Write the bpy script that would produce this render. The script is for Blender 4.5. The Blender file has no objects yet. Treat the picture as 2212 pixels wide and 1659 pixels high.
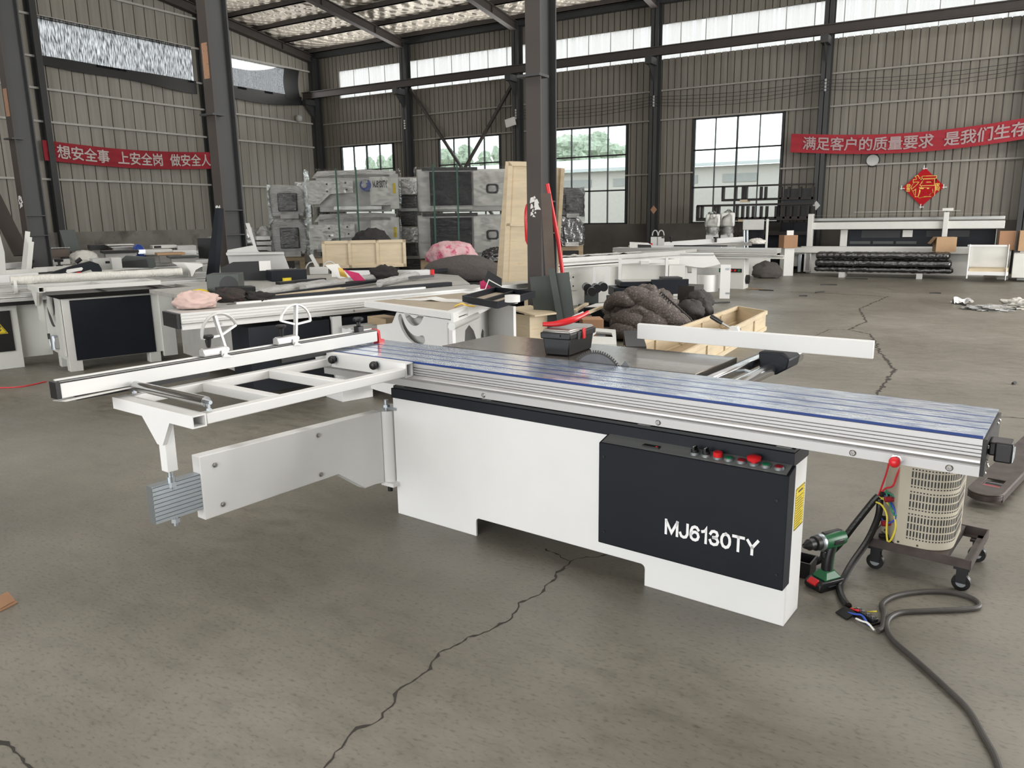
import bpy, math, random
from mathutils import Vector, Matrix, noise, geometry

# ---------------------------------------------------------------- camera
SC = bpy.context.scene
COL = SC.collection
R = math.radians
F, PIT, ROL, YB, YS, CAMH = 1674.07, R(12.013), R(-.8828), R(-30.812), R(-36.945), 1.56
_cp, _sp, _cr, _sr = math.cos(PIT), math.sin(PIT), math.cos(ROL), math.sin(ROL)
W = Matrix(((_cr, -_sr, 0), (_sr, _cr, 0), (0, 0, 1))) @ Matrix(((1, 0, 0), (0, -_sp, -_cp), (0, _cp, -_sp))) @ Matrix.Rotation(YB, 3, 'Z')
cd = bpy.data.cameras.new('camera')
cam = bpy.data.objects.new('camera', cd); COL.objects.link(cam)
cd.sensor_width = 36; cd.lens = F / 2212 * 36; cd.clip_end = 500; cd.clip_start = .05
m3 = Matrix((W[0], -W[1], -W[2])).transposed()
cam.matrix_world = Matrix.Translation((0, 0, CAMH)) @ m3.to_4x4()
SC.camera = cam

# ---------------------------------------------------------------- world, daylight, exposure
SC.view_settings.view_transform = 'Standard'; SC.view_settings.look = 'None'
SC.view_settings.exposure = 0.0; SC.view_settings.gamma = 1.0; SC.view_settings.use_curve_mapping = False
SC.cycles.max_bounces = 7; SC.cycles.transparent_max_bounces = 24; SC.cycles.caustics_reflective = False
SC.cycles.sample_clamp_indirect = 6
SC.cycles.use_denoising = True
wd = bpy.data.worlds.new('overcast sky'); SC.world = wd; wd.use_nodes = True
bg = wd.node_tree.nodes['Background']; bg.inputs[0].default_value = (.93, .96, 1, 1); bg.inputs[1].default_value = 3.0

def area(name, loc, rot, sx, sy, power, col=(1, .98, .95)):
    l = bpy.data.lights.new(name, 'AREA'); l.shape = 'RECTANGLE'; l.size = sx; l.size_y = sy; l.energy = power; l.color = col
    o = bpy.data.objects.new(name, l); COL.objects.link(o); o.location = loc; o.rotation_euler = rot
    return o
# daylight entering by the big gate behind the camera and the gate of the right-hand side
area('front_gate_daylight', (-4, -8.2, 3.2), (R(80), 0, R(0)), 14, 5.5, 820)
area('side_gate_daylight', (11.6, 12, 3.0), (R(72), 0, R(90)), 14, 5.0, 2300)
area('overhead_fill', (-3, 3, 9.6), (0, 0, 0), 22, 4, 1150)  # added fill hung in mid-air below the roof, not a roof light
area('overhead_fill', (3, 12.5, 8.9), (0, 0, 0), 13, 3, 750)  # second added fill, brightens the floor at the right
area('clerestory_daylight', (-5, 23.45, 6.8), (R(-97), 0, 0), 33, .9, 420)
area('left_clerestory_daylight', (-22.7, 12, 6.7), (R(97), 0, R(-90)), 22, .9, 220)

# ---------------------------------------------------------------- materials
MT = {}
def mat(name, col, rough=.5, metal=0., spec=.5, var=.06, scale=6., bump=0., bscale=40., stain=None, coat=0., emit=0., trans=0., alpha=1., stretch=(1, 1, 1)):
    """Principled paint with a procedural mottling; stain=(colour, scale, threshold, amount)"""
    m = bpy.data.materials.new(name); m.use_nodes = True; nt = m.node_tree; n = nt.nodes; L = nt.links
    p = n['Principled BSDF']
    tc = n.new('ShaderNodeTexCoord'); mp = n.new('ShaderNodeMapping'); mp.inputs['Scale'].default_value = stretch
    L.new(tc.outputs['Object'], mp.inputs[0])
    nz = n.new('ShaderNodeTexNoise'); nz.inputs['Scale'].default_value = scale; nz.inputs['Detail'].default_value = 4
    L.new(mp.outputs[0], nz.inputs['Vector'])
    r = n.new('ShaderNodeValToRGB')
    a = [max(0, c * (1 - var)) for c in col]; b = [min(1, c * (1 + var)) for c in col]
    r.color_ramp.elements[0].color = (*a, 1); r.color_ramp.elements[1].color = (*b, 1)
    r.color_ramp.elements[0].position = .3; r.color_ramp.elements[1].position = .7
    L.new(nz.outputs['Fac'], r.inputs[0]); out = r.outputs[0]
    if stain:
        sc, ss, th, am = stain
        n2 = n.new('ShaderNodeTexNoise'); n2.inputs['Scale'].default_value = ss; n2.inputs['Detail'].default_value = 7; n2.inputs['Roughness'].default_value = .65
        L.new(mp.outputs[0], n2.inputs['Vector'])
        r2 = n.new('ShaderNodeValToRGB'); r2.color_ramp.elements[0].position = th; r2.color_ramp.elements[1].position = min(1, th + .12)
        r2.color_ramp.elements[0].color = (0, 0, 0, 1); r2.color_ramp.elements[1].color = (am, am, am, 1)
        L.new(n2.outputs['Fac'], r2.inputs[0])
        mx = n.new('ShaderNodeMix'); mx.data_type = 'RGBA'
        L.new(r2.outputs[0], mx.inputs[0]); L.new(out, mx.inputs[6]); mx.inputs[7].default_value = (*sc, 1); out = mx.outputs[2]
    L.new(out, p.inputs['Base Color'])
    p.inputs['Roughness'].default_value = rough; p.inputs['Metallic'].default_value = metal
    p.inputs['Specular IOR Level'].default_value = spec
    if coat: p.inputs['Coat Weight'].default_value = coat; p.inputs['Coat Roughness'].default_value = .08
    if trans: p.inputs['Transmission Weight'].default_value = trans
    if alpha < 1: p.inputs['Alpha'].default_value = alpha
    if bump:
        n3 = n.new('ShaderNodeTexNoise'); n3.inputs['Scale'].default_value = bscale; n3.inputs['Detail'].default_value = 6
        L.new(mp.outputs[0], n3.inputs['Vector'])
        bm = n.new('ShaderNodeBump'); bm.inputs['Strength'].default_value = bump; bm.inputs['Distance'].default_value = .02
        L.new(n3.outputs['Fac'], bm.inputs['Height']); L.new(bm.outputs[0], p.inputs['Normal'])
    MT[name] = m
    return m

mat('white', (.76, .76, .745), .42, var=.015)
mat('offwhite', (.66, .66, .62), .45, var=.03)
mat('greywhite', (.5, .5, .48), .5, var=.04)
mat('grime', (.42, .41, .385), .5, var=.08, stain=((.3, .29, .26), 4, .55, .6))
mat('navy', (.0075, .0095, .0145), .5, spec=.3, var=.15)
mat('navy_tex', (.007, .009, .0135), .6, spec=.25, var=.1, bump=.25, bscale=900)
mat('darkgrey', (.02, .021, .023), .5, var=.12)
mat('greengrey', (.055, .065, .06), .45, var=.06)
mat('black', (.008, .008, .009), .4, var=.1)
mat('rubber', (.008, .008, .008), .32, var=.1, bump=.1, bscale=120)
mat('alu', (.52, .515, .51), .42, .6, var=.03, scale=3, stretch=(.2, 8, 8))
mat('alu_dull', (.6, .6, .58), .5, .55, var=.03)
mat('alu_dark', (.30, .30, .29), .35, 1., var=.1)
mat('chrome', (.55, .55, .55), .16, 1., var=.02)
mat('zinc', (.45, .49, .52), .35, .9, var=.08)
mat('steel', (.35, .34, .33), .3, 1., var=.1)
mat('castiron', (.15, .13, .11), .2, .7, var=.12, scale=5, bump=.06, bscale=30, stain=((.07, .045, .03), 2.5, .56, .75))
mat('blade', (.10, .10, .105), .42, .45, var=.1, scale=14)
mat('red', (.62, .015, .02), .35, var=.08)
mat('darkred', (.25, .01, .02), .35, var=.08)
mat('strap_green', (.008, .05, .03), .5)
mat('dust', (.40, .34, .26), .7, var=.1)
mat('green', (.01, .16, .07), .4, var=.1)
mat('drillgreen', (.006, .11, .035), .35, var=.1)
mat('yellow', (.72, .55, .02), .5, var=.05)
mat('blue', (.02, .06, .3), .4, var=.1)
mat('cream', (.5, .455, .36), .5, var=.04)
mat('ply', (.58, .48, .33), .65, var=.1, scale=3, stretch=(1, 1, 6), stain=((.42, .28, .14), 3, .6, .5))
mat('ply_dark', (.36, .27, .17), .65, var=.15, scale=4, stretch=(1, 1, 5))
mat('card', (.36, .2, .11), .75, var=.06)
mat('card_pale', (.42, .27, .15), .75, var=.06)
mat('brown', (.09, .065, .05), .55, var=.15, stain=((.12, .06, .035), 6, .6, .4))
mat('quilt', (.115, .096, .088), .95, var=.3, scale=50, bump=.8, bscale=70, stain=((.34, .31, .28), 38, .54, .75))
mat('blanket', (.085, .075, .07), .95, var=.15, scale=40, bump=.4, bscale=60)
mat('cloth_black', (.02, .018, .017), .9, var=.2, bump=.4, bscale=25)
mat('cloth_dark', (.035, .028, .025), .9, var=.3, bump=.4, bscale=25, stain=((.28, .02, .05), 16, .62, .9))
mat('cloth_pink', (.62, .45, .40), .9, var=.08, bump=.3, bscale=20)
mat('floral', (.52, .33, .34), .85, var=.08, bump=.3, bscale=14, stain=((.42, .04, .11), 7, .53, .95))
mat('magenta', (.5, .03, .12), .85, var=.15)
mat('paper', (.75, .74, .71), .6, var=.03)
mat('film_white', (.62, .60, .55), .38, var=.06, bump=.7, bscale=22, stretch=(1, 3, 1))
mat('film_clear_white', (.40, .40, .385), .16, var=.1, spec=.9, bump=.9, bscale=14, stretch=(1, 1, 3))
mat('film_navy', (.03, .032, .036), .12, var=.3, spec=1., bump=1., bscale=12, stretch=(1, 1, 3), stain=((.3, .31, .31), 9, .6, .5))
mat('film_black', (.02, .02, .021), .14, var=.3, spec=1., bump=1., bscale=9, stain=((.2, .2, .2), 8, .62, .45))
mat('film_silver', (.62, .62, .61), .15, .6, var=.15, bump=1., bscale=14)
mat('wire_red', (.65, .03, .04), .4); mat('wire_yel', (.75, .62, .06), .4); mat('wire_grn', (.02, .22, .13), .4); mat('wire_blu', (.03, .08, .4), .4)
mat('cord', (.045, .04, .036), .55, var=.2, stain=((.12, .11, .1), 25, .6, .5))
mat('col_steel', (.040, .041, .042), .5, var=.1, scale=2)
mat('col_flange', (.052, .042, .037), .6, var=.15, scale=2, stain=((.08, .045, .03), 3, .62, .5))
mat('purlin', (.055, .045, .040), .6, var=.12)
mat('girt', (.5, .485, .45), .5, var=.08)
mat('banner', (.33, .018, .03), .75, var=.12, scale=2)
mat('letter_faded', (.40, .30, .30), .8)
mat('letter', (.62, .55, .52), .8, var=.05)
mat('gold', (.62, .42, .08), .4, .3, var=.1)
mat('lettering', (.85, .85, .85), .5, var=.01)
mat('ink', (.03, .03, .03), .6)
mat('orange', (.36, .2, .12), .6, stain=((.06, .04, .03), 26, .56, .85))
mat('darkwood', (.05, .035, .028), .6, var=.2)
mat('rust', (.075, .06, .055), .5, .5, var=.3, scale=12)
mat('leaf', (.27, .33, .25), .8, var=.3, scale=3, bump=1., bscale=8)  # lightened for distance: the haze is put into the leaf colour
mat('far_wall', (.42, .41, .38), .8, var=.04)
mat('far_roof', (.42, .46, .46), .6, var=.04)
mat('far_shutter', (.27, .28, .27), .7, var=.04)
mat('yard', (.36, .33, .28), .9, var=.08, scale=.4)

def nodes_of(name):
    m = bpy.data.materials.new(name); m.use_nodes = True; MT[name] = m
    return m.node_tree, m.node_tree.nodes, m.node_tree.links

def ramp(n, stops):
    r = n.new('ShaderNodeValToRGB'); e = r.color_ramp.elements
    e[0].position, e[0].color = stops[0][0], (*stops[0][1], 1)
    e[1].position, e[1].color = stops[-1][0], (*stops[-1][1], 1)
    for p, c in stops[1:-1]:
        k = e.new(p); k.color = (*c, 1)
    return r
def g3(v): return (v, v, v)

# concrete floor: blotches, brushed streaks, dust
nt, n, L = nodes_of('concrete'); p = n['Principled BSDF']
tc = n.new('ShaderNodeTexCoord')
a = n.new('ShaderNodeTexNoise'); a.inputs['Scale'].default_value = .55; a.inputs['Detail'].default_value = 8; a.inputs['Roughness'].default_value = .6
L.new(tc.outputs['Object'], a.inputs['Vector'])
ra = ramp(n, [(.3, (.125, .112, .089)), (.5, (.172, .158, .128)), (.7, (.225, .208, .175))]); L.new(a.outputs['Fac'], ra.inputs[0])
b = n.new('ShaderNodeTexNoise'); b.inputs['Scale'].default_value = 5; b.inputs['Detail'].default_value = 10; b.inputs['Roughness'].default_value = .72
mp = n.new('ShaderNodeMapping'); mp.inputs['Scale'].default_value = (1, 2.2, 1); mp.inputs['Rotation'].default_value = (0, 0, R(-8))
L.new(tc.outputs['Object'], mp.inputs[0]); L.new(mp.outputs[0], b.inputs['Vector'])
rb = ramp(n, [(.3, g3(.72)), (.5, g3(1.)), (.72, g3(1.14))]); L.new(b.outputs['Fac'], rb.inputs[0])
mx = n.new('ShaderNodeMix'); mx.data_type = 'RGBA'; mx.blend_type = 'MULTIPLY'; mx.inputs[0].default_value = .75
L.new(ra.outputs[0], mx.inputs[6]); L.new(rb.outputs[0], mx.inputs[7])
c = n.new('ShaderNodeTexNoise'); c.inputs['Scale'].default_value = 38; c.inputs['Detail'].default_value = 5
L.new(mp.outputs[0], c.inputs['Vector'])
rc = ramp(n, [(.30, g3(.5)), (.44, g3(1)), (.7, g3(1.1))]); L.new(c.outputs['Fac'], rc.inputs[0])
mx2 = n.new('ShaderNodeMix'); mx2.data_type = 'RGBA'; mx2.blend_type = 'MULTIPLY'; mx2.inputs[0].default_value = .7
L.new(mx.outputs[2], mx2.inputs[6]); L.new(rc.outputs[0], mx2.inputs[7]); L.new(mx2.outputs[2], p.inputs['Base Color'])
rr = ramp(n, [(.3, g3(.30)), (.7, g3(.6))]); L.new(b.outputs['Fac'], rr.inputs[0]); L.new(rr.outputs[0], p.inputs['Roughness'])
p.inputs['Specular IOR Level'].default_value = .55
bm = n.new('ShaderNodeBump'); bm.inputs['Strength'].default_value = .25; bm.inputs['Distance'].default_value = .01
L.new(b.outputs['Fac'], bm.inputs['Height']); L.new(bm.outputs[0], p.inputs['Normal'])

# wall sheet: galvanised beige-grey, vertical streaks
def sheet(name, c0, c1):
    nt, n, L = nodes_of(name); p = n['Principled BSDF']; tc = n.new('ShaderNodeTexCoord')
    mp = n.new('ShaderNodeMapping'); mp.inputs['Scale'].default_value = (5, 5, .25); L.new(tc.outputs['Object'], mp.inputs[0])
    a = n.new('ShaderNodeTexNoise'); a.inputs['Scale'].default_value = 1.6; a.inputs['Detail'].default_value = 6; L.new(mp.outputs[0], a.inputs['Vector'])
    r = ramp(n, [(.3, c0), (.7, c1)]); L.new(a.outputs['Fac'], r.inputs[0]); L.new(r.outputs[0], p.inputs['Base Color'])
    p.inputs['Roughness'].default_value = .5; p.inputs['Metallic'].default_value = .1
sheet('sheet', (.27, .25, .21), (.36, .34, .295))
sheet('sheet_back', (.165, .148, .12), (.235, .215, .18))  # same sheet darkened: the backlit wall's shade is put into the colour
mat('dado_back', (.10, .092, .08), .9, var=.25, scale=1.2, bump=.3, bscale=12)  # darker dado for the backlit wall, shade included in the tone
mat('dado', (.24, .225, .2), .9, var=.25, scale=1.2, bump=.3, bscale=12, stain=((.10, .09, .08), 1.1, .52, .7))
# quilted insulation foil under the roof
nt, n, L = nodes_of('foil'); p = n['Principled BSDF']; tc = n.new('ShaderNodeTexCoord')
p.inputs['Base Color'].default_value = (.86, .79, .68, 1); p.inputs['Metallic'].default_value = .35; p.inputs['Roughness'].default_value = .4
nz = n.new('ShaderNodeTexNoise'); nz.inputs['Scale'].default_value = 6; nz.inputs['Detail'].default_value = 3; L.new(tc.outputs['Object'], nz.inputs['Vector'])
w1 = n.new('ShaderNodeTexWave'); w1.inputs['Scale'].default_value = 1.3; w1.inputs['Distortion'].default_value = 1.5; w1.bands_direction = 'DIAGONAL'
L.new(tc.outputs['Object'], w1.inputs['Vector'])
mp = n.new('ShaderNodeMapping'); mp.inputs['Scale'].default_value = (-1, 1, 1); L.new(tc.outputs['Object'], mp.inputs[0])
w2 = n.new('ShaderNodeTexWave'); w2.inputs['Scale'].default_value = 1.3; w2.inputs['Distortion'].default_value = 1.5; w2.bands_direction = 'DIAGONAL'
L.new(mp.outputs[0], w2.inputs['Vector'])
ad = n.new('ShaderNodeMath'); ad.operation = 'ADD'; L.new(w1.outputs['Fac'], ad.inputs[0]); L.new(w2.outputs['Fac'], ad.inputs[1])
ad2 = n.new('ShaderNodeMath'); ad2.operation = 'ADD'; L.new(ad.outputs[0], ad2.inputs[0]); L.new(nz.outputs['Fac'], ad2.inputs[1])
bm = n.new('ShaderNodeBump'); bm.inputs['Strength'].default_value = .9; bm.inputs['Distance'].default_value = .12
L.new(ad2.outputs[0], bm.inputs['Height']); L.new(bm.outputs[0], p.inputs['Normal'])
# fibreglass daylight sheet: part transparent, part white scatter, ribbed
def translucent(name, tint, dens, stretch, scale, lo, hi, dark):
    nt, n, L = nodes_of(name); n.remove(n['Principled BSDF']); tc = n.new('ShaderNodeTexCoord')
    mp = n.new('ShaderNodeMapping'); mp.inputs['Scale'].default_value = stretch; L.new(tc.outputs['Object'], mp.inputs[0])
    a = n.new('ShaderNodeTexNoise'); a.inputs['Scale'].default_value = scale; a.inputs['Detail'].default_value = 4; L.new(mp.outputs[0], a.inputs['Vector'])
    r = ramp(n, [(lo, g3(dens[0])), (hi, g3(dens[1]))]); L.new(a.outputs['Fac'], r.inputs[0])
    t = n.new('ShaderNodeBsdfTransparent'); t.inputs[0].default_value = (*tint, 1)
    d = n.new('ShaderNodeBsdfTranslucent' if not dark else 'ShaderNodeBsdfDiffuse'); d.inputs[0].default_value = (.75, .75, .73, 1) if not dark else (.01, .01, .011, 1)
    x = n.new('ShaderNodeMixShader'); L.new(r.outputs[0], x.inputs[0]); L.new(t.outputs[0], x.inputs[1]); L.new(d.outputs[0], x.inputs[2])
    L.new(x.outputs[0], n['Material Output'].inputs[0])
translucent('frp', (.62, .62, .61), (.1, .75), (9, 9, .15), 1.5, .35, .7, False)
translucent('net', (.8, .82, .85), (.12, .9), (1, 9, 1.2), 4., .38, .62, True)
translucent('net_tight', (.7, .72, .75), (.25, .85), (14, 14, 10), 5., .35, .62, True)
# window glass and stretch film: thin clear sheets
def thin(name, tint, refl, rough, bump=0., bscale=10.):
    nt, n, L = nodes_of(name); n.remove(n['Principled BSDF'])
    t = n.new('ShaderNodeBsdfTransparent'); t.inputs[0].default_value = (*tint, 1)
    g = n.new('ShaderNodeBsdfGlossy'); g.inputs['Roughness'].default_value = rough; g.inputs[0].default_value = (.95, .95, .95, 1)
    f = n.new('ShaderNodeFresnel'); f.inputs[0].default_value = refl
    x = n.new('ShaderNodeMixShader'); L.new(f.outputs[0], x.inputs[0]); L.new(t.outputs[0], x.inputs[1]); L.new(g.outputs[0], x.inputs[2])
    L.new(x.outputs[0], n['Material Output'].inputs[0])
    if bump:
        tc = n.new('ShaderNodeTexCoord'); nz = n.new('ShaderNodeTexNoise'); nz.inputs['Scale'].default_value = bscale; nz.inputs['Detail'].default_value = 5
        mp = n.new('ShaderNodeMapping'); mp.inputs['Scale'].default_value = (1, 1, 2.5); L.new(tc.outputs['Object'], mp.inputs[0]); L.new(mp.outputs[0], nz.inputs['Vector'])
        b = n.new('ShaderNodeBump'); b.inputs['Strength'].default_value = bump; b.inputs['Distance'].default_value = .05
        L.new(nz.outputs['Fac'], b.inputs['Height']); L.new(b.outputs[0], g.inputs['Normal']); L.new(b.outputs[0], f.inputs['Normal'])
thin('glass', (.93, .96, .95), 1.3, .05)
thin('wrap', (.93, .93, .92), 1.42, .12, 1., 9.)
# blue protective film on the sliding table; its pale streaks paint in reflected daylight
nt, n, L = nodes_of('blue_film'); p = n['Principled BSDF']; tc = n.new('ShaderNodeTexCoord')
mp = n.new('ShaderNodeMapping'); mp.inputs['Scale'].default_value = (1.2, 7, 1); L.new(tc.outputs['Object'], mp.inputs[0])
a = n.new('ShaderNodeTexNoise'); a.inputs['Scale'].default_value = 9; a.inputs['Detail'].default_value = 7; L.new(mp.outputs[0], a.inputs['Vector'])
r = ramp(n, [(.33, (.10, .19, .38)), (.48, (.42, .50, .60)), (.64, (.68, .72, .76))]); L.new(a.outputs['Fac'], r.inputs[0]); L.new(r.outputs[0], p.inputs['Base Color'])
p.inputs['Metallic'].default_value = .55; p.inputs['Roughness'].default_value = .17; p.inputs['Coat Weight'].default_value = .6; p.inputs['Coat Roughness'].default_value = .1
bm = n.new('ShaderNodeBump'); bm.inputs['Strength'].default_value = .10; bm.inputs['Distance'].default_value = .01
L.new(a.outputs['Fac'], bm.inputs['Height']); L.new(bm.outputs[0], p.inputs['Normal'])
mat('blue_seam', (.008, .04, .2), .3, var=.1)

# ---------------------------------------------------------------- mesh building
class MB:
    def __init__(self): self.v = []; self.f = []; self.m = []; self.cur = 0; self.sm = False
    def add(self, vs, fs):
        o = len(self.v); self.v += [tuple(x) for x in vs]; self.f += [tuple(i + o for i in f) for f in fs]; self.m += [self.cur] * len(fs)
        return self
    def box(self, x0, y0, z0, x1, y1, z1):
        return self.add([(x, y, z) for x in (x0, x1) for y in (y0, y1) for z in (z0, z1)],
                        [(0, 1, 3, 2), (4, 6, 7, 5), (0, 4, 5, 1), (2, 3, 7, 6), (0, 2, 6, 4), (1, 5, 7, 3)])
    def obox(self, c, s, rot=None):
        rm = rot or Matrix.Identity(3); c = Vector(c)
        return self.add([c + rm @ Vector((x * s[0] / 2, y * s[1] / 2, z * s[2] / 2)) for x in (-1, 1) for y in (-1, 1) for z in (-1, 1)],
                        [(0, 1, 3, 2), (4, 6, 7, 5), (0, 4, 5, 1), (2, 3, 7, 6), (0, 2, 6, 4), (1, 5, 7, 3)])
    def frame(self, d, up=(0, 0, 1)):
        d = Vector(d).normalized(); u = Vector(up)
        if abs(d.dot(u)) > .98: u = Vector((1, 0, 0)) if abs(d.x) < .9 else Vector((0, 1, 0))
        s = d.cross(u).normalized(); return s, s.cross(d).normalized()
    def beam(self, p0, p1, w, h, up=(0, 0, 1)):
        p0, p1 = Vector(p0), Vector(p1); s, u = self.frame(p1 - p0, up)
        q = [s * a * w / 2 + u * b * h / 2 for a, b in ((-1, -1), (1, -1), (1, 1), (-1, 1))]
        return self.add([p0 + k for k in q] + [p1 + k for k in q], [(3, 2, 1, 0), (4, 5, 6, 7)] + [(i, (i + 1) % 4, 4 + (i + 1) % 4, 4 + i) for i in range(4)])
    def tube(self, pts, r, n=8, r2=None, up=(0, 0, 1)):
        pts = [Vector(p) for p in pts]; k = len(pts); vs = []; fs = []; prev = None
        for i, p in enumerate(pts):
            d = pts[min(i + 1, k - 1)] - pts[max(i - 1, 0)]
            if d.length < 1e-9: d = Vector((0, 0, 1))
            if prev is None: s, u = self.frame(d, up)
            else:
                d.normalize(); s = (prev - d * prev.dot(d)).normalized(); u = s.cross(d)
            prev = s
            rr = r if r2 is None else r + (r2 - r) * i / (k - 1)
            if callable(r): rr = r(i / (k - 1))
            for j in range(n):
                t = 2 * math.pi * (j + .5) / n; vs.append(p + s * math.cos(t) * rr + u * math.sin(t) * rr)
        for i in range(k - 1):
            for j in range(n):
                a, b = i * n + j, i * n + (j + 1) % n; fs.append((a, b, b + n, a + n))
        fs.append(tuple(range(n))[::-1]); fs.append(tuple((k - 1) * n + j for j in range(n)))
        return self.add(vs, fs)
    def cyl(self, p0, p1, r, n=16, r2=None): return self.tube([p0, p1], r, n, r2)
    def lathe(self, base, axis, prof, n=16):
        """prof: (distance along axis, radius)"""
        b = Vector(base); d = Vector(axis).normalized(); s, u = self.frame(d); vs = []; fs = []
        for h, r in prof:
            for j in range(n):
                t = 2 * math.pi * j / n; vs.append(b + d * h + (s * math.cos(t) + u * math.sin(t)) * max(r, 1e-4))
        k = len(prof)
        for i in range(k - 1):
            for j in range(n): a, c = i * n + j, i * n + (j + 1) % n; fs.append((a, c, c + n, a + n))
        fs.append(tuple(range(n))[::-1]); fs.append(tuple((k - 1) * n + j for j in range(n)))
        return self.add(vs, fs)
    def _3(self, ax, p, a): return (a, p[0], p[1]) if ax == 'x' else (p[0], a, p[1]) if ax == 'y' else (p[0], p[1], a)
    def prism(self, pts, ax, a, b):
        n = len(pts); vs = [self._3(ax, p, a) for p in pts] + [self._3(ax, p, b) for p in pts]
        return self.add(vs, [tuple(range(n))[::-1], tuple(range(n, 2 * n))] + [(i, (i + 1) % n, n + (i + 1) % n, n + i) for i in range(n)])
    def holes(self, outer, hs, ax, a, b):
        """plate with holes"""
        loops = [[Vector((*p, 0)) for p in l] for l in [outer] + hs]; flat = [p for l in loops for p in l]; n = len(flat)
        tr = geometry.tessellate_polygon(loops)
        vs = [self._3(ax, p, a) for p in flat] + [self._3(ax, p, b) for p in flat]
        fs = [tuple(t) for t in tr] + [tuple(n + i for i in t)[::-1] for t in tr]; o = 0
        for l in loops:
            k = len(l); fs += [(o + i, o + (i + 1) % k, n + o + (i + 1) % k, n + o + i) for i in range(k)]; o += k
        return self.add(vs, fs)
    def sph(self, c, r, n=14, k=9, s=(1, 1, 1)):
        c = Vector(c); vs = []; fs = []
        for i in range(k + 1):
            ph = math.pi * i / k
            for j in range(n):
                t = 2 * math.pi * j / n
                vs.append(c + Vector((max(math.sin(ph), .002) * math.cos(t) * r * s[0], max(math.sin(ph), .002) * math.sin(t) * r * s[1], math.cos(ph) * r * s[2])))
        for i in range(k):
            for j in range(n): a, b = i * n + j, i * n + (j + 1) % n; fs.append((a, b, b + n, a + n))
        return self.add(vs, fs)
    def lump(self, c, s, seed=0, amp=.25, freq=2.2, n=28, k=16, flat=True, fold=0.):
        """a soft heap: an ellipsoid pushed about by noise, its underside flattened"""
        c = Vector(c); off = Vector((seed * 7.3, seed * 3.1, seed * 1.7)); vs = []; fs = []
        for i in range(k + 1):
            ph = math.pi * i / k
            for j in range(n):
                t = 2 * math.pi * j / n; d = Vector((max(math.sin(ph), .002) * math.cos(t), max(math.sin(ph), .002) * math.sin(t), math.cos(ph)))
                q = d * freq + off
                a = 1 + amp * noise.noise(q) + amp * .5 * noise.noise(q * 2.3)
                a += amp * .3 * noise.noise(q * 5.1)
                if fold: a += fold * (abs(noise.noise(q * 1.7 + Vector((5, 0, 0)))) - .25)
                x = Vector((d.x * s[0] * a, d.y * s[1] * a, d.z * s[2] * a))
                if flat and x.z < -s[2] * .55: x.z = -s[2] * .55
                vs.append(c + x)
        for i in range(k):
            for j in range(n): a, b = i * n + j, i * n + (j + 1) % n; fs.append((a, b, b + n, a + n))
        return self.add(vs, fs)
    def grid(self, fn, nu, nv, th=0.):
        vs = [Vector(fn(i / nu, j / nv)) for i in range(nu + 1) for j in range(nv + 1)]; w = nv + 1
        fs = [(i * w + j, (i + 1) * w + j, (i + 1) * w + j + 1, i * w + j + 1) for i in range(nu) for j in range(nv)]
        if th:
            n0 = len(vs); nr = []
            for i in range(nu + 1):
                for j in range(nv + 1):
                    a = vs[min(i + 1, nu) * w + j] - vs[max(i - 1, 0) * w + j]; b = vs[i * w + min(j + 1, nv)] - vs[i * w + max(j - 1, 0)]
                    nr.append(a.cross(b).normalized() * th)
            vs = vs + [v - k for v, k in zip(vs, nr)]
            fs = fs + [tuple(n0 + q for q in f)[::-1] for f in fs]
            rim = [i * w for i in range(nu + 1)] + [nu * w + j for j in range(1, nv + 1)] + [i * w + nv for i in range(nu - 1, -1, -1)] + [j for j in range(nv - 1, 0, -1)]
            fs += [(rim[i], rim[(i + 1) % len(rim)], n0 + rim[(i + 1) % len(rim)], n0 + rim[i]) for i in range(len(rim))]
        return self.add(vs, fs)

def arc(c, r, a0, a1, n=10): return [(c[0] + r * math.cos(R(a0 + (a1 - a0) * i / n)), c[1] + r * math.sin(R(a0 + (a1 - a0) * i / n))) for i in range(n + 1)]
def rrect(x0, z0, x1, z1, r, n=4):
    return arc((x1 - r, z0 + r), r, -90, 0, n) + arc((x1 - r, z1 - r), r, 0, 90, n) + arc((x0 + r, z1 - r), r, 90, 180, n) + arc((x0 + r, z0 + r), r, 180, 270, n)
def smooth(pts, k=6):
    """Catmull-Rom through the points"""
    P = [Vector(p) for p in pts]; out = []
    for i in range(len(P) - 1):
        a, b, c, d = P[max(i - 1, 0)], P[i], P[i + 1], P[min(i + 2, len(P) - 1)]
        for j in range(k):
            t = j / k; out.append(.5 * (2 * b + (c - a) * t + (2 * a - 5 * b + 4 * c - d) * t * t + (3 * b - a - 3 * c + d) * t ** 3))
    return out + [P[-1]]

def obj(name, mb, mats, parent=None, off=(0, 0, 0), bevel=0., ang=35., rot=None):
    me = bpy.data.meshes.new(name); o3 = Vector(off)
    rm = rot or Matrix.Identity(3)
    me.from_pydata([rm @ (Vector(v) - o3) for v in mb.v], [], mb.f)
    for m in ([mats] if isinstance(mats, str) else mats): me.materials.append(MT[m])
    me.polygons.foreach_set('material_index', mb.m)
    import bmesh
    b = bmesh.new(); b.from_mesh(me); bmesh.ops.recalc_face_normals(b, faces=b.faces); b.to_mesh(me); b.free()
    me.polygons.foreach_set('use_smooth', [True] * len(me.polygons)); me.set_sharp_from_angle(angle=R(ang)); me.update()
    o = bpy.data.objects.new(name, me); COL.objects.link(o)
    if parent: o.parent = parent
    if bevel:
        md = o.modifiers.new('bevel', 'BEVEL'); md.width = bevel; md.segments = 2; md.limit_method = 'ANGLE'; md.angle_limit = R(40)
    return o
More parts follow.
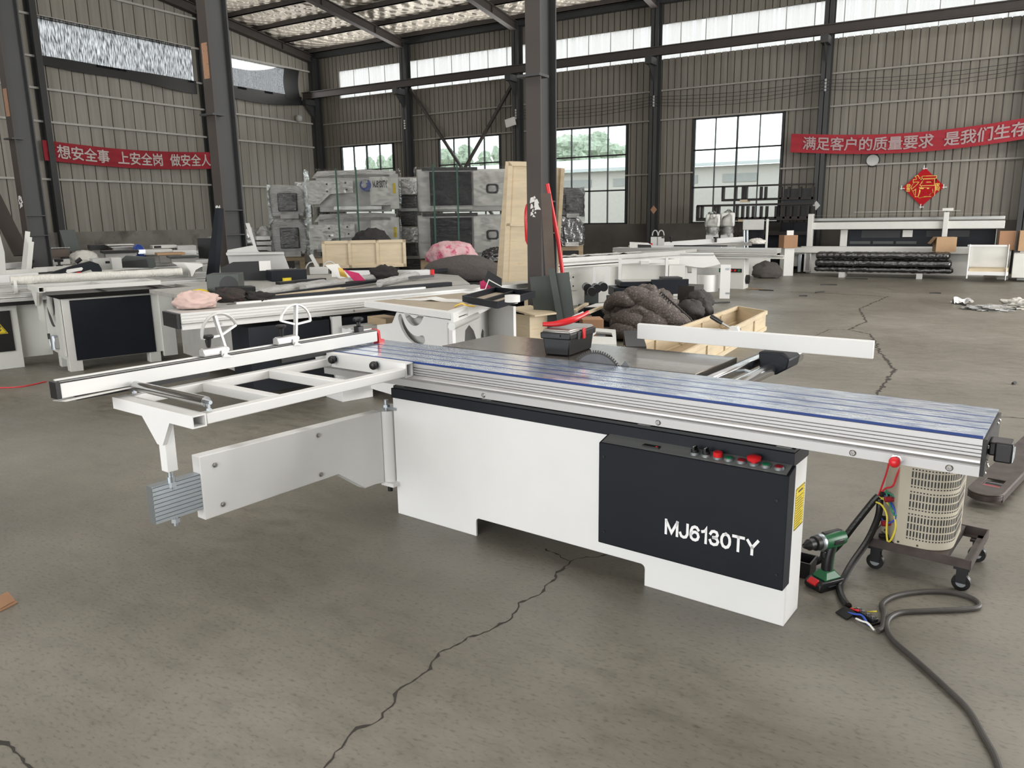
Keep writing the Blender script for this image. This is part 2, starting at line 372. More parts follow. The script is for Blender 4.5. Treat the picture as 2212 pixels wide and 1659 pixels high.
def tag(o, label, cat, group=None, kind=None):
    o['label'] = label; o['category'] = cat
    if group: o['group'] = group
    if kind: o['kind'] = kind
    return o
def struct(name, mb, mats, parent=None, **k):
    o = obj(name, mb, mats, parent, **k); o['kind'] = 'structure'; return o
class Thing:
    """an Empty at the thing's base; parts are authored in world metres or in a turned frame and hang from it"""
    def __init__(s, name, label, cat, loc=(0, 0, 0), rz=0., group=None, org=None):
        s.o = bpy.data.objects.new(name, None); COL.objects.link(s.o); s.o.location = loc; s.o.rotation_euler = (0, 0, rz)
        s.o.empty_display_size = .1; s.org = org if org is not None else (0, 0, 0); tag(s.o, label, cat, group)
    def p(s, name, mb, mats, parent=None, bevel=0., **k):
        return obj(name, mb, mats, parent or s.o, s.org, bevel, **k)
def single(name, label, cat, mb, mats, loc=(0, 0, 0), rz=0., group=None, kind=None, **k):
    o = obj(name, mb, mats, **k); o.location = loc; o.rotation_euler = (0, 0, rz); return tag(o, label, cat, group, kind)
def dup(root, loc, rz, label, group=None):
    r = root.copy(); COL.objects.link(r); r.location = loc; r.rotation_euler = (0, 0, rz); r['label'] = label
    if group: r['group'] = group
    for ch in list(root.children):
        c = ch.copy(); COL.objects.link(c); c.parent = r
        for g in list(ch.children):
            d = g.copy(); COL.objects.link(d); d.parent = c
    return r

# a pixel of the survey photograph to a point of the hall (floor z, wall Y or wall X known)
def ray(x, y): return W.transposed() @ Vector(((x - 1106) / F, (y - 829.5) / F, 1))
CAM = Vector((0, 0, CAMH))
def Pz(x, y, z=0.): d = ray(x, y); return CAM + d * ((z - CAMH) / d.z)
def PY(x, y, Y): d = ray(x, y); return CAM + d * (Y / d.y)
def PX(x, y, X): d = ray(x, y); return CAM + d * (X / d.x)
TH = YS - YB                                # the panel saw stands turned by this against the hall
def S(x, y, z=0.): return Matrix.Rotation(TH, 3, 'Z') @ Vector((x, y, z))
def toS(v): return Matrix.Rotation(-TH, 3, 'Z') @ Vector(v)
def text_mesh(mb, s, h, place, bold=.0, squeeze=1.):
    """lettering as flat faces: place(x, y) -> point, glyph height h"""
    cu = bpy.data.curves.new('lettering', 'FONT'); cu.body = s; cu.size = h * 1.38; cu.offset = bold
    o = bpy.data.objects.new('lettering', cu); COL.objects.link(o)
    me = bpy.data.meshes.new_from_object(o.evaluated_get(bpy.context.evaluated_depsgraph_get()))
    if 1:
        dx = dy = 0
        mb.add([place(v.co.x * squeeze + dx, v.co.y + dy) for v in me.vertices], [tuple(q.vertices) for q in me.polygons])
    w = max((v.co.x for v in me.vertices), default=0) * squeeze
    bpy.data.objects.remove(o); bpy.data.curves.remove(cu); bpy.data.meshes.remove(me)
    return w

# ================================================================ the hall
XL, XR, YF, YW = -23.1, 12.0, -8.6, 24.0
EAVE, SLOPE, RIDGE = 7.99, .139, 7.4
def roof_z(y): return EAVE + SLOPE * (YW - y) if y > RIDGE else EAVE + SLOPE * (YW - RIDGE) - SLOPE * (RIDGE - y)
fl = MB().box(XL - .3, YF - .3, -.2, XR + .3, YW + .25, 0)
floor = struct('floor', fl, 'concrete')
struct('floor_yard', MB().box(-260, YW + .3, -.4, 90, 260, -.15), 'yard')

def grooved(mb, u0, u1, z0, z1, place, step, gw=.028, gd=.055, phase=0.):
    """ribbed sheet: flat pans with narrow dark joints; z1 may be a function of u"""
    zt = z1 if callable(z1) else (lambda u: z1)
    us = [(u0, 0)]; u = math.ceil((u0 - phase) / step) * step + phase
    while u < u1 - gw:
        if u > u0 + gw: us += [(u - gw / 2, 0), (u - gw / 2 + .004, gd), (u + gw / 2 - .004, gd), (u + gw / 2, 0)]
        u += step
    us.append((u1, 0)); vs = []; k = len(us)
    for u, d in us: vs += [place(u, z0, d), place(u, zt(u), d)]
    mb.add(vs, [(2 * i, 2 * i + 2, 2 * i + 3, 2 * i + 1) for i in range(k - 1)])
    return mb

WIN = [(-22.0, -19.39), (-17.25, -14.65), (-12.53, -9.92), (-7.73, -5.13)]
CLZ0, CLZ1 = 6.25, 7.25
pb = lambda u, z, d: (u, YW + d, z)
bw = MB(); prev = XL
for a, b in WIN: grooved(bw, prev, a, 1.35, 4.43, pb, .2); prev = b
grooved(bw, prev, XR, 1.35, 4.43, pb, .2)
grooved(bw, XL, XR, 4.43, CLZ0, pb, .2); grooved(bw, XL, XR, CLZ1, roof_z(YW) - .02, pb, .2); grooved(bw, XL, -21.93, CLZ0, CLZ1, pb, .2)
bw.cur = 1
bw.box(XL, YW - .05, 0, XR, YW + .2, 1.35)
for a, b in WIN:                                # sheet returns round each opening keep daylight out of the joints
    bw.cur = 0; bw.box(a - .05, YW, 1.35, a, YW + .1, 4.45); bw.box(b, YW, 1.35, b + .05, YW + .1, 4.45)
bw.cur = 0
prev = XL
for a, b in WIN + [(XR, XR)]:
    bw.box(prev, YW + .06, 1.3, a, YW + .1, 4.47); prev = b
bw.box(XL, YW + .06, 4.45, XR, YW + .1, CLZ0); bw.box(XL, YW + .06, CLZ1, XR, YW + .1, 8.3); bw.box(XL, YW + .06, CLZ0, -21.93, YW + .1, CLZ1)
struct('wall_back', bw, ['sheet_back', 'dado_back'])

LWIN = [(-6.0, 1.5), (2.0, 7.2), (7.7, 12.28), (13.15, 18.25), (18.6, 22.46)]
LZ0, LZ1 = 6.22, 7.23
pl = lambda u, z, d: (XL - d, u, z)
lw = MB(); grooved(lw, YF, YW, 1.35, LZ0, pl, .37); grooved(lw, YF, YW, LZ1, lambda u: roof_z(u), pl, .37)
prev = YF
for a, b in LWIN + [(YW, YW)]:
    grooved(lw, prev, a, LZ0, LZ1, pl, .37); prev = b
lw.box(XL - .1, YF, 1.3, XL - .06, YW, LZ0); lw.prism([(YF, LZ1), (YW, LZ1), (YW, 8.1), (RIDGE, 10.4), (YF, 8.1)], 'x', XL - .1, XL - .06)
lw.cur = 1; lw.box(XL - .2, YF, 0, XL + .06, YW, 1.38)
struct('wall_left', lw, ['sheet', 'dado'])

# front and right walls, open gates in them (behind and beside the camera)
fw = MB().box(XL, YF - .1, 0, -12, YF, 8.1).box(6, YF - .1, 0, XR, YF, 8.1).box(-12, YF - .1, 5.8, 6, YF, 8.1)
struct('wall_front', fw, 'sheet')
rw = MB().box(XR, YF, 0, XR + .1, 4.5, 9).box(XR, 19.5, 0, XR + .1, YW, 8.1).box(XR, 4.5, 5.6, XR + .1, 19.5, 8.3)
rw.prism([(YF, 8.0), (YW, 8.0), (RIDGE, 10.4)], 'x', XR, XR + .1)
struct('wall_right', rw, 'sheet')

# roof lining of quilted foil, sagging between purlins
PUR = [YW - .55 - 1.27 * k for k in range(13)]
def foil(u, v):
    y = YW - v * (YW - YF); x = XL + u * (XR - XL)
    t = ((YW - .55 - y) / 1.27) % 1
    return (x, y, roof_z(y) - .085 * math.sin(math.pi * t) + .035 * noise.noise(Vector((x * 1.1, y * 2.2, 0))))
struct('ceiling', MB().grid(foil, 110, 150), 'foil')
struct('ceiling_cover', MB().prism([(YF, roof_z(YF) + .2), (RIDGE, roof_z(RIDGE) + .2), (YW + .3, roof_z(YW) + .2), (YW + .3, roof_z(YW) + .3), (RIDGE, roof_z(RIDGE) + .3), (YF, roof_z(YF) + .3)], 'x', XL - .2, XR + .2), 'sheet')

mat('girt_back', (.3, .28, .25), .5, var=.1)  # girts of the backlit wall, their shade painted into a darker tone
def ibeam(mb, p0, p1, h, b, tw=.02, tf=.025, up=(0, 0, 1)):
    """rolled section along p0-p1: web and two flanges"""
    p0, p1 = Vector(p0), Vector(p1); s, u = mb.frame(p1 - p0, up)
    mb.beam(p0, p1, tw, h, up)
    for k in (-1, 1):
        o = u * k * (h / 2 - tf / 2); mb.beam(p0 + o, p1 + o, b, tf, up)
    return mb
FRM = [-22.9, -18.45, -13.75, -8.9, -4.0, .9, 5.8, 10.7]
nt_ = [0]
def trim(mb, m, lab=None):
    nt_[0] += 1; return struct('trim_%d' % nt_[0], mb, m)
for x in FRM:
    mb = MB(); ibeam(mb, (x, 23.6, 7.685 + SLOPE * .4), (x, RIDGE, 7.685 + SLOPE * (YW - RIDGE)), .29, .2)
    ibeam(mb, (x, RIDGE, 7.685 + SLOPE * (YW - RIDGE)), (x, YF, 7.685), .29, .2)
    for y in PUR[1:9:2]: mb.box(x - .06, y - .06, roof_z(y) - .42, x + .06, y - .05, roof_z(y) - .14)
    trim(mb, 'purlin')
for y in PUR:
    z = roof_z(y); trim(MB().box(XL, y - .03, z - .17, XR, y + .03, z - .01).box(XL, y - .03, z - .17, XR, y + .06, z - .155), 'purlin')
trim(MB().box(XL, 23.72, 7.78, XR, 23.95, 7.95).box(XL, 23.6, 7.93, XR, 23.95, 7.97), 'col_steel')
# columns along the back wall, with corbels carrying the dark runway beam
for x in FRM[:7]:
    mb = MB(); ibeam(mb, (x, 23.72, 0), (x, 23.72, 7.8), .34, .24, up=(0, 1, 0))
    mb.box(x - .1, 23.05, 6.0, x + .1, 23.56, 6.2); mb.prism([(23.1, 6.0), (23.56, 6.0), (23.56, 5.55)], 'x', x - .012, x + .012)
    trim(mb, 'col_steel')
mb = MB(); ibeam(mb, (XL, 23.22, 6.34), (XR, 23.22, 6.34), .25, .16); trim(mb, 'purlin')
for y in (7.5, 13.0, 18.5):
    mb = MB(); ibeam(mb, (XL + .18, y, 0), (XL + .18, y, roof_z(y) - .3), .3, .17, up=(1, 0, 0)); trim(mb, 'col_steel')
for z in (2.87, 4.47, 5.33):                    # girts
    mb = MB()
    if z < 4.43:
        prev = XL
        for a, b in WIN + [(XR, XR)]: mb.box(prev, YW - .1, z - .022, a, YW - .02, z + .022); prev = b
    else: mb.box(XL, YW - .1, z - .022, XR, YW - .02, z + .022)
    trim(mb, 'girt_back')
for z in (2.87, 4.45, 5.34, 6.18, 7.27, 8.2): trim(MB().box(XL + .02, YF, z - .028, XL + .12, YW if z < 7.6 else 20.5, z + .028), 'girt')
# crossed bracing of the second bay
trim(MB().beam((-18.35, 23.85, 6.25), (-13.85, 23.85, .3), .09, .09).beam((-13.85, 23.8, 6.2), (-18.35, 23.8, .3), .09, .09), 'purlin')

# windows of the back wall: steel frames with thin panes
for i, (a, b) in enumerate(WIN):
    mb = MB(); y0, y1 = YW - .03, YW + .05
    for z in (1.37, 2.42, 3.52, 4.43): mb.box(a, y0, z - .022, b, y1, z + .022)
    for k in range(5):
        x = a + (b - a) * k / 4; w = .035 if k in (0, 4) else .022 if k == 2 else .012; mb.box(x - w, y0, 1.37, x + w, y1, 4.43)
    w = struct('window_%d' % (i + 1), mb, 'alu_dark' if i < 0 else 'darkgrey')
    pn = struct('pane', MB().box(a, YW + .0, 1.37, b, YW + .006, 4.43), 'glass'); pn.parent = w
# clerestory: translucent sheets with overlaps, back wall and left wall
cl = struct('window_5', MB().box(-21.93, YW + .03, CLZ0, XR, YW + .036, CLZ1), 'frp')
mb = MB(); x = -21.93
while x < XR: mb.box(x - .012, YW + .02, CLZ0, x + .012, YW + .03, CLZ1); x += .76
sm = struct('sheet_overlap', mb, 'greywhite', cl)
for i, (a, b) in enumerate(LWIN):
    w = struct('window_%d' % (6 + i), MB().box(XL - .03, a, LZ0, XL - .024, b, LZ1), 'frp')
# black shade nets hung over the left clerestory
def net(name, label, y0, y1, zt, zb, m, sag=0., hem=True):
    f = lambda u, v: (XL + .14 + .02 * math.sin(u * 19), y0 + (y1 - y0) * u, zt(u) + (zb(u) - zt(u)) * v)
    o = single(name, label, 'shade net', MB().grid(f, 30, 8), m, group='shade nets on the left wall')
    return o
n1 = net('shade_net', 'black shade net with vertical streaks stretched over the left clerestory window', 13.1, 18.15, lambda u: 7.27, lambda u: 6.15, 'net')
h1 = obj('hem', MB().grid(lambda u, v: (XL + .15 + .03 * math.sin(u * 11), 13.1 + 5.15 * u, 6.22 - v * (.24 + .16 * u + .03 * math.sin(u * 9))), 30, 4), 'black', n1)
n2 = net('shade_net', 'black shade net sagging low over the clerestory window nearest the corner', 18.62, 22.3, lambda u: 7.2 - .33 * math.sin(math.pi * min(1, u + .12)) ** .8, lambda u: 6.2, 'net_tight')
h2 = obj('hem', MB().grid(lambda u, v: (XL + .15, 18.6 + 4.4 * u, 6.28 - v * (.3 + .16 * math.sin(u * 3.1))), 24, 4).grid(lambda u, v: (XL + .16, 22.2 + .75 * u - .1 * math.sin(v * 3.1), 7.22 - 1.1 * v), 5, 8), 'black', n2)

# inner column row: broad flange to the front, stiffener plates, a small bracket
cols = [(-13.8, 'dark steel column nearest the left wall, a rusty brace at its foot'), (-8.9, 'middle dark steel column, with a pasted strip and navy bars leaning on it'),
        (-4.02, 'nearest dark steel column, plywood panels and plates leaning against it')]
CY = 7.42
for x, lab in cols:
    t = Thing('steel_column', lab, 'column', (x, CY, 0), group='inner columns of the hall')
    top = 7.54 + SLOPE * (YW - CY)
    t.p('web', MB().box(-.012, -.16, 0, .012, .16, top), 'col_steel')
    t.p('flange', MB().box(-.085, -.175, 0, .085, -.155, top), 'col_flange')
    t.p('flange', MB().box(-.085, .155, 0, .085, .175, top), 'col_steel')
    for z in (1.40, 1.73): t.p('stiffener', MB().box(.012, -.155, z, .08, .155, z + .015).box(-.08, -.155, z, -.012, .155, z + .015), 'col_steel')
    t.p('bracket', MB().box(-.16, -.22, 2.96, .1, -.02, 2.985), 'col_steel')
    t.p('base_plate', MB().box(-.16, -.24, 0, .16, .24, .025), 'col_steel')
# stickers and torn posters on the column flanges
for x, z0, z1, lab in ((-8.9, 3.42, 3.86, 'orange paper strip pasted high on the middle column'), (-13.8, 3.32, 3.75, 'orange paper strip pasted high on the column near the left wall')):
    single('paper_strip', lab, 'sticker', MB().box(-.055, 0, z0, .055, .002, z1), 'sticker' if 'sticker' in MT else 'orange', (x, CY - .177, 0), group='orange strips on the columns')
rng = random.Random(4)
for x, z, lab in ((-8.9, 1.72, 'ragged white remains of a torn poster on the middle column'), (-4.02, 1.68, 'ragged white remains of a torn poster on the nearest column'), (-13.8, 1.95, 'torn paper flap on the edge of the column near the left wall')):
    mb = MB()
    for k in range(15):
        a = rng.uniform(0, 6.28); r = rng.uniform(.03, .08); px_, pz_ = r * math.cos(a) * .7, z + r * math.sin(a) * 1.25; q = rng.uniform(.012, .03)
        mb.prism([(px_ - q, pz_ - q * rng.uniform(.3, 1.6)), (px_ + q * rng.uniform(.3, 1.3), pz_ - q * .5), (px_ + q * .4, pz_ + q * rng.uniform(.5, 2)), (px_ - q * .6, pz_ + q)], 'y', -.0012 - .0002 * k, .0)
    single('torn_poster', lab, 'poster remains', mb, 'paper', (x, CY - .177, 0), group='torn posters on the columns')
# brace leaning to the foot of the column near the left wall
a, b = PY(48, 552, CY), PY(-30, 395, CY)
single('steel_brace', 'wide rusty steel brace rising from the foot of the leftmost column', 'brace', MB().beam(a, b, .03, .27, (0, 1, 0)).beam(a + Vector((0, -.06, 0)), b + Vector((0, -.06, 0)), .12, .02, (0, 0, 1)), 'col_flange')

# banners
def banner(label, txt, pos, length, h, sag, nrm, cell, start, fade):
    """cloth strip: pos(u metres along, v metres up, d metres out)"""
    t = Thing('banner', label, 'banner')
    t.p('cloth', MB().grid(lambda u, v: pos(u * length, (v - .5) * h + sag(u), .012 * math.sin(v * 14 + u * 9) + .02), 40, 12), 'banner')
    mb = MB(); x = start
    for ch in txt + ' ':
        if ch == ' ': t.p('lettering', mb, 'letter' if fade == 0 else 'letter_faded'); mb = MB()
        if ch != ' ':
            x0 = x
            for kk, (dx, dy) in enumerate(((0, 0), (-.007, 0), (.007, 0), (0, -.007), (0, .007))):
                text_mesh(mb, ch, h * .53, lambda gx, gy: pos(x0 + gx + dx, gy + dy - h * .26 + sag((x0 + gx) / length), .045 + .0008 * kk))
        x += cell if ch != ' ' else cell * .62
banner('red cloth banner with pale characters stretched along the left wall', '想安全事 上安全岗 做安全人', lambda u, v, d: (XL + .25 + d, 12.8 + u, 3.6 + v), 5.6, .55, lambda u: .05 - .1 * math.sin(math.pi * u) + .02 * u, 1, .395, .36, 0)
banner('red cloth banner with faded characters sagging across the back wall', '满足客户的质量要求 是我们生存的根本', lambda u, v, d: (-4.8 + u, 23.55 - d, 3.5 + v), 7.2, .5, lambda u: .03 - .22 * math.sin(math.pi * min(1, u * 1.15)) + .12 * u, 1, .36, .32, 1)

mat('poster_red', (.42, .012, .018), .8, spec=.15, var=.06)
# fu diamond on the back wall
t = Thing('fortune_poster', 'red and gold diamond poster with a large lucky character taped on the back wall', 'poster', (-1.41, 23.96, 2.23))
t.p('sheet', MB().prism([(0, .5), (.5, 0), (0, -.5), (-.5, 0)], 'y', -.01, 0), 'poster_red')
mb = MB()
text_mesh(mb, '福', .42, lambda x, y: (x - .27, -.014, y - .19), bold=.022)
t.p('character', mb, 'gold')
mb = MB(); text_mesh(mb, '福', .42, lambda x, y: (x - .27, -.019, y - .19), bold=.006); t.p('character_fill', mb, 'poster_red')
mb = MB()
mb.tube([((.275 + .02 * math.sin(k * 1.7)) * math.cos(k * .2618), -.012, (.275 + .02 * math.sin(k * 2.3)) * math.sin(k * .2618)) for k in range(25)], .007, 5)
t.p('ornament', mb, 'gold')
for c, dx, dz in (('发', .33, .03), ('财', .34, -.07), ('恭', -.36, .03), ('喜', -.36, -.07)):
    mb = MB(); text_mesh(mb, c, .08, lambda x, y: (x + dx - .05, -.013, y + dz - .03), bold=.002); t.p('side_character', mb, 'gold')
for x, z in ((0, .5), (.5, 0), (0, -.5), (-.5, 0)): t.p('tape', MB().box(x - .05, -.014, z - .03, x + .06, -.012, z - .01).box(x - .03, -.016, z - .05, x - .01, -.013, z + .06), 'paper')
for px_, py_, m, lab in ((1412, 453, 'orange', 'small orange paper diamond on the back wall column between the third and fourth windows'), (1763, 444, 'greywhite', 'small grey paper diamond on the back wall column beside the dark frames')):
    q = PY(px_, py_, 23.54); single('paper_diamond', lab, 'paper diamond', MB().prism([(-.11, 0), (0, -.13), (.11, 0), (0, .13)], 'y', -.004, 0), m, q)
# round vent, flood lamp, hooks and wires
t = Thing('round_vent', 'round white vent cover on the back wall under the faded banner', 'vent', (-2.7, 23.98, 2.98))
t.p('cover', MB().lathe((0, -.12, 0), (0, 1, 0), [(0, .0), (.0, .145), (.02, .155), (.10, .155)], 24), 'greywhite'); t.p('duct', MB().lathe((0, -.03, 0), (0, 1, 0), [(0, .17), (.04, .18)], 24), 'darkgrey')
t = Thing('flood_lamp', 'small square white flood lamp high on a back wall column', 'lamp', (-13.83, 23.4, 4.72))
t.p('housing', MB().obox((0, -.05, 0), (.36, .08, .26), Matrix.Rotation(R(-12), 3, 'Y')), 'offwhite'); t.p('lamp_arm', MB().cyl((.05, 0, 0), (.05, .2, .0), .025), 'darkgrey')
for k in range(4):
    z = 5.12 - .085 * k
    pts = []
    for x0, x1 in zip(FRM[2:7], FRM[3:8]):
        pts += [(x0 + (x1 - x0) * q / 6, 23.5, z - .1 * math.sin(math.pi * q / 6) * (1 + .2 * k)) for q in range(6)]
    single('overhead_wire', ['topmost', 'second', 'third', 'lowest'][k] + ' of four thin dark wires strung along the back wall', 'wire', MB().tube(pts, .007, 5), 'black', group='wires along the back wall')
ins = None
for x in FRM[1:6]:
    for k in range(4):
        o = single('insulator', 'small white wire insulator on a back wall column', 'insulator', MB().lathe((0, 0, 0), (0, -1, 0), [(0, .03), (.03, .035), (.05, .02)], 8), 'offwhite', (x + .02, 23.555, 5.12 - .085 * k), group='wire insulators on the back wall columns') if ins is None else ins.copy()
        if ins is None: ins = o
        else: COL.objects.link(o); o.location = (x + .02, 23.555, 5.12 - .085 * k)
t = Thing('wall_speaker', 'small round grey camera bracket on the left wall near the corner', 'bracket', tuple(PX(646, 256, XL + .25)))
t.p('body', MB().sph((0, 0, 0), .14, 12, 8, (1, .8, 1)), 'greywhite'); t.p('arm', MB().cyl((0, 0, 0), (-.14, .0, .02), .03), 'darkgrey')

# seen through the windows: sheds and trees across the yard
Yb = 62.
def far_building(label, x0, x1, zt, zr, wins, Yb):
    t = Thing('far_shed', label, 'building', (0, Yb, -.15))
    t.p('wall', MB().box(x0, 0, 0, x1, 8, zt), 'far_wall'); t.p('roof', MB().prism([(-.6, zt), (-.6, zt + .25), (6, zr), (6, zr - .3)], 'x', x0 - .3, x1 + .3), 'far_roof')
    for a, b, c, d in wins: t.p('window', MB().box(a, -.06, c, b, .05, d), 'far_shutter')
za, zb = PY(1600, 352, Yb).z, PY(1600, 322, Yb + 6).z
wl = []
for k in range(-9, 6): wl.append((k * 4.6 - 13, k * 4.6 - 10.4, PY(1600, 388, Yb).z, PY(1600, 370, Yb).z))
far_building('long pale shed with a blue grey roof seen through the back windows', -75, 20, za, zb, wl, Yb)
tb = MB().box(-70, 42, 0 - .15, 12, 42.2, PY(1600, 408, 42).z)
single('yard_wall', 'low pale yard wall seen through the back windows', 'wall', tb, 'far_wall')
def tree(x, y, top, w, seed):
    t = Thing('tree', ('round' if w > 5 else 'slim') + ' pale green tree beyond the yard, seen through a back window', 'tree', (x, y, -.15), group='trees beyond the yard')
    mb = MB(); r = random.Random(seed)
    for k in range(26):
        h = r.random(); a = r.uniform(0, 6.28); rr = w * .5 * (1 - h * .75) * r.uniform(.3, 1)
        mb.lump((rr * math.cos(a), rr * math.sin(a) * .5, top * (.35 + .6 * h)), (w * .16, w * .16, top * .09), seed + k, .5, 3., 10, 7, False)
    t.p('crown', mb, 'leaf'); t.p('trunk', MB().cyl((0, 0, 0), (0, 0, top * .5), .2, 8), 'darkwood')
yt = 80.
for px_, py_, w, s_ in ((1225, 300, 7, 1), (1262, 293, 8, 2), (1300, 288, 8, 3), (1330, 310, 7, 4), (965, 322, 8, 5), (1000, 318, 7, 6), (1045, 325, 7, 7), (1075, 322, 6, 8), (800, 343, 6, 9), (825, 335, 7, 10), (848, 328, 7, 11)):
    q = PY(px_, py_, yt); tree(q.x, yt, q.z + .15, w, s_ * 50); yt += 9

# ================================================================ the panel saw in front (authored in its own frame)
def slider_profile(y0, y1, zb, zt):
    """outer face of the aluminium sliding table, seen from the front: grooves, swelling, apron"""
    h = zt - zb; q = lambda t: zb + h * t
    fr = [(y0, zt), (y0, q(.965)), (y0 + .006, q(.96)), (y0 + .006, q(.945)), (y0, q(.94)), (y0, q(.80)), (y0 + .012, q(.795)), (y0 + .012, q(.765)), (y0, q(.76)), (y0, q(.70)), (y0 + .010, q(.695)), (y0 + .010, q(.675)), (y0, q(.67)),
          (y0, q(.60)), (y0 + .010, q(.595)), (y0 + .010, q(.575)), (y0, q(.57)), (y0, q(.52)), (y0 + .008, q(.515)), (y0 + .008, q(.495)), (y0, q(.49)),
          (y0 - .004, q(.47)), (y0 - .009, q(.42)), (y0 - .010, q(.37)), (y0 - .006, q(.32)), (y0 + .003, q(.28)), (y0 + .004, q(.26)), (y0, q(.25)), (y0, zb)]
    return fr + [(y0 + .012, zb), (y0 + .016, q(.2)), (y0 + .05, q(.22)), (y1 - .05, q(.22)), (y1 - .01, q(.2)), (y1, q(.3)), (y1, zt)]
ORG = (-1.86, 2.9, 0)
saw = Thing('panel_saw', 'white sliding table panel saw with a dark control box, nearest machine on the floor', 'saw', S(*ORG), TH, org=ORG)
P = saw.p
BX0, BX1, BY0, BY1 = -2.904, -.817, 2.811, 2.987
nt2 = arc((-2.333, .077), .02, 180, 90, 4) + arc((-1.435, .077), .02, 90, 0, 4)
P('base_panel', MB().prism([(BX0, 0), (-2.353, 0)] + nt2 + [(-1.415, 0), (BX1, 0), (BX1, .65), (BX0, .65)], 'y', BY0, BY0 + .012), 'white', bevel=.002)
P('end_post', MB().box(BX1 - .10, BY0 + .011, 0, BX1, BY1, .65), 'white', bevel=.003); P('end_post', MB().box(BX0, BY0 + .011, .1, BX0 + .10, BY1, .65), 'white', bevel=.003); P('inner_wall', MB().box(BX0 + .1, BY1 - .02, .11, BX1 - .1, BY1, .65), 'white')
P('trim_strip', MB().box(BX0 - .004, BY0 - .006, .648, BX1 + .004, BY1, .70), 'navy', bevel=.002)
mb = MB().box(BX0, BY0 + .03, .70, BX1, BY1 + .02, .735)
mb.box(BX0, BY0 + .008, .70, BX1, BY0 + .03, .712)
P('slide_rail', mb, 'darkgrey')
mb = MB()
for x in (-2.86, -2.28, -1.44, -.86): mb.box(x - .028, BY0 + .012, .7005, x + .028, BY0 + .06, .713)
P('rail_lug', mb, 'alu_dull')
# body behind the front panel
mb = MB().box(-2.70, BY1, .12, -1.50, 3.66, .80); mb.box(-2.70, 3.4, 0, -2.45, 3.66, .12).box(-1.75, 3.4, 0, -1.5, 3.66, .12)
P('body', mb, 'white', bevel=.004)
mat('panel_grey', (.24, .25, .24), .4, .4, var=.1, stretch=(.3, 6, 1))
# control box with its sloping button panel
CX0, CX1 = -1.60, -.806
cb = P('control_box', MB().prism([(BY0, .655), (2.733, .634), (2.731, .631), (2.731, .187), (2.735, .183), (BY0, .183)], 'x', CX0, CX1), 'navy_tex', bevel=.003)
pn = lambda y: .634 + (y - 2.733) * .27 + .0015
P('button_panel', MB().add([(CX0 + .01, 2.735, pn(2.735)), (CX1 - .012, 2.735, pn(2.735)), (CX1 - .012, BY0 - .002, pn(BY0)), (CX0 + .01, BY0 - .002, pn(BY0))], [(0, 1, 2, 3)]).add([(CX0 + .01, 2.735, pn(2.735) - .003), (CX1 - .012, 2.735, pn(2.735) - .003), (CX1 - .012, BY0 - .002, pn(BY0) - .003), (CX0 + .01, BY0 - .002, pn(BY0) - .003)], [(3, 2, 1, 0)]), 'panel_grey', cb)
yb_ = 2.766; zb_ = pn(yb_)
def button(x, kind):
    ring = MB().lathe((x, yb_, zb_), (0, -.1, 1), [(0, .0195), (.006, .0195), (.010, .016)], 20)
    if kind == 'selector':
        b = P('selector_switch', ring, 'zinc', cb); mb = MB().lathe((x, yb_, zb_ + .008), (0, -.1, 1), [(0, .0155), (.012, .0145), (.014, .012)], 18).obox((x, yb_ - .001, zb_ + .026), (.009, .03, .014)); P('selector_knob', mb, 'black', cb)
        P('selector_mark', MB().obox((x, yb_ - .005, zb_ + .0335), (.003, .02, .002)), 'paper', cb)
    elif kind == 'stop':
        P('stop_button', ring, 'zinc', cb); P('stop_cap', MB().lathe((x, yb_, zb_ + .006), (0, -.1, 1), [(0, .012), (.012, .012), (.014, .026), (.024, .027), (.029, .02), (.030, .001)], 20), 'red', cb)
    elif kind == 'tall':
        P('push_button', ring, 'zinc', cb); P('button_cap', MB().lathe((x, yb_, zb_ + .008), (0, -.1, 1), [(0, .0185), (.016, .0185), (.019, .015), (.019, .001)], 20), 'red', cb)
    else:
        P('push_button', ring, 'zinc', cb); P('button_cap', MB().lathe((x, yb_, zb_ + .0085), (0, -.1, 1), [(0, .0145), (.004, .0145), (.005, .012), (.005, .001)], 20), kind, cb)
for x, k in ((-1.186, 'selector'), (-1.139, 'selector'), (-1.091, 'tall'), (-1.047, 'green'), (-.998, 'darkred'), (-.949, 'stop'), (-.904, 'green'), (-.856, 'darkred')): button(x, k)
dsp = P('display', MB().box(-1.41, 2.752, pn(2.766) - .004, -1.335, 2.782, pn(2.766) + .004), 'black', cb)
P('display_lamp', MB().box(-1.352, 2.758, pn(2.766), -1.343, 2.766, pn(2.766) + .006), 'red', cb)
mb = MB()
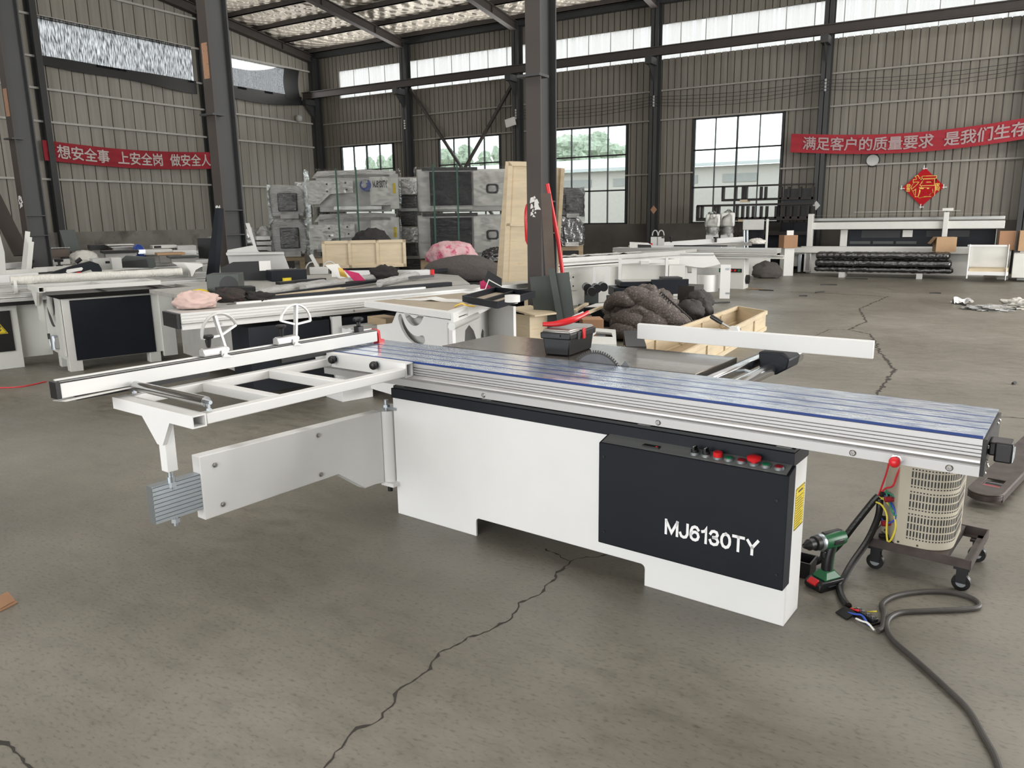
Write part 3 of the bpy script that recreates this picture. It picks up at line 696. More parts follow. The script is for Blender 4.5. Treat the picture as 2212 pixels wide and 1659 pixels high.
STROKES = {'M': (1.0, [[(.0, 0), (.0, 1)], [(.0, 1), (.5, .12), (1., 1)], [(1., 1), (1., 0)]]), 'J': (.62, [[(.62, 1), (.62, .28), (.5, .06), (.3, 0), (.1, .06), (.0, .26)]]),
    '6': (.68, [[(.64, .82), (.52, .97), (.34, 1), (.14, .9), (.03, .66), (0, .36), (.06, .12), (.22, .01), (.42, .0), (.6, .1), (.68, .31), (.6, .52), (.42, .61), (.22, .58), (.05, .4)]]), '1': (.42, [[(.04, .78), (.24, .84), (.34, 1.), (.34, 0)]]),
    '3': (.66, [[(.02, .78), (.12, .95), (.32, 1), (.52, .95), (.6, .77), (.5, .58), (.28, .53)], [(.28, .53), (.54, .48), (.66, .28), (.56, .07), (.32, 0), (.1, .06), (0, .25)]]),
    '0': (.68, [[(.34, 1), (.14, .92), (.02, .7), (0, .5), (.02, .3), (.14, .08), (.34, 0), (.54, .08), (.66, .3), (.68, .5), (.66, .7), (.54, .92), (.34, 1)]]), 'T': (.8, [[(0, 1), (.8, 1)], [(.4, 1), (.4, 0)]]), 'Y': (.84, [[(0, 1), (.42, .46), (.84, 1)], [(.42, .46), (.42, 0)]])}
def stroke_text(mb, s, h, w, place, gap=.30):
    """bold lettering drawn as flat strokes of width w, cap height h; returns its length"""
    x = w / 2
    for c in s:
        cw, ls = STROKES[c]; hh = h - w
        for l in ls:
            pts = [Vector((x + a * hh, w / 2 + b * hh)) for a, b in l]
            e0 = (pts[0] - pts[1]).normalized() * w / 2; e1 = (pts[-1] - pts[-2]).normalized() * w / 2
            pts[0] = pts[0] + e0 * (0 if c in 'MY' and l[0][1] == 1 and len(l) > 2 else 1); pts[-1] = pts[-1] + e1
            vs = []
            for i, p in enumerate(pts):
                d0 = (pts[i] - pts[i - 1]).normalized() if i else (pts[1] - pts[0]).normalized(); d1 = (pts[i + 1] - pts[i]).normalized() if i < len(pts) - 1 else d0
                n0, n1 = Vector((-d0.y, d0.x)), Vector((-d1.y, d1.x)); m_ = (n0 + n1).normalized(); k = w / 2 / max(.35, m_.dot(n0)); vs += [p + m_ * k, p - m_ * k]
            mb.add([place(v.x, v.y) for v in vs], [(2 * i, 2 * i + 1, 2 * i + 3, 2 * i + 2) for i in range(len(pts) - 1)])
        x += cw * hh + gap * h * .62 + w * .9 * .3
    return x
ln = stroke_text(MB(), 'MJ6130TY', .067, .012, lambda x, y: (x, y, 0))
stroke_text(mb, 'MJ6130TY', .067, .012, lambda x, y: (-1.288 + x * .395 / ln, 2.7297, .2975 + y))
P('lettering', mb, 'lettering', cb)
mb = MB()
for x, z in ((-1.575, .575), (-.845, .535), (-.83, .245), (-1.57, .24)): mb.lathe((x, 2.731, z), (0, -1, 0), [(0, .006), (.003, .005), (.003, .0005)], 10)
P('screw', mb, 'black', cb)
# yellow notice on the end
wl_ = P('warning_label', MB().box(BX1, 2.862, .375, BX1 + .0015, 2.968, .545), 'yellow')
mb = MB()
for k in range(17):
    z = .548 - .0105 * k
    if k == 0: continue
    if k == 2: mb.box(BX1 + .0015, 2.89, z - .004, BX1 + .002, 2.945, z + .003)
    elif k > 3:
        mb.box(BX1 + .0015, 2.872, z - .0012, BX1 + .002, 2.952 - (.02 if k % 5 == 0 else 0), z + .0012)
for k in range(11):
    y = 2.866 + k * .0098
    for z in (.378, .542): mb.box(BX1 + .0015, y, z - .002, BX1 + .002, y + .005, z + .002)
for k in range(17):
    z = .379 + k * .0098
    for y in (2.8635, 2.9665): mb.box(BX1 + .0015, y - .0015, z, BX1 + .002, y + .0015, z + .005)
P('label_print', mb, 'ink', wl_)

# sliding table
SX0, SX1, SY0, SY1, SZ0, SZ1 = -3.36, -.225, 2.742, 3.168, .741, .874
st = P('sliding_table', MB().prism(slider_profile(SY0, SY1, SZ0, SZ1 - .002), 'x', SX0, SX1), 'alu')
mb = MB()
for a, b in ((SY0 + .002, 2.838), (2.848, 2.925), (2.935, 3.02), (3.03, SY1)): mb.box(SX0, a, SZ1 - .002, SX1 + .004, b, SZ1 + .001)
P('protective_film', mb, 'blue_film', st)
mb = MB()
for y in (2.843, 2.93, 3.025): mb.box(SX0, y - .006, SZ1 - .002, SX1 + .002, y + .006, SZ1 + .0014)
mb.box(SX0, SY0 - .001, SZ1 - .008, SX1, SY0 + .003, SZ1 + .0012)
P('film_seam', mb, 'blue_seam', st)
mb = MB().prism([(SY0 + .004, SZ1 - .01), (SY0 + .004, SZ0 + .002), (SY0 + .09, SZ0 + .002), (SY0 + .12, SZ0 + .035), (SY1 - .02, SZ0 + .035), (SY1 - .004, SZ1 - .03), (SY1 - .004, SZ1 - .01)], 'x', SX1, SX1 + .012)
P('end_cap', mb, 'black', st)
mb = MB()
for y, z in ((2.76, .752), (2.77, .79), (2.8, .77), (2.84, .752), (2.79, .83), (3.1, .85), (3.04, .852)): mb.sph((SX1 + .012, y, z), .006, 8, 5)
P('screw', mb, 'chrome', st)
mb = MB().box(SX1 + .012, 2.80, .80, SX1 + .075, 2.885, .845).box(SX1 + .03, 2.785, .785, SX1 + .08, 2.80, .85)
P('push_handle', mb, 'black', st, bevel=.006); P('handle_insert', MB().box(SX1 + .075, 2.79, .79, SX1 + .082, 2.86, .825), 'zinc', st)
for x in (-2.23, -1.334, -.601, -.308):
    P('bolt', MB().lathe((x, SY0, .757), (0, -1, 0), [(0, .0115), (.003, .0115), (.006, .008), (.006, .004), (.003, .003)], 14), 'chrome', st)
mb = MB().lathe((-.463, SY0, .757), (0, -1, 0), [(0, .02), (.012, .02), (.014, .012), (.02, .012)], 6); P('lock_nut', mb, 'chrome', st)
P('lock_knob', MB().sph((-.463, SY0 - .034, .757), .0185, 16, 10), 'red', st)

# rip table, blade, rip fence on its twin chrome rails
TY0, TY1, TX0, TX1 = 3.205, 3.71, -2.90, -1.385
P('rip_table', MB().box(TX0, TY0, .835, TX1, TY1, .87), 'castiron', bevel=.003)
mat('blade_rim', (.05, .048, .045), .5, .4, var=.2, scale=30)
mb = MB(); bx, bz, br = -1.88, .782, .156; bl = []
for k in range(72):
    a = 2 * math.pi * k / 72
    for da, rr in ((0, .145), (.016, .145), (.026, br), (.066, br - .001), (.072, .147)): bl.append((bx + rr * math.cos(a + da), bz + rr * math.sin(a + da)))
mb.prism(bl, 'y', 3.181, 3.1838)
sb = P('saw_blade', mb, 'blade_rim'); P('blade_face', MB().prism(arc((bx, bz), .138, 0, 355, 60), 'y', 3.1802, 3.1846), 'blade', sb); P('arbor', MB().cyl((bx, 3.17, bz), (bx, 3.2, bz), .03), 'steel', sb)
P('riving_knife', MB().prism([(-1.715, .80), (-1.70, .872), (-1.725, .90), (-1.755, .87), (-1.745, .80)], 'y', 3.1805, 3.1845), 'blade')
P('blade_insert', MB().box(-2.15, 3.172, .80, -1.45, 3.2, .866), 'darkgrey')
RY0, RY1 = 3.15, 4.22
rl = P('fence_rail', MB().box(TX1, RY0, .80, TX1 + .035, RY1, .845), 'black')
P('rail_bar', MB().box(TX1 + .03, RY0, .81, TX1 + .075, RY1, .858), 'chrome', rl, bevel=.008)
P('rail_tube', MB().cyl((TX1 + .145, RY0, .812), (TX1 + .145, RY1, .812), .031, 20), 'chrome', rl)
mb = MB()
for y in (3.3, 3.62, 3.95): mb.cyl((TX1 + .05, y, .83), (TX1 + .13, y, .815), .008)
P('rail_pin', mb, 'zinc', rl)
FY = 3.80
fx0, fx1 = -1.99, -.782
rf = P('rip_fence', MB().prism([(FY, .905), (FY, .985), (FY + .01, .988), (FY + .028, .988), (FY + .028, .903)], 'x', fx0, fx1), 'white', bevel=.002)
P('fence_back', MB().box(fx0 + .35, FY + .028, .915, fx1 - .03, FY + .05, .978), 'alu', rf)
P('fence_carriage', MB().prism([(TX1 + .09, .80), (TX1 + .08, .895), (TX1 + .19, .895), (TX1 + .235, .87), (TX1 + .225, .82), (TX1 + .17, .785)], 'y', FY - .02, FY + .16), 'navy', rf, bevel=.008)
P('lever_mount', MB().prism([(-1.472, .985), (-1.465, 1.008), (-1.43, 1.008), (-1.42, .985)], 'y', FY + .005, FY + .035), 'offwhite', rf)
P('lever', MB().cyl((-1.462, FY + .02, .995), (-1.515, FY + .01, 1.025), .005), 'steel', rf)
P('lever_grip', MB().tube([(-1.51, FY + .01, 1.022), (-1.53, FY + .007, 1.033), (-1.562, FY, 1.052), (-1.568, FY, 1.055)], lambda t: .010 + .002 * math.sin(t * 3.1), 12), 'black', rf)

# swinging support arm on its pivot post
ax0, ax1 = -3.005, -2.945
arm = P('support_arm', MB().prism([(1.712, .315), (1.712, .598), (2.762, .578), (2.762, .18), (2.70, .19), (2.62, .19), (2.45, .315), (2.10, .315)], 'x', ax0, ax1), 'white', bevel=.003)
mb = MB()
for y, z in ((1.78, .545), (1.80, .36), (2.34, .545), (2.34, .345)): mb.lathe((ax1, y, z), (1, 0, 0), [(0, .011), (.006, .011), (.009, .007), (.009, .001)], 6)
P('arm_bolt', mb, 'steel', arm)
P('pivot_post', MB().cyl((-2.953, 2.808, .185), (-2.953, 2.808, .575), .043, 28), 'white')
mb = MB().lathe((-2.953, 2.808, .555), (0, 0, 1), [(0, .012), (.075, .012), (.075, .001)], 12).lathe((-2.953, 2.808, .59), (0, 0, 1), [(0, .02), (.014, .02)], 6)
mb.box(-2.975, 2.80, .58, -2.88, 2.87, .594); P('pivot_bolt', mb, 'zinc')
mb = MB().box(-2.97, 2.76, .165, -2.88, 2.87, .185); P('pivot_bracket', mb, 'white'); P('pivot_foot', MB().cyl((-2.953, 2.808, .12), (-2.953, 2.808, .165), .014, 12), 'rubber')
mb = MB(); y0, y1 = 1.50, 1.80; pts = []
zz = .365
for k in range(9): pts += [(-2.951, zz), (-2.951, zz + .012), (-2.955, zz + .014), (-2.955, zz + .017)]; zz += .0175
pts += [(-2.951, zz), (-2.999, zz), (-2.999, .365)]
mb.prism(pts, 'y', y0, y1); P('support_tube', mb, 'zinc')
# outrigger table: welded frame, roller, gusset and telescopic prop
OX0, OX1, OY0, OY1 = -3.275, -2.675, 1.548, 2.687
ot = P('outrigger_frame', MB().box(OX1 - .05, OY0 + .055, .804, OX1, OY1, .847).box(OX0, OY0 + .055, .804, OX0 + .045, OY1, .847).box(OX0 + .045, 1.93, .804, OX1 - .05, 1.98, .847).box(OX0 + .045, 2.29, .804, OX1 - .05, 2.34, .847), 'white', bevel=.004)
def boxtube(mb, x0, x1, y0, y1, z0, z1, t=.006):
    mb.box(x0, y0, z0, x1, y0 + t, z1).box(x0, y1 - t, z0, x1, y1, z1).box(x0, y0 + t, z0, x1, y1 - t, z0 + t).box(x0, y0 + t, z1 - t, x1, y1 - t, z1); return mb
P('end_rail', boxtube(MB(), OX0 + .0, OX1 + .002, OY0 - .008, OY0 + .052, .80, .85), 'white', ot)
P('mounting_tube', boxtube(MB(), -3.36, -2.675, 2.688, 2.739, .80, .872, .007), 'white', ot)
for x in (-3.19, -2.875):
    P('clamp_knob', MB().lathe((x, 2.688, .846), (0, -1, 0), [(0, .012), (.012, .012), (.016, .017), (.022, .0215), (.034, .0215), (.042, .017), (.046, .008), (.046, .001)], 18), 'black', ot)
    P('knob_ring', MB().lathe((x, 2.688, .846), (0, -1, 0), [(0, .019), (.008, .019)], 16), 'zinc', ot)
P('roller', MB().cyl((-3.23, 1.622, .888), (-2.70, 1.622, .888), .021, 22), 'chrome', ot)
for x in (-3.245, -2.685): P('roller_pin', MB().cyl((x - .015, 1.622, .888), (x + .015, 1.622, .888), .008, 10).cyl((x, 1.622, .855), (x, 1.622, .885), .006, 8).lathe((x, 1.622, .855), (0, 0, 1), [(0, .011), (.008, .011)], 6), 'zinc', ot)
P('gusset', MB().prism([(-3.08, .807), (-2.85, .807), (-2.93, .69), (-2.97, .69)], 'y', 1.552, 1.572), 'white', ot)
P('prop', MB().box(-2.985, 1.565, .57, -2.935, 1.61, .80), 'white', ot, bevel=.003)
mb = MB().cyl((-2.96, 1.588, .49), (-2.96, 1.588, .57), .011, 12).cyl((-2.96, 1.588, .50), (-2.96, 1.588, .545), .016, 14).lathe((-2.96, 1.588, .522), (0, 0, 1), [(-.02, .02), (.0, .02)], 6)
mb.cyl((-2.96, 1.588, .33), (-2.96, 1.588, .37), .011, 12).lathe((-2.96, 1.588, .345), (0, 0, 1), [(0, .019), (.018, .019)], 6); P('jack_screw', mb, 'zinc', ot)
# crosscut fence
fx = -3.257
cf = P('crosscut_fence', MB().box(fx - .05, 1.335, .886, fx, 3.055, .945), 'white', bevel=.002)
mb = MB().box(fx - .05, 1.335, .945, fx - .003, 3.055, .952).box(fx - .055, 1.335, .952, fx - .045, 3.055, .958); P('fence_track', mb, 'alu_dull', cf)
P('track_slot', MB().box(fx - .028, 1.335, .9455, fx - .012, 3.055, .9535).box(fx - .008, 1.335, .9435, fx - .002, 3.055, .9515), 'black', cf)
P('fence_end', MB().box(fx - .056, 1.318, .884, fx + .001, 1.336, .952), 'black', cf)
P('fence_underlay', MB().box(fx - .05, 1.40, .862, fx - .02, 2.0, .886), 'black', cf); P('fence_clamp', MB().box(fx - .05, 2.4, .86, fx - .01, 2.735, .886), 'black', cf)
mb = MB().prism([(3.055, .952), (3.062, .956), (3.08, .944), (3.083, .9), (3.10, .892), (3.11, .892), (3.11, .875), (3.07, .875), (3.066, .93), (3.055, .94)], 'x', fx - .05, fx - .002); P('fence_nose', mb, 'red', cf)
def flip_stop(y, lean, kn):
    s_ = P('stop_slider', MB().prism([(fx - .052, .955), (fx - .008, .955), (fx - .006, .975), (fx - .012, .99), (fx - .03, .995), (fx - .05, .985)], 'y', y - .075, y + .045), 'alu', cf, bevel=.003)
    P('slider_foot', MB().box(fx - .008, y + .01, .94, fx + .002, y + .04, .975).prism([(y + .01, .945), (y + .06, .938), (y + .06, .944), (y + .02, .96)], 'x', fx - .006, fx + .008), 'alu_dull', cf)
    a = R(lean); rot = lambda dy, dz: (y + .05 + dy * math.cos(a) + dz * math.sin(a), .975 + dz * math.cos(a) - dy * math.sin(a))
    mb = MB(); rad = [(fx - .03, *rot(dy, dz)) for dy, dz in [(-.085, .10)] + [(.09 * math.sin(R(t)), .075 + .09 * math.cos(R(t))) for t in range(-70, 76, 12)] + [(.10, .09)]]
    mb.tube([(fx - .03, *rot(.095 * math.sin(R(t)), .078 + .095 * math.cos(R(t)))) for t in range(-84, 90, 12)], .0075, 6)
    mb.beam((fx - .03, *rot(0, -.01)), (fx - .03, *rot(0, .17)), .012, .022, (1, 0, 0))
    mb.beam((fx - .03, *rot(-.092, .088)), (fx - .03, *rot(0, .07)), .01, .014, (1, 0, 0)).beam((fx - .03, *rot(.092, .088)), (fx - .03, *rot(0, .07)), .01, .014, (1, 0, 0))
    mb.cyl((fx - .04, *rot(0, 0)), (fx - .012, *rot(0, 0)), .012, 12)
    P('flip_stop', mb, 'alu_dull', cf)
    P('stop_knob', MB().lathe((fx - .03, y - .035, .993), (0, 0, 1), [(0, .008), (.012, .011), (.04, .015), (.046, .026), (.054, .028), (.06, .022), (.061, .001)], 14), 'black', cf)
flip_stop(2.05, -14, 1); flip_stop(2.46, 6, 1)
P('track_knob', MB().box(fx - .05, 2.925, .95, fx - .01, 2.965, .985).lathe((fx - .03, 2.945, .985), (0, 0, 1), [(0, .012), (.025, .012), (.03, .03), (.042, .032), (.05, .022), (.05, .001)], 12), 'black', cf, bevel=.003)

# things lying on the saw
tb = Thing('tool_box', 'black plastic tool box with a grey lid standing on the saw table', 'tool box', S(-2.19, 3.415, .8705), TH + R(6))
tp = lambda x, y, z0, x1, y1, z1: [(-x, -y, z0), (x, -y, z0), (x, y, z0), (-x, y, z0), (-x1, -y1, z1), (x1, -y1, z1), (x1, y1, z1), (-x1, y1, z1)]
BF = [(3, 2, 1, 0), (4, 5, 6, 7), (0, 1, 5, 4), (1, 2, 6, 5), (2, 3, 7, 6), (3, 0, 4, 7)]
tb.p('tub', MB().add(tp(.068, .135, 0, .078, .145, .095), BF), 'black', bevel=.006)
ld = tb.p('lid', MB().add(tp(.086, .153, .085, .088, .155, .118), BF), 'black', bevel=.006)
tb.p('lid_top', MB().add(tp(.082, .148, .118, .072, .138, .134), BF), 'steel', ld, bevel=.006)
tb.p('latch', MB().box(.086, -.02, .075, .095, .012, .132), 'red', ld, bevel=.004)
tb.p('catch', MB().box(.086, -.075, .08, .092, -.05, .118).box(-.02, -.16, .10, .03, -.153, .112), 'darkgrey', ld)
# red grip lying across the lid
mb = MB(); f = lambda u, v: 0
pts = smooth([(-.10, -.10, 0), (-.03, -.075, .004), (.03, -.03, .02), (.06, .02, .035), (.075, .075, .05)], 6)
mb.tube(pts, lambda t: .011 + .007 * math.sin(math.pi * min(1, t * 1.15)) ** 2, 10)
single('red_grip', 'red plastic tool handle lying across the lid of the black tool box', 'handle', mb, 'red', S(-2.19, 3.415, 1.022), TH + R(6))
mb = MB().tube(smooth([(-.005, .01, .018), (.02, .04, .034), (.05, .075, .05)], 5), .006, 6); o = obj('grip_edge', mb, 'paper', COL.objects['red_grip'])

# ================================================================ floor cracks
def crack(px, w, seed):
    r = random.Random(seed); pts = []
    base = [Pz(*p) for p in px]
    for a, b in zip(base, base[1:]):
        n_ = max(3, int((b - a).length / .02)); nn = Vector((-(b - a).y, (b - a).x, 0)).normalized()
        for k in range(n_): pts.append(a + (b - a) * k / n_ + nn * (r.uniform(-.006, .006) + .03 * noise.noise(Vector((a.x * 3 + k * .16, seed, a.y * 5)))) * (1 if k else .2))
    pts.append(base[-1]); vs = []; fs = []
    for i, p in enumerate(pts):
        d = (pts[min(i + 1, len(pts) - 1)] - pts[max(i - 1, 0)]).normalized(); nn = Vector((-d.y, d.x, 0)); ww = w * (r.uniform(.25, 1.) if r.random() > .12 else 1.8)
        vs += [p + nn * ww / 2 + Vector((0, 0, .0012)), p - nn * ww / 2 + Vector((0, 0, .0012))]
    struct('floor_crack', MB().add(vs, [(2 * i, 2 * i + 1, 2 * i + 3, 2 * i + 2) for i in range(len(pts) - 1)]), 'crack', floor)
mat('crack', (.035, .03, .025), .9)
crack([(1345, 1192), (1280, 1205), (1232, 1213), (1190, 1258), (1165, 1285), (1120, 1310), (1092, 1345), (1010, 1376), (960, 1405), (930, 1445), (852, 1500), (826, 1550), (760, 1582), (722, 1625), (680, 1672)], .008, 1)
crack([(1180, 1185), (1232, 1213)], .007, 5)
crack([(-20, 1590), (20, 1612), (75, 1665)], .010, 2)
crack([(1888, 880), (1895, 850), (1932, 800), (1918, 780), (1898, 758), (1893, 742), (1880, 722), (1834, 712), (1872, 694), (1862, 678), (1856, 668), (1918, 640)], .03, 3)
crack([(2147, 900), (2230, 905)], .012, 6)
crack([(1905, 640), (1800, 634), (1700, 630)], .03, 7)
crack([(1834, 712), (1790, 712), (1740, 735)], .012, 8)

# ================================================================ beside the saw: drill, cables, voltage regulator, fork
SF = TH
def sthing(name, label, cat, x, y, z=0, rz=0., group=None): return Thing(name, label, cat, S(x, y, z), TH + rz, group)
dr = sthing('cordless_drill', 'green and black cordless drill standing on its battery beside the saw', 'drill', -.783, 3.245, 0, R(-78))
# local +x = where the chuck points... turned so the chuck faces the camera's side
dr = dr
d = lambda n, mb, m, par=None, **k: dr.p(n, mb, m, par, **k)
dr.o.rotation_euler = (0, 0, TH + R(-118))
bt = d('battery', MB().prism([(-.072, 0), (.064, 0), (.074, .012), (.072, .034), (.055, .046), (-.066, .044), (-.075, .03), (-.075, .008)], 'y', -.043, .043), 'black', bevel=.005)
d('battery_latch', MB().obox((.068, 0, .039), (.03, .045, .014), Matrix.Rotation(R(35), 3, 'Y')), 'red', bt, bevel=.003)
d('battery_mark', MB().box(-.04, .0431, .018, .02, .0436, .022), 'zinc', bt)
d('foot_shell', MB().add([(-.06, -.04, .045), (.04, -.04, .045), (.04, .04, .045), (-.06, .04, .045), (-.03, -.022, .082), (.022, -.022, .078), (.022, .022, .078), (-.03, .022, .082)], BF), 'drillgreen', bevel=.006)
hd = d('handle', MB().tube([(-.006, 0, .06), (-.006, 0, .10), (-.010, 0, .14), (-.022, 0, .18)], .0225, 12), 'black')
d('handle_shell', MB().tube([(-.016, 0, .065), (-.018, 0, .10), (-.022, 0, .145), (-.034, 0, .185)], .0185, 12), 'drillgreen', hd)
d('trigger', MB().prism([(.014, .135), (.03, .14), (.028, .165), (.012, .165)], 'y', -.009, .009), 'black', bevel=.003)
bo = d('motor_housing', MB().lathe((-.088, 0, .212), (1, 0, 0), [(0, .022), (.006, .032), (.04, .037), (.10, .036), (.125, .034)], 20), 'drillgreen')
d('housing_trim', MB().box(-.07, -.012, .235, .03, .012, .251).box(-.06, -.0385, .20, .0, .0385, .222).box(-.09, -.02, .195, -.07, .02, .238), 'black', bo, bevel=.005)
d('torque_ring', MB().lathe((.036, 0, .212), (1, 0, 0), [(0, .036), (.012, .037), (.018, .033)], 22), 'zinc')
d('clutch_ring', MB().lathe((.054, 0, .212), (1, 0, 0), [(0, .032), (.022, .031), (.024, .026)], 22), 'black')
ck = d('chuck', MB().lathe((.078, 0, .212), (1, 0, 0), [(0, .024), (.03, .024), (.034, .021), (.052, .012), (.056, .010), (.056, .004)], 20), 'black')
d('bit_socket', MB().cyl((.13, 0, .212), (.137, 0, .212), .005, 10), 'chrome', ck)
t = sthing('plastic_tray', 'small open black plastic tray on the floor half hidden by the saw', 'tray', -.905, 3.32, 0)
t.p('tray_body', MB().add([(-.05, -.05, 0), (.05, -.05, 0), (.05, .05, 0), (-.05, .05, 0), (-.055, -.055, .075), (.055, -.055, .075), (.055, .055, .075), (-.055, .055, .075), (-.048, -.048, .075), (.048, -.048, .075), (.048, .048, .075), (-.048, .048, .075), (-.045, -.045, .008), (.045, -.045, .008), (.045, .045, .008), (-.045, .045, .008)],
    [(3, 2, 1, 0), (0, 1, 5, 4), (1, 2, 6, 5), (2, 3, 7, 6), (3, 0, 4, 7), (4, 5, 9, 8), (5, 6, 10, 9), (6, 7, 11, 10), (7, 4, 8, 11), (8, 9, 13, 12), (9, 10, 14, 13), (10, 11, 15, 14), (11, 8, 12, 15), (12, 13, 14, 15)]), 'black')
def stube(name, label, cat, pts, r, m, n=10, k=6, group=None):
    return single(name, label, cat, MB().tube(smooth([S(*p) for p in pts], k), r, n), m, group=group)
JX = (-.668, 3.60, .325)
hn = Thing('cable_harness', 'thick black sheathed cables with coloured wires wired to the cream regulator', 'cable harness', S(-.74, 3.3, 0), 0)
def htube(name, pts, r, m, par=None, n=10, k=6, th=None):
    th = th or hn; lo = th.o.location
    if th.o.rotation_euler.z: o = obj(name, MB().tube([Matrix.Rotation(-th.o.rotation_euler.z, 3, 'Z') @ (p - lo) for p in smooth([S(*p) for p in pts], k)], r, n), m, th.o); return o
    return obj(name, MB().tube([p - lo for p in smooth([S(*p) for p in pts], k)], r, n), m, th.o)
JX = (-.668, 3.60, .325)
c1 = htube('cable', [(-.90, 3.40, .017), (-.86, 3.42, .03), (-.80, 3.48, .09), (-.74, 3.54, .20), (-.685, 3.59, .30), JX], .015, 'rubber')
c2 = htube('cable', [(-.660, 3.60, .31), (-.656, 3.57, .24), (-.675, 3.49, .15), (-.71, 3.38, .07), (-.722, 3.27, .02), (-.712, 3.21, .016), (-.68, 3.135, .016), (-.648, 3.088, .018)], .015, 'rubber')
def wire(name, m, pts, r=.0042, th=None): return htube(name, [JX if p is None else p for p in pts], r, m, None, 7, 5, th)
wire('red_wire', 'wire_red', [None, (-.655, 3.59, .38), (-.638, 3.57, .45), (-.625, 3.56, .54)])
wire('red_wire', 'wire_red', [None, (-.64, 3.585, .37), (-.605, 3.55, .40), (-.59, 3.54, .46), (-.565, 3.54, .54)])
wire('green_wire', 'wire_grn', [None, (-.635, 3.59, .35), (-.59, 3.555, .345), (-.568, 3.535, .30), (-.585, 3.53, .275), (-.62, 3.56, .33), (-.64, 3.60, .36)])
wire('blue_wire', 'wire_blu', [None, (-.63, 3.58, .335), (-.59, 3.54, .30), (-.58, 3.53, .26), (-.615, 3.55, .225), (-.65, 3.58, .24), (-.655, 3.6, .29)])
wire('yellow_wire', 'wire_yel', [None, (-.63, 3.575, .315), (-.595, 3.54, .29), (-.575, 3.525, .23), (-.585, 3.52, .17), (-.602, 3.53, .145)])
wire('yellow_wire', 'wire_yel', [(-.675, 3.585, .30), (-.645, 3.57, .295), (-.618, 3.55, .26), (-.612, 3.54, .19), (-.602, 3.53, .145)])
# regulator in its perforated cream case, on a welded trolley
rg = Thing('voltage_regulator', 'cream perforated metal regulator case standing on the small trolley', 'regulator', S(-.505, 3.68, .1485), TH)
w0, d0, h0 = .145, .155, .46
plan = [(-w0, -d0 * .25), (-w0 + .075, -d0), (-w0 + .095, -d0)] + arc((w0 - .11, -d0 + .11), .11, -90, 0, 8) + [(w0, d0), (-w0, d0)]
rg.p('case', MB().prism(plan, 'z', 0, h0), 'cream', bevel=.003)
# slots: rows of dark louvres following the case
path = [(-w0 + .11, -d0)] + arc((w0 - .11, -d0 + .11), .11, -90, 0, 10) + [(w0, d0 - .02)]
seg = []; L0 = 0
for a, b in zip(path, path[1:]): l = math.dist(a, b); seg.append((L0, l, a, b)); L0 += l
def on(s):
    for l0, l, a, b in seg:
        if s <= l0 + l + 1e-6: t_ = (s - l0) / l; q = (a[0] + (b[0] - a[0]) * t_, a[1] + (b[1] - a[1]) * t_); nn = ((b[1] - a[1]) / l, -(b[0] - a[0]) / l); return q, nn, ((b[0] - a[0]) / l, (b[1] - a[1]) / l)
mb = MB()
z = .035
rows = []
for band in range(4):
    rows.append((z, .006)); z += .012
    for k in range(2 if band == 1 else 3 if band == 0 else 2): rows.append((z, .026)); z += .033
    rows.append((z, .006)); z += .022
for z, hh in rows:
    if z + hh > h0 - .02: continue
    s = .012
    while s < L0 - .012:
        q, nn, tt = on(s); w = .0032
        mb.add([(q[0] + tt[0] * a + nn[0] * .0008, q[1] + tt[1] * a + nn[1] * .0008, z + b) for a, b in ((-w, 0), (w, 0), (w, hh), (-w, hh))], [(0, 1, 2, 3)]); s += .0125
o = rg.p('vent_slots', mb, 'ink'); o['kind'] = 'stuff'
nrm = Vector((-(d0 * .75), -.075, 0)).normalized()
for (px_, py_, pz_, m) in ((-.128, -.075, .19, 'black'), (-.10, -.118, .185, 'darkred'), (-.133, -.068, .075, 'black'), (-.105, -.112, .07, 'darkred'), (-.112, -.10, .005, 'black')):
    c_ = Vector((px_, py_, pz_)); rg.p('terminal', MB().lathe(c_ - nrm * .006, nrm, [(0, .010), (.012, .010), (.014, .013), (.036, .013), (.038, .008), (.038, .001)], 12), m)
mb = MB()
for q in ((-.125, -.07, .02), (-.085, -.135, .01), (-.055, -.156, .012), (.02, -.154, .012), (.1, -.12, .012), (-.09, -.13, .43)): mb.sph(q, .005, 8, 5)
rg.p('case_screw', mb, 'rust')
tr = Thing('trolley', 'low trolley of dark steel angle on castors under the cream regulator', 'trolley', S(-.470, 3.735, 0), TH + R(-3))
x0, x1, y0, y1 = -.20, .20, -.215, .20
for a, b, c_, d_ in ((x0, y0, x1, y0), (x0, y1, x1, y1), (x0, y0, x0, y1), (x1, y0, x1, y1)):
    mb = MB().beam((a, b, .13), (c_, d_, .13), .006, .04)
    ox, oy = (0, .018 if b < 0 else -.018) if b == d_ else (.018 if a < 0 else -.018, 0)
    mb.beam((a + ox, b + oy, .112), (c_ + ox, d_ + oy, .112), .036, .006); tr.p('angle_rail', mb, 'rust')
tr.p('tray_plate', MB().box(x0 + .005, y0 + .005, .115, x1 - .09, y1 - .005, .148), 'rust')
for x in (x0 + .03, x1 - .03):
    for y in (y0 + .03, y1 - .03):
        cs = tr.p('castor', MB().cyl((x, y - .012, .036), (x, y + .012, .036), .036, 18), 'rubber')
        tr.p('castor_fork', MB().box(x - .02, y - .018, .035, x + .02, y - .014, .10).box(x - .02, y + .014, .035, x + .02, y + .018, .10).box(x - .03, y - .03, .098, x + .03, y + .03, .108), 'black', cs)
        tr.p('castor_hub', MB().cyl((x, y - .0135, .036), (x, y + .0135, .036), .02, 14), 'zinc', cs)
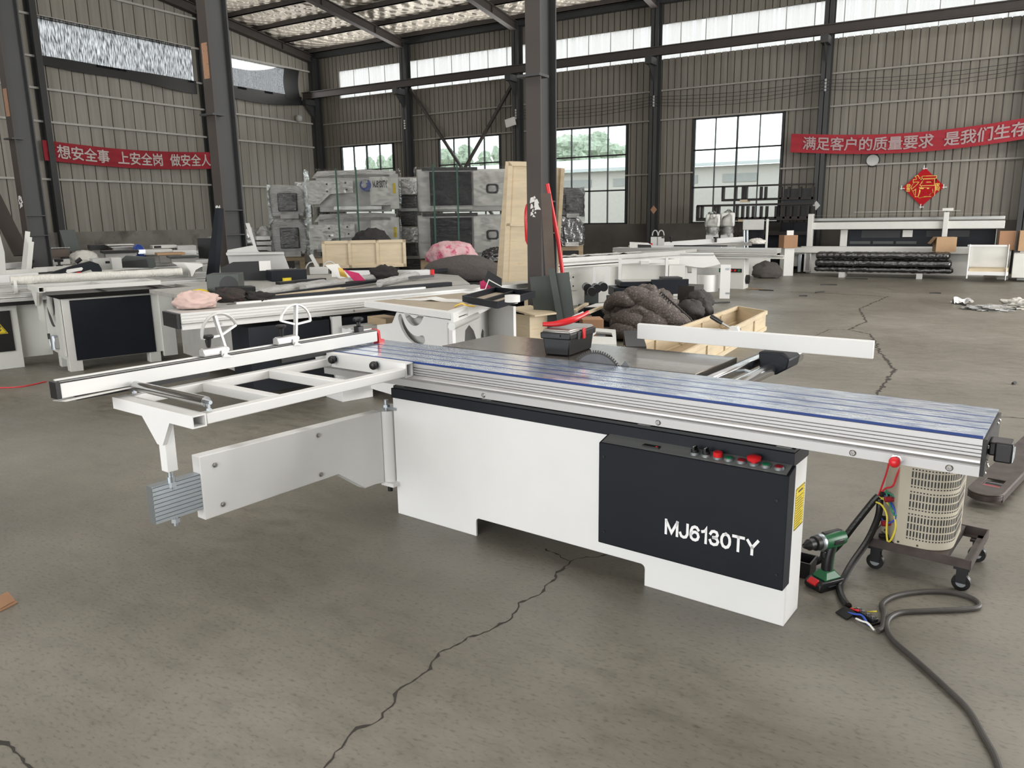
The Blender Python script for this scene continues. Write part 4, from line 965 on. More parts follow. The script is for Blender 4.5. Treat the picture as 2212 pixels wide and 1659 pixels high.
# terminal block with loose wires, supply cord on the floor
tm = Thing('terminal_block', 'open black terminal block with bare wires lying on the floor', 'terminal block', S(-.575, 3.052, 0), TH + R(-32))
tm.p('block', MB().box(-.055, -.028, 0, .055, .028, .012).box(-.05, -.014, .012, .05, .014, .026), 'black', bevel=.002)
for k in range(4): tm.p('terminal_screw', MB().cyl((-.036 + .024 * k, 0, .026), (-.036 + .024 * k, 0, .031), .007, 10), 'steel')
tm.p('block_cover', MB().obox((-.05, -.05, .012), (.06, .05, .006), Matrix.Rotation(R(20), 3, 'X')), 'black')
e = (-.636, 3.078, .014)
wire('red_wire', 'wire_red', [e, (-.62, 3.068, .02), (-.598, 3.055, .026)], .005, tm)
wire('yellow_wire', 'wire_yel', [e, (-.61, 3.082, .022), (-.585, 3.09, .012), (-.555, 3.095, .02), (-.545, 3.10, .022)], .003, tm)
wire('green_wire', 'wire_grn', [e, (-.632, 3.06, .012), (-.62, 3.05, .008)], .003, tm)
wire('blue_wire', 'wire_blu', [(-.645, 3.045, .012), (-.615, 3.03, .02), (-.58, 3.015, .03), (-.55, 2.99, .01)], .004, tm)
wire('white_wire', 'paper', [(-.60, 3.01, .014), (-.575, 2.998, .016), (-.553, 2.99, .018), (-.525, 2.972, .006)], .004, tm)
cpts = [(-.512, 2.968), (-.503, 3.0), (-.522, 3.12), (-.545, 3.20), (-.514, 3.306), (-.42, 3.417), (-.325, 3.469), (-.251, 3.452), (-.228, 3.392), (-.274, 3.333), (-.39, 3.235), (-.476, 3.155), (-.498, 3.052), (-.458, 2.936), (-.362, 2.833), (-.25, 2.71), (-.171, 2.614), (-.113, 2.49), (-.067, 2.377), (-.03, 2.2), (.03, 1.9)]
stube('supply_cord', 'long dusty black supply cord looping across the floor to the lower right', 'cord', [(x, y, .0115) for x, y in cpts], .0105, 'cord', 10, 8)
# pallet truck fork
pk = Thing('pallet_truck', 'worn pallet truck fork lying on the floor beyond the end of the sliding table', 'pallet truck', S(-.36, 4.62, 0), TH + R(-7))
tip = arc((0, .10), .085, 180, 360, 10)
f_out = [(.085, .10), (.085, 1.5), (-.085, 1.5), (-.085, .10)] + tip[1:-1]
hole = [(-.045, .19), (.045, .19), (.045, .34), (-.045, .34)]
pk.p('fork', MB().holes(f_out, [hole], 'z', .075, .085).prism([(-.085, .1), (-.085, 1.5), (-.078, 1.5), (-.078, .1)], 'z', .03, .075).prism([(.085, .1), (.085, 1.5), (.078, 1.5), (.078, .1)], 'z', .03, .075).prism([(p[0] * .98, p[1]) for p in tip], 'z', .045, .075), 'rust', bevel=.003)
pk.p('fork_roller', MB().cyl((-.04, .235, .04), (.04, .235, .04), .037, 16), 'darkred'); pk.p('fork_roller', MB().cyl((-.04, .30, .04), (.04, .30, .04), .037, 16), 'rubber')
pk.p('steer_roller', MB().cyl((-.06, 1.4, .045), (.06, 1.4, .045), .045, 16), 'rubber')
# small things on the floor and hanging from the fence
single('paper_sheet', 'white paper sheet stuck under the end of the crosscut fence', 'paper', MB().grid(lambda u, v: tuple(S(-3.20 - .12 * v - .03 * u, 1.325 + .30 * u, .8825 - .012 * v * (1 - u))), 8, 4, .0008), 'paper')
def scrap(label, px_, py_, w, m, seed, name='paper_scrap', cat='scrap', h=.05):
    q = Pz(px_, py_); mb = MB(); r = random.Random(seed)
    mb.grid(lambda u, v: (w * (u - .5), w * .7 * (v - .5), max(.001, h * (.3 + noise.noise(Vector((u * 3 + seed, v * 3, seed)))))), 8, 6, .001)
    return single(name, label, cat, mb, m, (q.x, q.y, .001), r.uniform(0, 3))
scrap('crumpled silver scrap with a dark strip on the open floor', 2078, 656, .3, 'film_silver', 1, h=.14)
single('dark_strip', 'thin dark strip lying beside the silver scrap on the floor', 'strip', MB().tube(smooth([Pz(2065, 652, .012), Pz(2090, 660, .012), Pz(2122, 662, .012)], 4), .012, 5), 'ink')
t = Thing('plastic_bag', 'flat white plastic bag on the floor at the right edge', 'bag', Pz(2205, 664)); t.p('bag_body', MB().lump((0, 0, .05), (.3, .35, .09), 3, .5, 3.), 'film_white')
t = Thing('plastic_sheet', 'thin pale plastic sheet on the floor beside the white bag', 'sheet', Pz(2135, 668)); t.p('sheet_body', MB().lump((0, 0, .02), (.32, .3, .045), 8, .6, 3.), 'film_clear_white')
k_ = 0
for px_, py_, ln, a in ((1790, 616, .35, .4), (1655, 628, .3, .1), (1770, 632, .3, 1.2), (2020, 634, .2, .3), (1850, 603, .5, .15), (1735, 640, .15, .5), (1560, 655, .3, .9), (1635, 626, .5, -.3), (2190, 830, .06, 1.2)):
    q = Pz(px_, py_); k_ += 1
    single('offcut', ['short dark offcut lying on the open floor behind the saw', 'pale curved strip lying on the open floor'][k_ == 8], 'debris', MB().tube(smooth([(-ln / 2, 0, .012), (0, .04 * ln, .014), (ln / 2, -.08 * ln, .012)], 4), .012, 5), 'card_pale' if k_ == 8 else 'ink', q, a, group='offcuts strewn on the open floor')
single('red_cable', 'thin red cable lying on the floor at the far left', 'cable', MB().tube(smooth([Pz(-40, 838, .006), Pz(40, 836, .006), Pz(100, 824, .006)], 5), .006, 6), 'wire_red')
single('card_scrap', 'torn cardboard flap at the left edge of the floor', 'cardboard', MB().prism([(-.1, -.03), (.05, -.04), (.06, .05), (.0, .07), (-.1, .04)], 'z', .001, .006).obox((.03, .01, .03), (.05, .08, .003), Matrix.Rotation(R(50), 3, 'Y')), 'card', Pz(-8, 1312), .3)

# ================================================================ the rest of the workshop
class VT(Thing):
    """a thing facing the camera's side of the hall: local x to the right, y away, z up; stands D metres off on height z"""
    def __init__(s, name, label, cat, px, D, z=0., off=0., group=None):
        d = ray(px, 520); h = math.hypot(d.x, d.y); k = D / h
        # D is the distance along the floor
        loc = Vector((d.x * k, d.y * k, z)); rz = math.atan2(d.y, d.x) - math.pi / 2 + R(off)
        super().__init__(name, label, cat, loc, rz, group); s.loc = loc; s.rz = rz
    def L(s, px, py, y=0.):
        """pixel of the survey photograph on the plane y of this thing"""
        inv = Matrix.Rotation(-s.rz, 3, 'Z'); d = inv @ ray(px, py); o = inv @ (CAM - s.loc); t = (y - o.y) / d.y; q = o + d * t; return q
    def poly(s, pts, y=0.): return [(s.L(a, b, y).x, s.L(a, b, y).z) for a, b in pts]
    def bx(s, mb, x0, y0, x1, y1, d0, d1):
        """box whose front face covers the pixel rectangle on plane d0, reaching back to d1"""
        a = s.L(x0, y1, d0); b = s.L(x1, y0, d0); return mb.box(a.x, d0, a.z, b.x, d1, b.z)
    def copy(s, label, dx=0, dy=0, dz=0):
        m = Matrix.Rotation(s.rz, 3, 'Z') @ Vector((dx, dy, dz)); return dup(s.o, s.loc + m, s.rz, label)
QA = R(-18.5)
def Qp(x, y, z=0.): return Matrix.Rotation(QA, 3, 'Z') @ Vector((x, y, z))
def QT(name, label, cat, org, group=None): return Thing(name, label, cat, Qp(*org), QA, group, org)
def slider_y(mb, x1, x0, y0, y1, zb, zt):
    """sliding table lying along y, its grooved face towards +x"""
    pr = [(x1 - (a - x0 * 0), b) for a, b in []]
    h = zt - zb; q = lambda t: zb + h * t; pts = []
    for t, dd in ((1, 0), (.88, 0), (.87, .008), (.83, .008), (.82, 0), (.70, 0), (.69, .008), (.65, .008), (.64, 0), (.52, 0), (.51, .006), (.48, .006), (.47, 0), (.40, -.008), (.30, .008), (.24, .004), (.2, 0), (0, 0)): pts.append((x1 - dd, q(t)))
    pts += [(x1 - .015, zb), (x1 - .02, q(.2)), (x0, q(.2)), (x0, zt)]
    return mb.prism(pts, 'y', y0, y1)

# --- pale saw with the navy cabinet door, left
t = QT('cabinet_saw', 'pale saw at the left with a navy cabinet door and a wrapped fence on top', 'saw', (-9.8, 2.2, 0))
mb = MB().box(-9.98, 1.77, .115, -9.43, 2.83, .80)
for a, b in ((1.77, 1.90), (2.60, 2.72)): mb.box(-9.57, a, 0, -9.43, b, .115)
mb.box(-9.98, 1.77, 0, -9.86, 1.9, .115); cbn = t.p('cabinet', mb, 'offwhite', bevel=.004)
dd_ = t.p('cabinet_door', MB().box(-9.43, 1.845, .12, -9.422, 2.67, .775), 'navy'); t.p('door_lock', MB().cyl((-9.422, 1.93, .32), (-9.414, 1.93, .32), .012, 10), 'black', dd_)
t.p('side_post', MB().box(-9.62, 2.75, .06, -9.40, 2.90, .79), 'offwhite')
sp = t.p('side_panel', MB().box(-10.25, 1.745, .17, -9.46, 1.765, .80), 'offwhite')
mb = MB()
def banana(c, r, a0, a1, w):
    e = lambda a, s: [(c[0] + r * math.cos(R(a)) + w / 2 * math.cos(R(a + s * q)), c[1] + r * math.sin(R(a)) + w / 2 * math.sin(R(a + s * q))) for q in (30, 60, 90, 120, 150)]
    return arc(c, r + w / 2, a0, a1, 10) + e(a1, 1) + arc(c, r - w / 2, a1, a0, 10) + [(c[0] + r * math.cos(R(a0)) + w / 2 * math.cos(R(a0 + 180 + q)), c[1] + r * math.sin(R(a0)) + w / 2 * math.sin(R(a0 + 180 + q))) for q in (30, 60, 90, 120, 150)]
def crescent(c, r, a0, a1, w):
    o = arc(c, r, a0, a1, 10); i = [(c[0] + (r - w * math.sin(math.pi * k / 10) - .004) * math.cos(R(a1 + (a0 - a1) * k / 10)), c[1] + (r - w * math.sin(math.pi * k / 10) - .004) * math.sin(R(a1 + (a0 - a1) * k / 10))) for k in range(11)]
    return o + i
mb.prism(crescent((-9.86, .68), .22, 185, 290, .085), 'y', 1.742, 1.746); mb.prism(crescent((-9.80, .72), .13, -80, 60, .09), 'y', 1.742, 1.746)
t.p('panel_slot', mb, 'black', sp)
lk = t.p('tilt_gauge', MB().box(-9.82, 1.70, .235, -9.70, 1.745, .36), 'chrome', bevel=.004); t.p('gauge_ring', MB().cyl((-9.76, 1.72, .225), (-9.76, 1.72, .375), .045, 16), 'zinc', lk)
t.p('crank', MB().tube(smooth([(-9.80, 1.69, .22), (-9.85, 1.69, .23), (-9.88, 1.69, .30), (-9.895, 1.69, .335)], 4), .006, 6), 'zinc', lk); t.p('crank_grip', MB().tube([(-9.892, 1.69, .325), (-9.905, 1.69, .385)], .014, 10), 'black', lk)
t.p('cover_tray', MB().add([(-10.0, 1.74, .80), (-9.36, 1.74, .80), (-9.36, 2.86, .80), (-10.0, 2.86, .80), (-10.02, 1.68, .86), (-9.34, 1.62, .85), (-9.34, 2.9, .85), (-10.02, 2.9, .86)], BF), 'black')
bs = t.p('control_base', MB().box(-10.62, -.3, 0, -10.17, 1.46, .74), 'offwhite', bevel=.004)
bp = t.p('control_panel', MB().box(-10.17, -.2, .20, -10.155, 1.39, .65), 'black', bs)
tr_ = [(1.19, .40), (1.345, .40), (1.27, .53)]
t.p('hazard_sign', MB().prism(tr_, 'x', -10.155, -10.152), 'yellow', bp)
mb = MB(); ctr = (1.268, .443)
for a, b in zip(tr_, tr_[1:] + tr_[:1]):
    q = lambda p, k: (ctr[0] + (p[0] - ctr[0]) * k, ctr[1] + (p[1] - ctr[1]) * k)
    mb.prism([q(a, .86), q(b, .86), q(b, .76), q(a, .76)], 'x', -10.152, -10.1505)
mb.prism([(1.273, .488), (1.247, .44), (1.268, .44), (1.256, .412), (1.29, .45), (1.27, .45), (1.287, .488)], 'x', -10.152, -10.1505)
t.p('hazard_symbol', mb, 'ink', bp)
t.p('base_recess', MB().box(-10.40, 1.46, .1, -10.26, 1.77, .74), 'offwhite')
t.p('sliding_table', slider_y(MB(), -10.02, -10.42, -.6, 3.45, .755, .875), 'alu_dull')
t.p('slide_rail', MB().box(-10.2, -.6, .71, -10.05, 1.7, .75), 'black')
fr = t.p('outrigger_frame', MB().box(-9.47, 1.62, .885, -9.42, 2.80, .93).box(-10.02, 1.62, .885, -9.97, 2.80, .93).box(-9.97, 2.2, .885, -9.47, 2.25, .93).box(-9.97, 2.74, .885, -9.47, 2.8, .93), 'offwhite')
t.p('end_rail', boxtube(MB(), -10.05, -9.41, 1.57, 1.63, .88, .935), 'offwhite', fr)
t.p('gusset', MB().prism([(-9.86, .88), (-9.55, .88), (-9.66, .72), (-9.73, .72)], 'y', 1.575, 1.60), 'offwhite', fr); t.p('prop', MB().box(-9.73, 1.59, .56, -9.665, 1.64, .86), 'offwhite', fr)
a, b = Pz(22, 606, .985), Pz(392, 587, .985)
n_ = (b - a)
rw_ = Random_ = random.Random(9)
pts = [a + n_ * k / 20 for k in range(21)]
def toQ(v): return Matrix.Rotation(-QA, 3, 'Z') @ v
wf = t.p('wrapped_fence', MB().tube([toQ(q) + Vector((0, 0, .008 * noise.noise(Vector((i * 1.3, 0, 0))))) for i, q in enumerate(pts)], lambda u: .05 + .012 * noise.noise(Vector((u * 14, 2, 0))), 12), 'film_white')
t.p('fence_bracket', MB().prism([(toQ(a).x + q[0], .985 + q[1]) for q in arc((0, -.10), .06, 180, 360, 8) + [(.06, .0), (-.06, .0)]], 'y', toQ(a).y + .02, toQ(a).y + .05), 'offwhite', wf)

# --- aluminium sliding table on navy stands behind the crosscut fence, used as a bench
b4 = QT('bench_saw', 'long grooved aluminium sliding table on navy stands, heaped with clothes and parts', 'saw', (-6.55, 3.6, 0))
b4.p('sliding_table', slider_y(MB(), -6.346, -6.72, 2.01, 5.25, .735, .868), 'alu_dull')
b4.p('end_cap', MB().box(-6.71, 1.98, .745, -6.36, 2.01, .862), 'black')
mb = MB()
for y in (2.32, 3.55, 4.6): mb.lathe((-6.346, y, .756), (1, 0, 0), [(0, .011), (.006, .008), (.006, .001)], 8)
b4.p('bolt', mb, 'chrome')
b4.p('stand', MB().box(-6.75, 2.55, .12, -6.36, 3.3, .70), 'navy', bevel=.004); b4.p('stand', MB().box(-6.8, 3.45, .12, -6.40, 4.9, .70), 'navy', bevel=.004)
b4.p('stand_post', MB().box(-6.40, 3.33, .0, -6.35, 3.42, .72), 'white')
b4.p('rail', MB().box(-6.75, 2.6, .868, -6.70, 4.6, .885), 'alu_dull'); b4.p('dark_rail', MB().box(-6.86, 2.7, .86, -6.78, 5.0, .905), 'navy')
pt = QT('parts_table', 'wide dusty board table beyond the grooved sliding table, heaped with parts', 'table', (-8.4, 4.4, 0))
pt.p('table_top', MB().prism([(-9.26, 2.62), (-6.98, 2.62), (-6.98, 5.4), (-8.2, 6.15), (-9.95, 6.15), (-9.90, 3.1), (-9.26, 3.1)], 'z', .81, .85), 'grime')
pt.p('table_body', MB().box(-9.2, 2.9, .1, -7.1, 5.2, .81), 'grime'); pt.p('table_foot', MB().box(-9.1, 3, 0, -8.6, 5.1, .1), 'darkgrey'); pt.p('table_foot', MB().box(-7.7, 3, 0, -7.2, 5.1, .1), 'darkgrey')
t = QT('spare_rail', 'short pale aluminium rail beyond the far end of the grooved sliding table', 'rail', (-6.4, 5.9, 0))
t.p('rail_beam', slider_y(MB(), -6.33, -6.62, 5.3, 6.35, .78, .872), 'alu_dull'); t.p('rail_stand', MB().box(-6.55, 5.5, 0, -6.4, 5.7, .79).box(-6.55, 6.0, 0, -6.4, 6.15, .79), 'navy')

# --- unfinished white saw body behind the sliding table
f5 = QT('saw_body', 'white unfinished saw body with curved slots and a dusty table top behind the sliding table', 'saw body', (-5.4, 3.9, 0))
f5.p('table_top', MB().prism([(-6.07, 3.50), (-4.78, 3.50), (-5.14, 4.06), (-5.25, 4.60), (-6.06, 4.60)], 'z', .815, .868), 'white', bevel=.003)
f5.p('table_dust', MB().prism([(-6.0, 3.56), (-4.90, 3.56), (-5.2, 4.05), (-5.32, 4.54), (-6.0, 4.54)], 'z', .868, .8695), 'dust')
e_ = Vector((-5.13 + 4.72, 4.06 - 3.50, 0)).normalized(); u_ = Vector((e_.y, -e_.x, 0))
def skew(k, z, o=0): q = Vector((-4.76, 3.50, 0)) + e_ * k + u_ * o; return (q.x, q.y, z)
mb = MB(); L1 = .69
for z0, z1 in ((.785, .80), (.852, .868)): mb.beam(skew(0, (z0 + z1) / 2), skew(L1, (z0 + z1) / 2), .02, z1 - z0)
mb.beam(skew(0, .826), skew(.14, .826), .02, .052).beam(skew(.40, .826), skew(L1, .826), .02, .052)
f5.p('end_plate', mb, 'white'); f5.p('hinge_tube', MB().tube([skew(-.02, .765), skew(L1, .765)], .03, 14), 'alu_dull')
slot = lambda c, r, a0, a1, w: crescent(c, r, a0, a1, w)
f5.p('front_plate', MB().holes([(-5.95, .34), (-4.95, .34), (-4.84, .5), (-4.84, .80), (-5.62, .80), (-5.70, .70), (-5.95, .66)], [banana((-5.36, .865), .125, 205, 335, .065), banana((-5.33, .84), .25, 200, 290, .07)], 'y', 3.55, 3.575), 'white')
f5.p('rear_plate', MB().box(-5.95, 4.50, .12, -5.2, 4.53, .80), 'white'); f5.p('body_floor', MB().box(-5.95, 3.58, .3, -5.25, 4.5, .33), 'white')
f5.p('inner_plate', MB().box(-5.75, 3.64, .33, -5.0, 3.66, .80), 'greywhite')
mb = MB(); hh = lambda k, z: skew(k, z, -.02)
mb.beam(hh(.05, .45), hh(.05, .80), .03, .05).beam(hh(1.28, .05), hh(1.28, .80), .03, .06).beam(hh(.03, .785), hh(1.3, .785), .035, .04).beam(hh(.03, .30), hh(1.3, .30), .035, .04)
f5.p('end_frame', mb, 'white')
f5.p('end_web', MB().add(
    *(lambda m: ([tuple(Vector(hh(v[0] + .05, v[1])) - u_ * (.03 + v[2])) for v in m.v], m.f))(MB().holes([(0.0, .3), (1.25, .3), (1.25, .78), (0.0, .78)], [[(.42, .52), (.5, .42), (.72, .40), (.86, .46), (.72, .62), (.58, .69), (.46, .66)], [(.96, .45), (1.06, .45), (1.07, .56), (1.0, .60), (.95, .55)]], 'z', 0, .01))), 'greywhite')
f5.p('foot', MB().box(-6.34, 3.21, 0, -6.03, 3.52, .16), 'white', bevel=.004); f5.p('foot_bar', MB().box(-6.03, 3.5, .08, -5.5, 3.56, .34), 'white'); f5.p('foot', MB().beam(hh(1.2, 0), hh(1.2, .1), .12, .1), 'white')
f5.p('side_box', MB().box(-6.32, 3.40, .45, -6.0, 4.05, .62), 'white', bevel=.004)
f5.p('side_rail', MB().box(-6.34, 3.38, .62, -6.20, 4.3, .632).box(-6.12, 3.38, .62, -6.0, 4.3, .632), 'alu_dull')

# --- clothes, parts and papers along the bench; heights z come from the tops they lie on
def lumpy(name, label, cat, px, py, w, h, D, z, m, seed, dep=.6, amp=.3, fold=.3, off=0, group=None, flat=True, tilt=0):
    t = VT(name, label, cat, px, D, z, off, group); s = (W @ (Vector((t.loc.x, t.loc.y, z)) - CAM)).z / F
    w *= s; h *= s; t.p(cat.split()[-1] + '_body' if cat.split()[-1] not in name else 'body', MB().lump((0, 0, h * .40), (w / 2, w * dep / 2, h * .66), seed, amp * .7, 1.7, 48, 28, flat, fold * .6), m, ang=75); return t
def D_at(px, py, z): q = Pz(px, py, z); return math.hypot(q.x, q.y)
def block(name, label, cat, x0, y0, x1, y1, D, z, dep, m, off=0, group=None, bevel=.004, top=None):
    t = VT(name, label, cat, (x0 + x1) / 2, D, z, off, group); a = t.L(x0, y1); b = t.L(x1, y0); mb = MB().box(a.x, 0, 0, b.x, dep, max(.004, b.z)); t.p('casing', mb, m, bevel=bevel); t.w = b.x - a.x; t.h = b.z; t.x0 = a.x; t.x1 = b.x; return t
zb_ = .868
Dc = lambda px, py, z=zb_: D_at(px, py, z)
lumpy('jacket', 'pale pink jacket bundled on the near end of the grooved sliding table', 'jacket', 410, 668, 92, 36, Dc(410, 668), zb_ + .003, 'cloth_pink', 3, .55, .35, .45)
lumpy('sweater', 'black and red patterned sweater heaped beside the pink jacket', 'sweater', 485, 657, 70, 30, Dc(485, 655), zb_ + .003, 'cloth_dark', 5, .55, .35, .4)
lumpy('work_gloves', 'pair of black work gloves lying beyond the patterned sweater', 'gloves', 546, 652, 64, 20, Dc(546, 652), zb_ + .003, 'cloth_black', 8, .5, .5, .5)
lumpy('cap', 'yellow and grey cap tucked behind the pink jacket', 'cap', 418, 640, 46, 20, Dc(418, 650) + .35, .853, 'yellow', 12, .8, .2, .1)
def panel(name, label, cat, pts, D, z, th, m, off=0, part='sheet', px=None, lean=0.):
    t = VT(name, label, cat, px or pts[0][0], D, z, off); t.p(part, MB().prism(t.poly(pts), 'y', 0, th), m, bevel=.002)
    return t
# grey box with a round hole, black box in front
t = block('vent_box', 'grey steel box with a round hole standing beside the bench', 'box', 449, 592, 513, 640, Dc(480, 642, .853), .853, .3, 'greengrey', -12)
t.p('hole_rim', MB().lathe((t.x1 - .30 * t.w, -.002, t.h * .52), (0, 1, 0), [(0, .09), (.003, .09)], 24), 'black')
block('black_box', 'black open steel box lying in front of the grey box with a hole', 'box', 473, 619, 552, 641, Dc(515, 644, .853), .853, .2, 'black', 10)
t = panel('guard_plate', 'pale tray shaped sheet metal guard leaning by the middle column', 'guard', [(490, 548), (612, 546), (632, 598), (596, 602), (560, 566), (520, 570), (508, 578), (503, 600)], 10.65, .853, .03, 'greywhite', 0)
t.p('flange', MB().prism(t.poly([(488, 546), (612, 544), (613, 548), (489, 551)]), 'y', -.10, .03), 'greywhite')
panel('guard_bracket', 'pale bent bracket standing on the tray shaped guard', 'bracket', [(530, 482), (539, 482), (556, 540), (562, 546), (490, 546), (492, 540), (520, 535), (547, 530)], 10.72, .853, .03, 'greywhite', 8)
panel('notched_plate', 'dark angular sheet metal plate with a white sticker beside the grey box', 'plate', [(478, 578), (504, 566), (562, 564), (582, 600), (580, 606), (478, 606)], 10.25, .853, .02, 'darkgrey', 6).p('sticker', MB().box(.42, -.003, .12, .56, 0, .24), 'paper')
t = block('control_housing', 'dark box with a roll of yellow tape on its lower step', 'housing', 588, 582, 662, 606, 10.05, .853, .3, 'navy', 14)
single('tape_roll', 'roll of yellow tape standing against the dark control housing', 'tape', MB().lathe((0, 0, 0), (0, 0, 1), [(0, .055), (.04, .055), (.04, .035)], 22), 'yellow', Pz(620, 607, .853) + Vector((0, 0, 0)))
single('tape_roll', 'roll of white tape on the black tray', 'tape', MB().lathe((0, 0, 0), (0, 0, 1), [(0, .06), (.052, .06), (.052, .042)], 24), 'paper', Pz(1107, 652, .93))
for k, (a, b, lab) in enumerate((((560, 634), (700, 613), 'crumpled clear plastic sleeve laid along the bench behind the gloves'), ((655, 624), (815, 600), 'clear plastic sleeve laid along the bench under the papers'), ((820, 612), (925, 590), 'rolled pale plastic sheet on the bench beside the black cloth'))):
    A_, B_ = Pz(*a, .89), Pz(*b, .89)
    single('plastic_sleeve', lab, 'plastic sheet', MB().tube([A_ + (B_ - A_) * i / 14 for i in range(15)], lambda u: .05 + .018 * noise.noise(Vector((u * 9, k * 3.3, 0))), 10), 'film_clear_white', group='plastic sleeves on the bench')
for k, (a, b, w, h, m, lab) in enumerate((((560, 641), (815, 607), .05, .03, 'navy', 'long dark steel rail lying along the bench'), ((540, 645), (740, 622), .09, .012, 'ply', 'thin tan board laid under the dark rail on the bench'), ((820, 596), (1025, 577), .05, .04, 'navy', 'slim dark blue rail pointing right over the bench'), ((600, 612), (700, 603), .08, .03, 'black', 'short black steel rail behind the plastic sleeves'), ((688, 616), (935, 596), .05, .03, 'black', 'black rail with a hooked end lying across the bench'))):
    A_, B_ = Pz(*a, .89), Pz(*b, .89)
    single('steel_rail' if m != 'ply' else 'thin_board', lab, 'rail' if m != 'ply' else 'board', MB().beam(A_, B_, w, h), m, group=None)
t = VT('fence_bar', 'white fence bar with a red end lying behind the black cloth', 'fence', 850, Dc(850, 596, .89), .873, 0)
A_ = t.L(715, 592); B_ = t.L(930, 585); t.p('bar', MB().beam((A_.x, .2, .05), (B_.x, -.1, .05), .05, .075), 'white'); t.p('red_tip', MB().beam((B_.x, -.1, .05), (B_.x + .03, -.115, .05), .055, .08), 'red')
lumpy('black_cloth', 'black cloth bundled on the bench beside the papers', 'cloth', 825, 604, 62, 30, Dc(825, 604, .87), .87, 'cloth_black', 14, .6, .3, .3)
for k, (m, pts, lab) in enumerate((('paper', [(702, 572), (730, 570), (745, 590), (778, 607), (752, 608), (730, 600)], 'white crumpled cover sheet leaning on the bench'), ('gold', [(730, 578), (740, 580), (752, 600), (735, 597)], 'yellow printed booklet between the white sheets'), ('magenta', [(742, 582), (775, 590), (790, 606), (765, 607)], 'red and white printed leaflet on top of the papers'))):
    panel('leaflet' if k else 'cover_sheet', lab, 'paper', pts, Dc(745, 612, .87) - .1 * k, .875, .004, m, 20)
# measuring stops of another fence
t = VT('stop_set', 'cluster of pale cast flip stops beside the leaning crate panel', 'flip stop', 680, 11.1, .853)
for px_ in (675, 712): c = t.L(px_, 578); t.p('stop_arc', MB().tube([(c.x + .09 * math.sin(R(a)), .05, .06 + .11 * math.cos(R(a))) for a in range(-80, 130, 15)], .01, 6), 'alu_dull')
c = t.L(690, 590); t.p('stop_body', MB().box(c.x - .13, 0, 0, c.x + .12, .12, .1), 'alu_dull', bevel=.004); t.p('stop_leg', MB().beam((c.x - .02, .04, .1), (c.x - .1, .04, .27), .02, .05), 'alu_dull')
# crate panel and what lies on it
t = VT('crate_panel', 'pale plywood crate side standing upright on the bench', 'crate', 785, 12.3, .86, 2)
A_ = t.L(698, 578); B_ = t.L(875, 517)
t.p('sheet', MB().box(A_.x, 0, 0, B_.x, .01, B_.z), 'ply'); mb = MB()
for a in (A_.x, t.L(752, 540).x, t.L(815, 540).x - .02, B_.x - .04): mb.box(a, -.02, 0, a + .045, 0, B_.z)
mb.box(A_.x, -.02, B_.z - .045, B_.x, 0, B_.z).box(A_.x, -.02, 0, B_.x, 0, .045); t.p('batten', mb, 'ply')
t.p('crate_floor', MB().box(A_.x, 0, 0, B_.x, .6, .02), 'ply'); t.p('crate_back', MB().box(A_.x, .6, 0, B_.x, .62, B_.z * .9), 'ply')
t.p('crate_stand', MB().box(A_.x + .1, .1, -.86, B_.x - .1, .55, 0), 'darkgrey')
zc = .86 + B_.z * .9
lumpy('holdall', 'black soft bag lying on the plywood crate', 'bag', 803, 517, 76, 34, 12.6, zc - .06, 'cloth_dark' if False else 'cloth_black', 21, .55, .3, .35)
lumpy('floral_bundle', 'pink bundle of floral cloth beside the wrapped machines', 'bundle', 975, 566, 106, 48, 12.5, .865, 'floral', 31, .6, .22, .2)
lumpy('felt_roll', 'thick grey brown felt roll lying below the floral bundle', 'felt', 1000, 602, 160, 52, 11.0, .72, 'blanket', 37, .4, .12, .1)
lumpy('magenta_cloth', 'small magenta cloth at the end of the grey brown roll', 'cloth', 1050, 614, 32, 20, 8.0, .86, 'magenta', 41, .6, .3, .3)
t = VT('felt_stand', 'low grey body under the felt roll and the floral bundle', 'machine body', 990, 11.4, 0); t.p('body', MB().box(-.55, -.65, 0, .55, .6, .71), 'darkgrey', bevel=.01); t.p('body_top', MB().box(-.4, .65, .0, .4, 1.5, .86), 'darkgrey', bevel=.01)
panel('frame_plate', 'black plate edged in white leaning beside the plywood panels', 'plate', [(1045, 606), (1054, 584), (1084, 602), (1084, 625), (1060, 620)], 7.9, .87, .012, 'black', 0).p('edge', MB().prism([(0, .0), (.04, .10), (.18, .02), (.18, .01), (.045, .085), (.01, .0)], 'y', -.004, 0), 'paper')
# things on the unfinished body's dusty top
single('paper_cutting', 'torn white paper lying on the dusty table top of the unfinished body', 'paper', MB().grid(lambda u, v: tuple(Qp(-5.95 + .75 * u + .1 * v, 3.75 + .2 * v + .25 * u, .872 + .03 * max(0, noise.noise(Vector((u * 5, v * 3, 7)))))), 14, 6, .001), 'paper')
single('brass_clip', 'small brass clip with dark cord on the dusty table top', 'clip', MB().tube(smooth([Qp(-5.05, 3.74, .875), Qp(-5.0, 3.78, .90), Qp(-4.97, 3.80, .885), Qp(-4.93, 3.86, .875)], 4), .008, 6), 'gold')
t = QT('black_tray', 'shallow black steel tray resting on the unfinished white body', 'tray', (-5.2, 4.5, .87))
P4 = [(-5.31, 4.03), (-4.70, 3.90), (-5.14, 4.70), (-5.75, 4.75)]
t.p('tray_floor', MB().prism(P4, 'z', .8705, .878), 'dust'); mb = MB()
for (a, b) in zip(P4, P4[1:] + P4[:1]): mb.beam((*a, .898), (*b, .898), .02, .055)
mb.beam((-5.0, 3.97, .895), (-5.45, 4.72, .895), .02, .03); t.p('tray_rim', mb, 'navy')
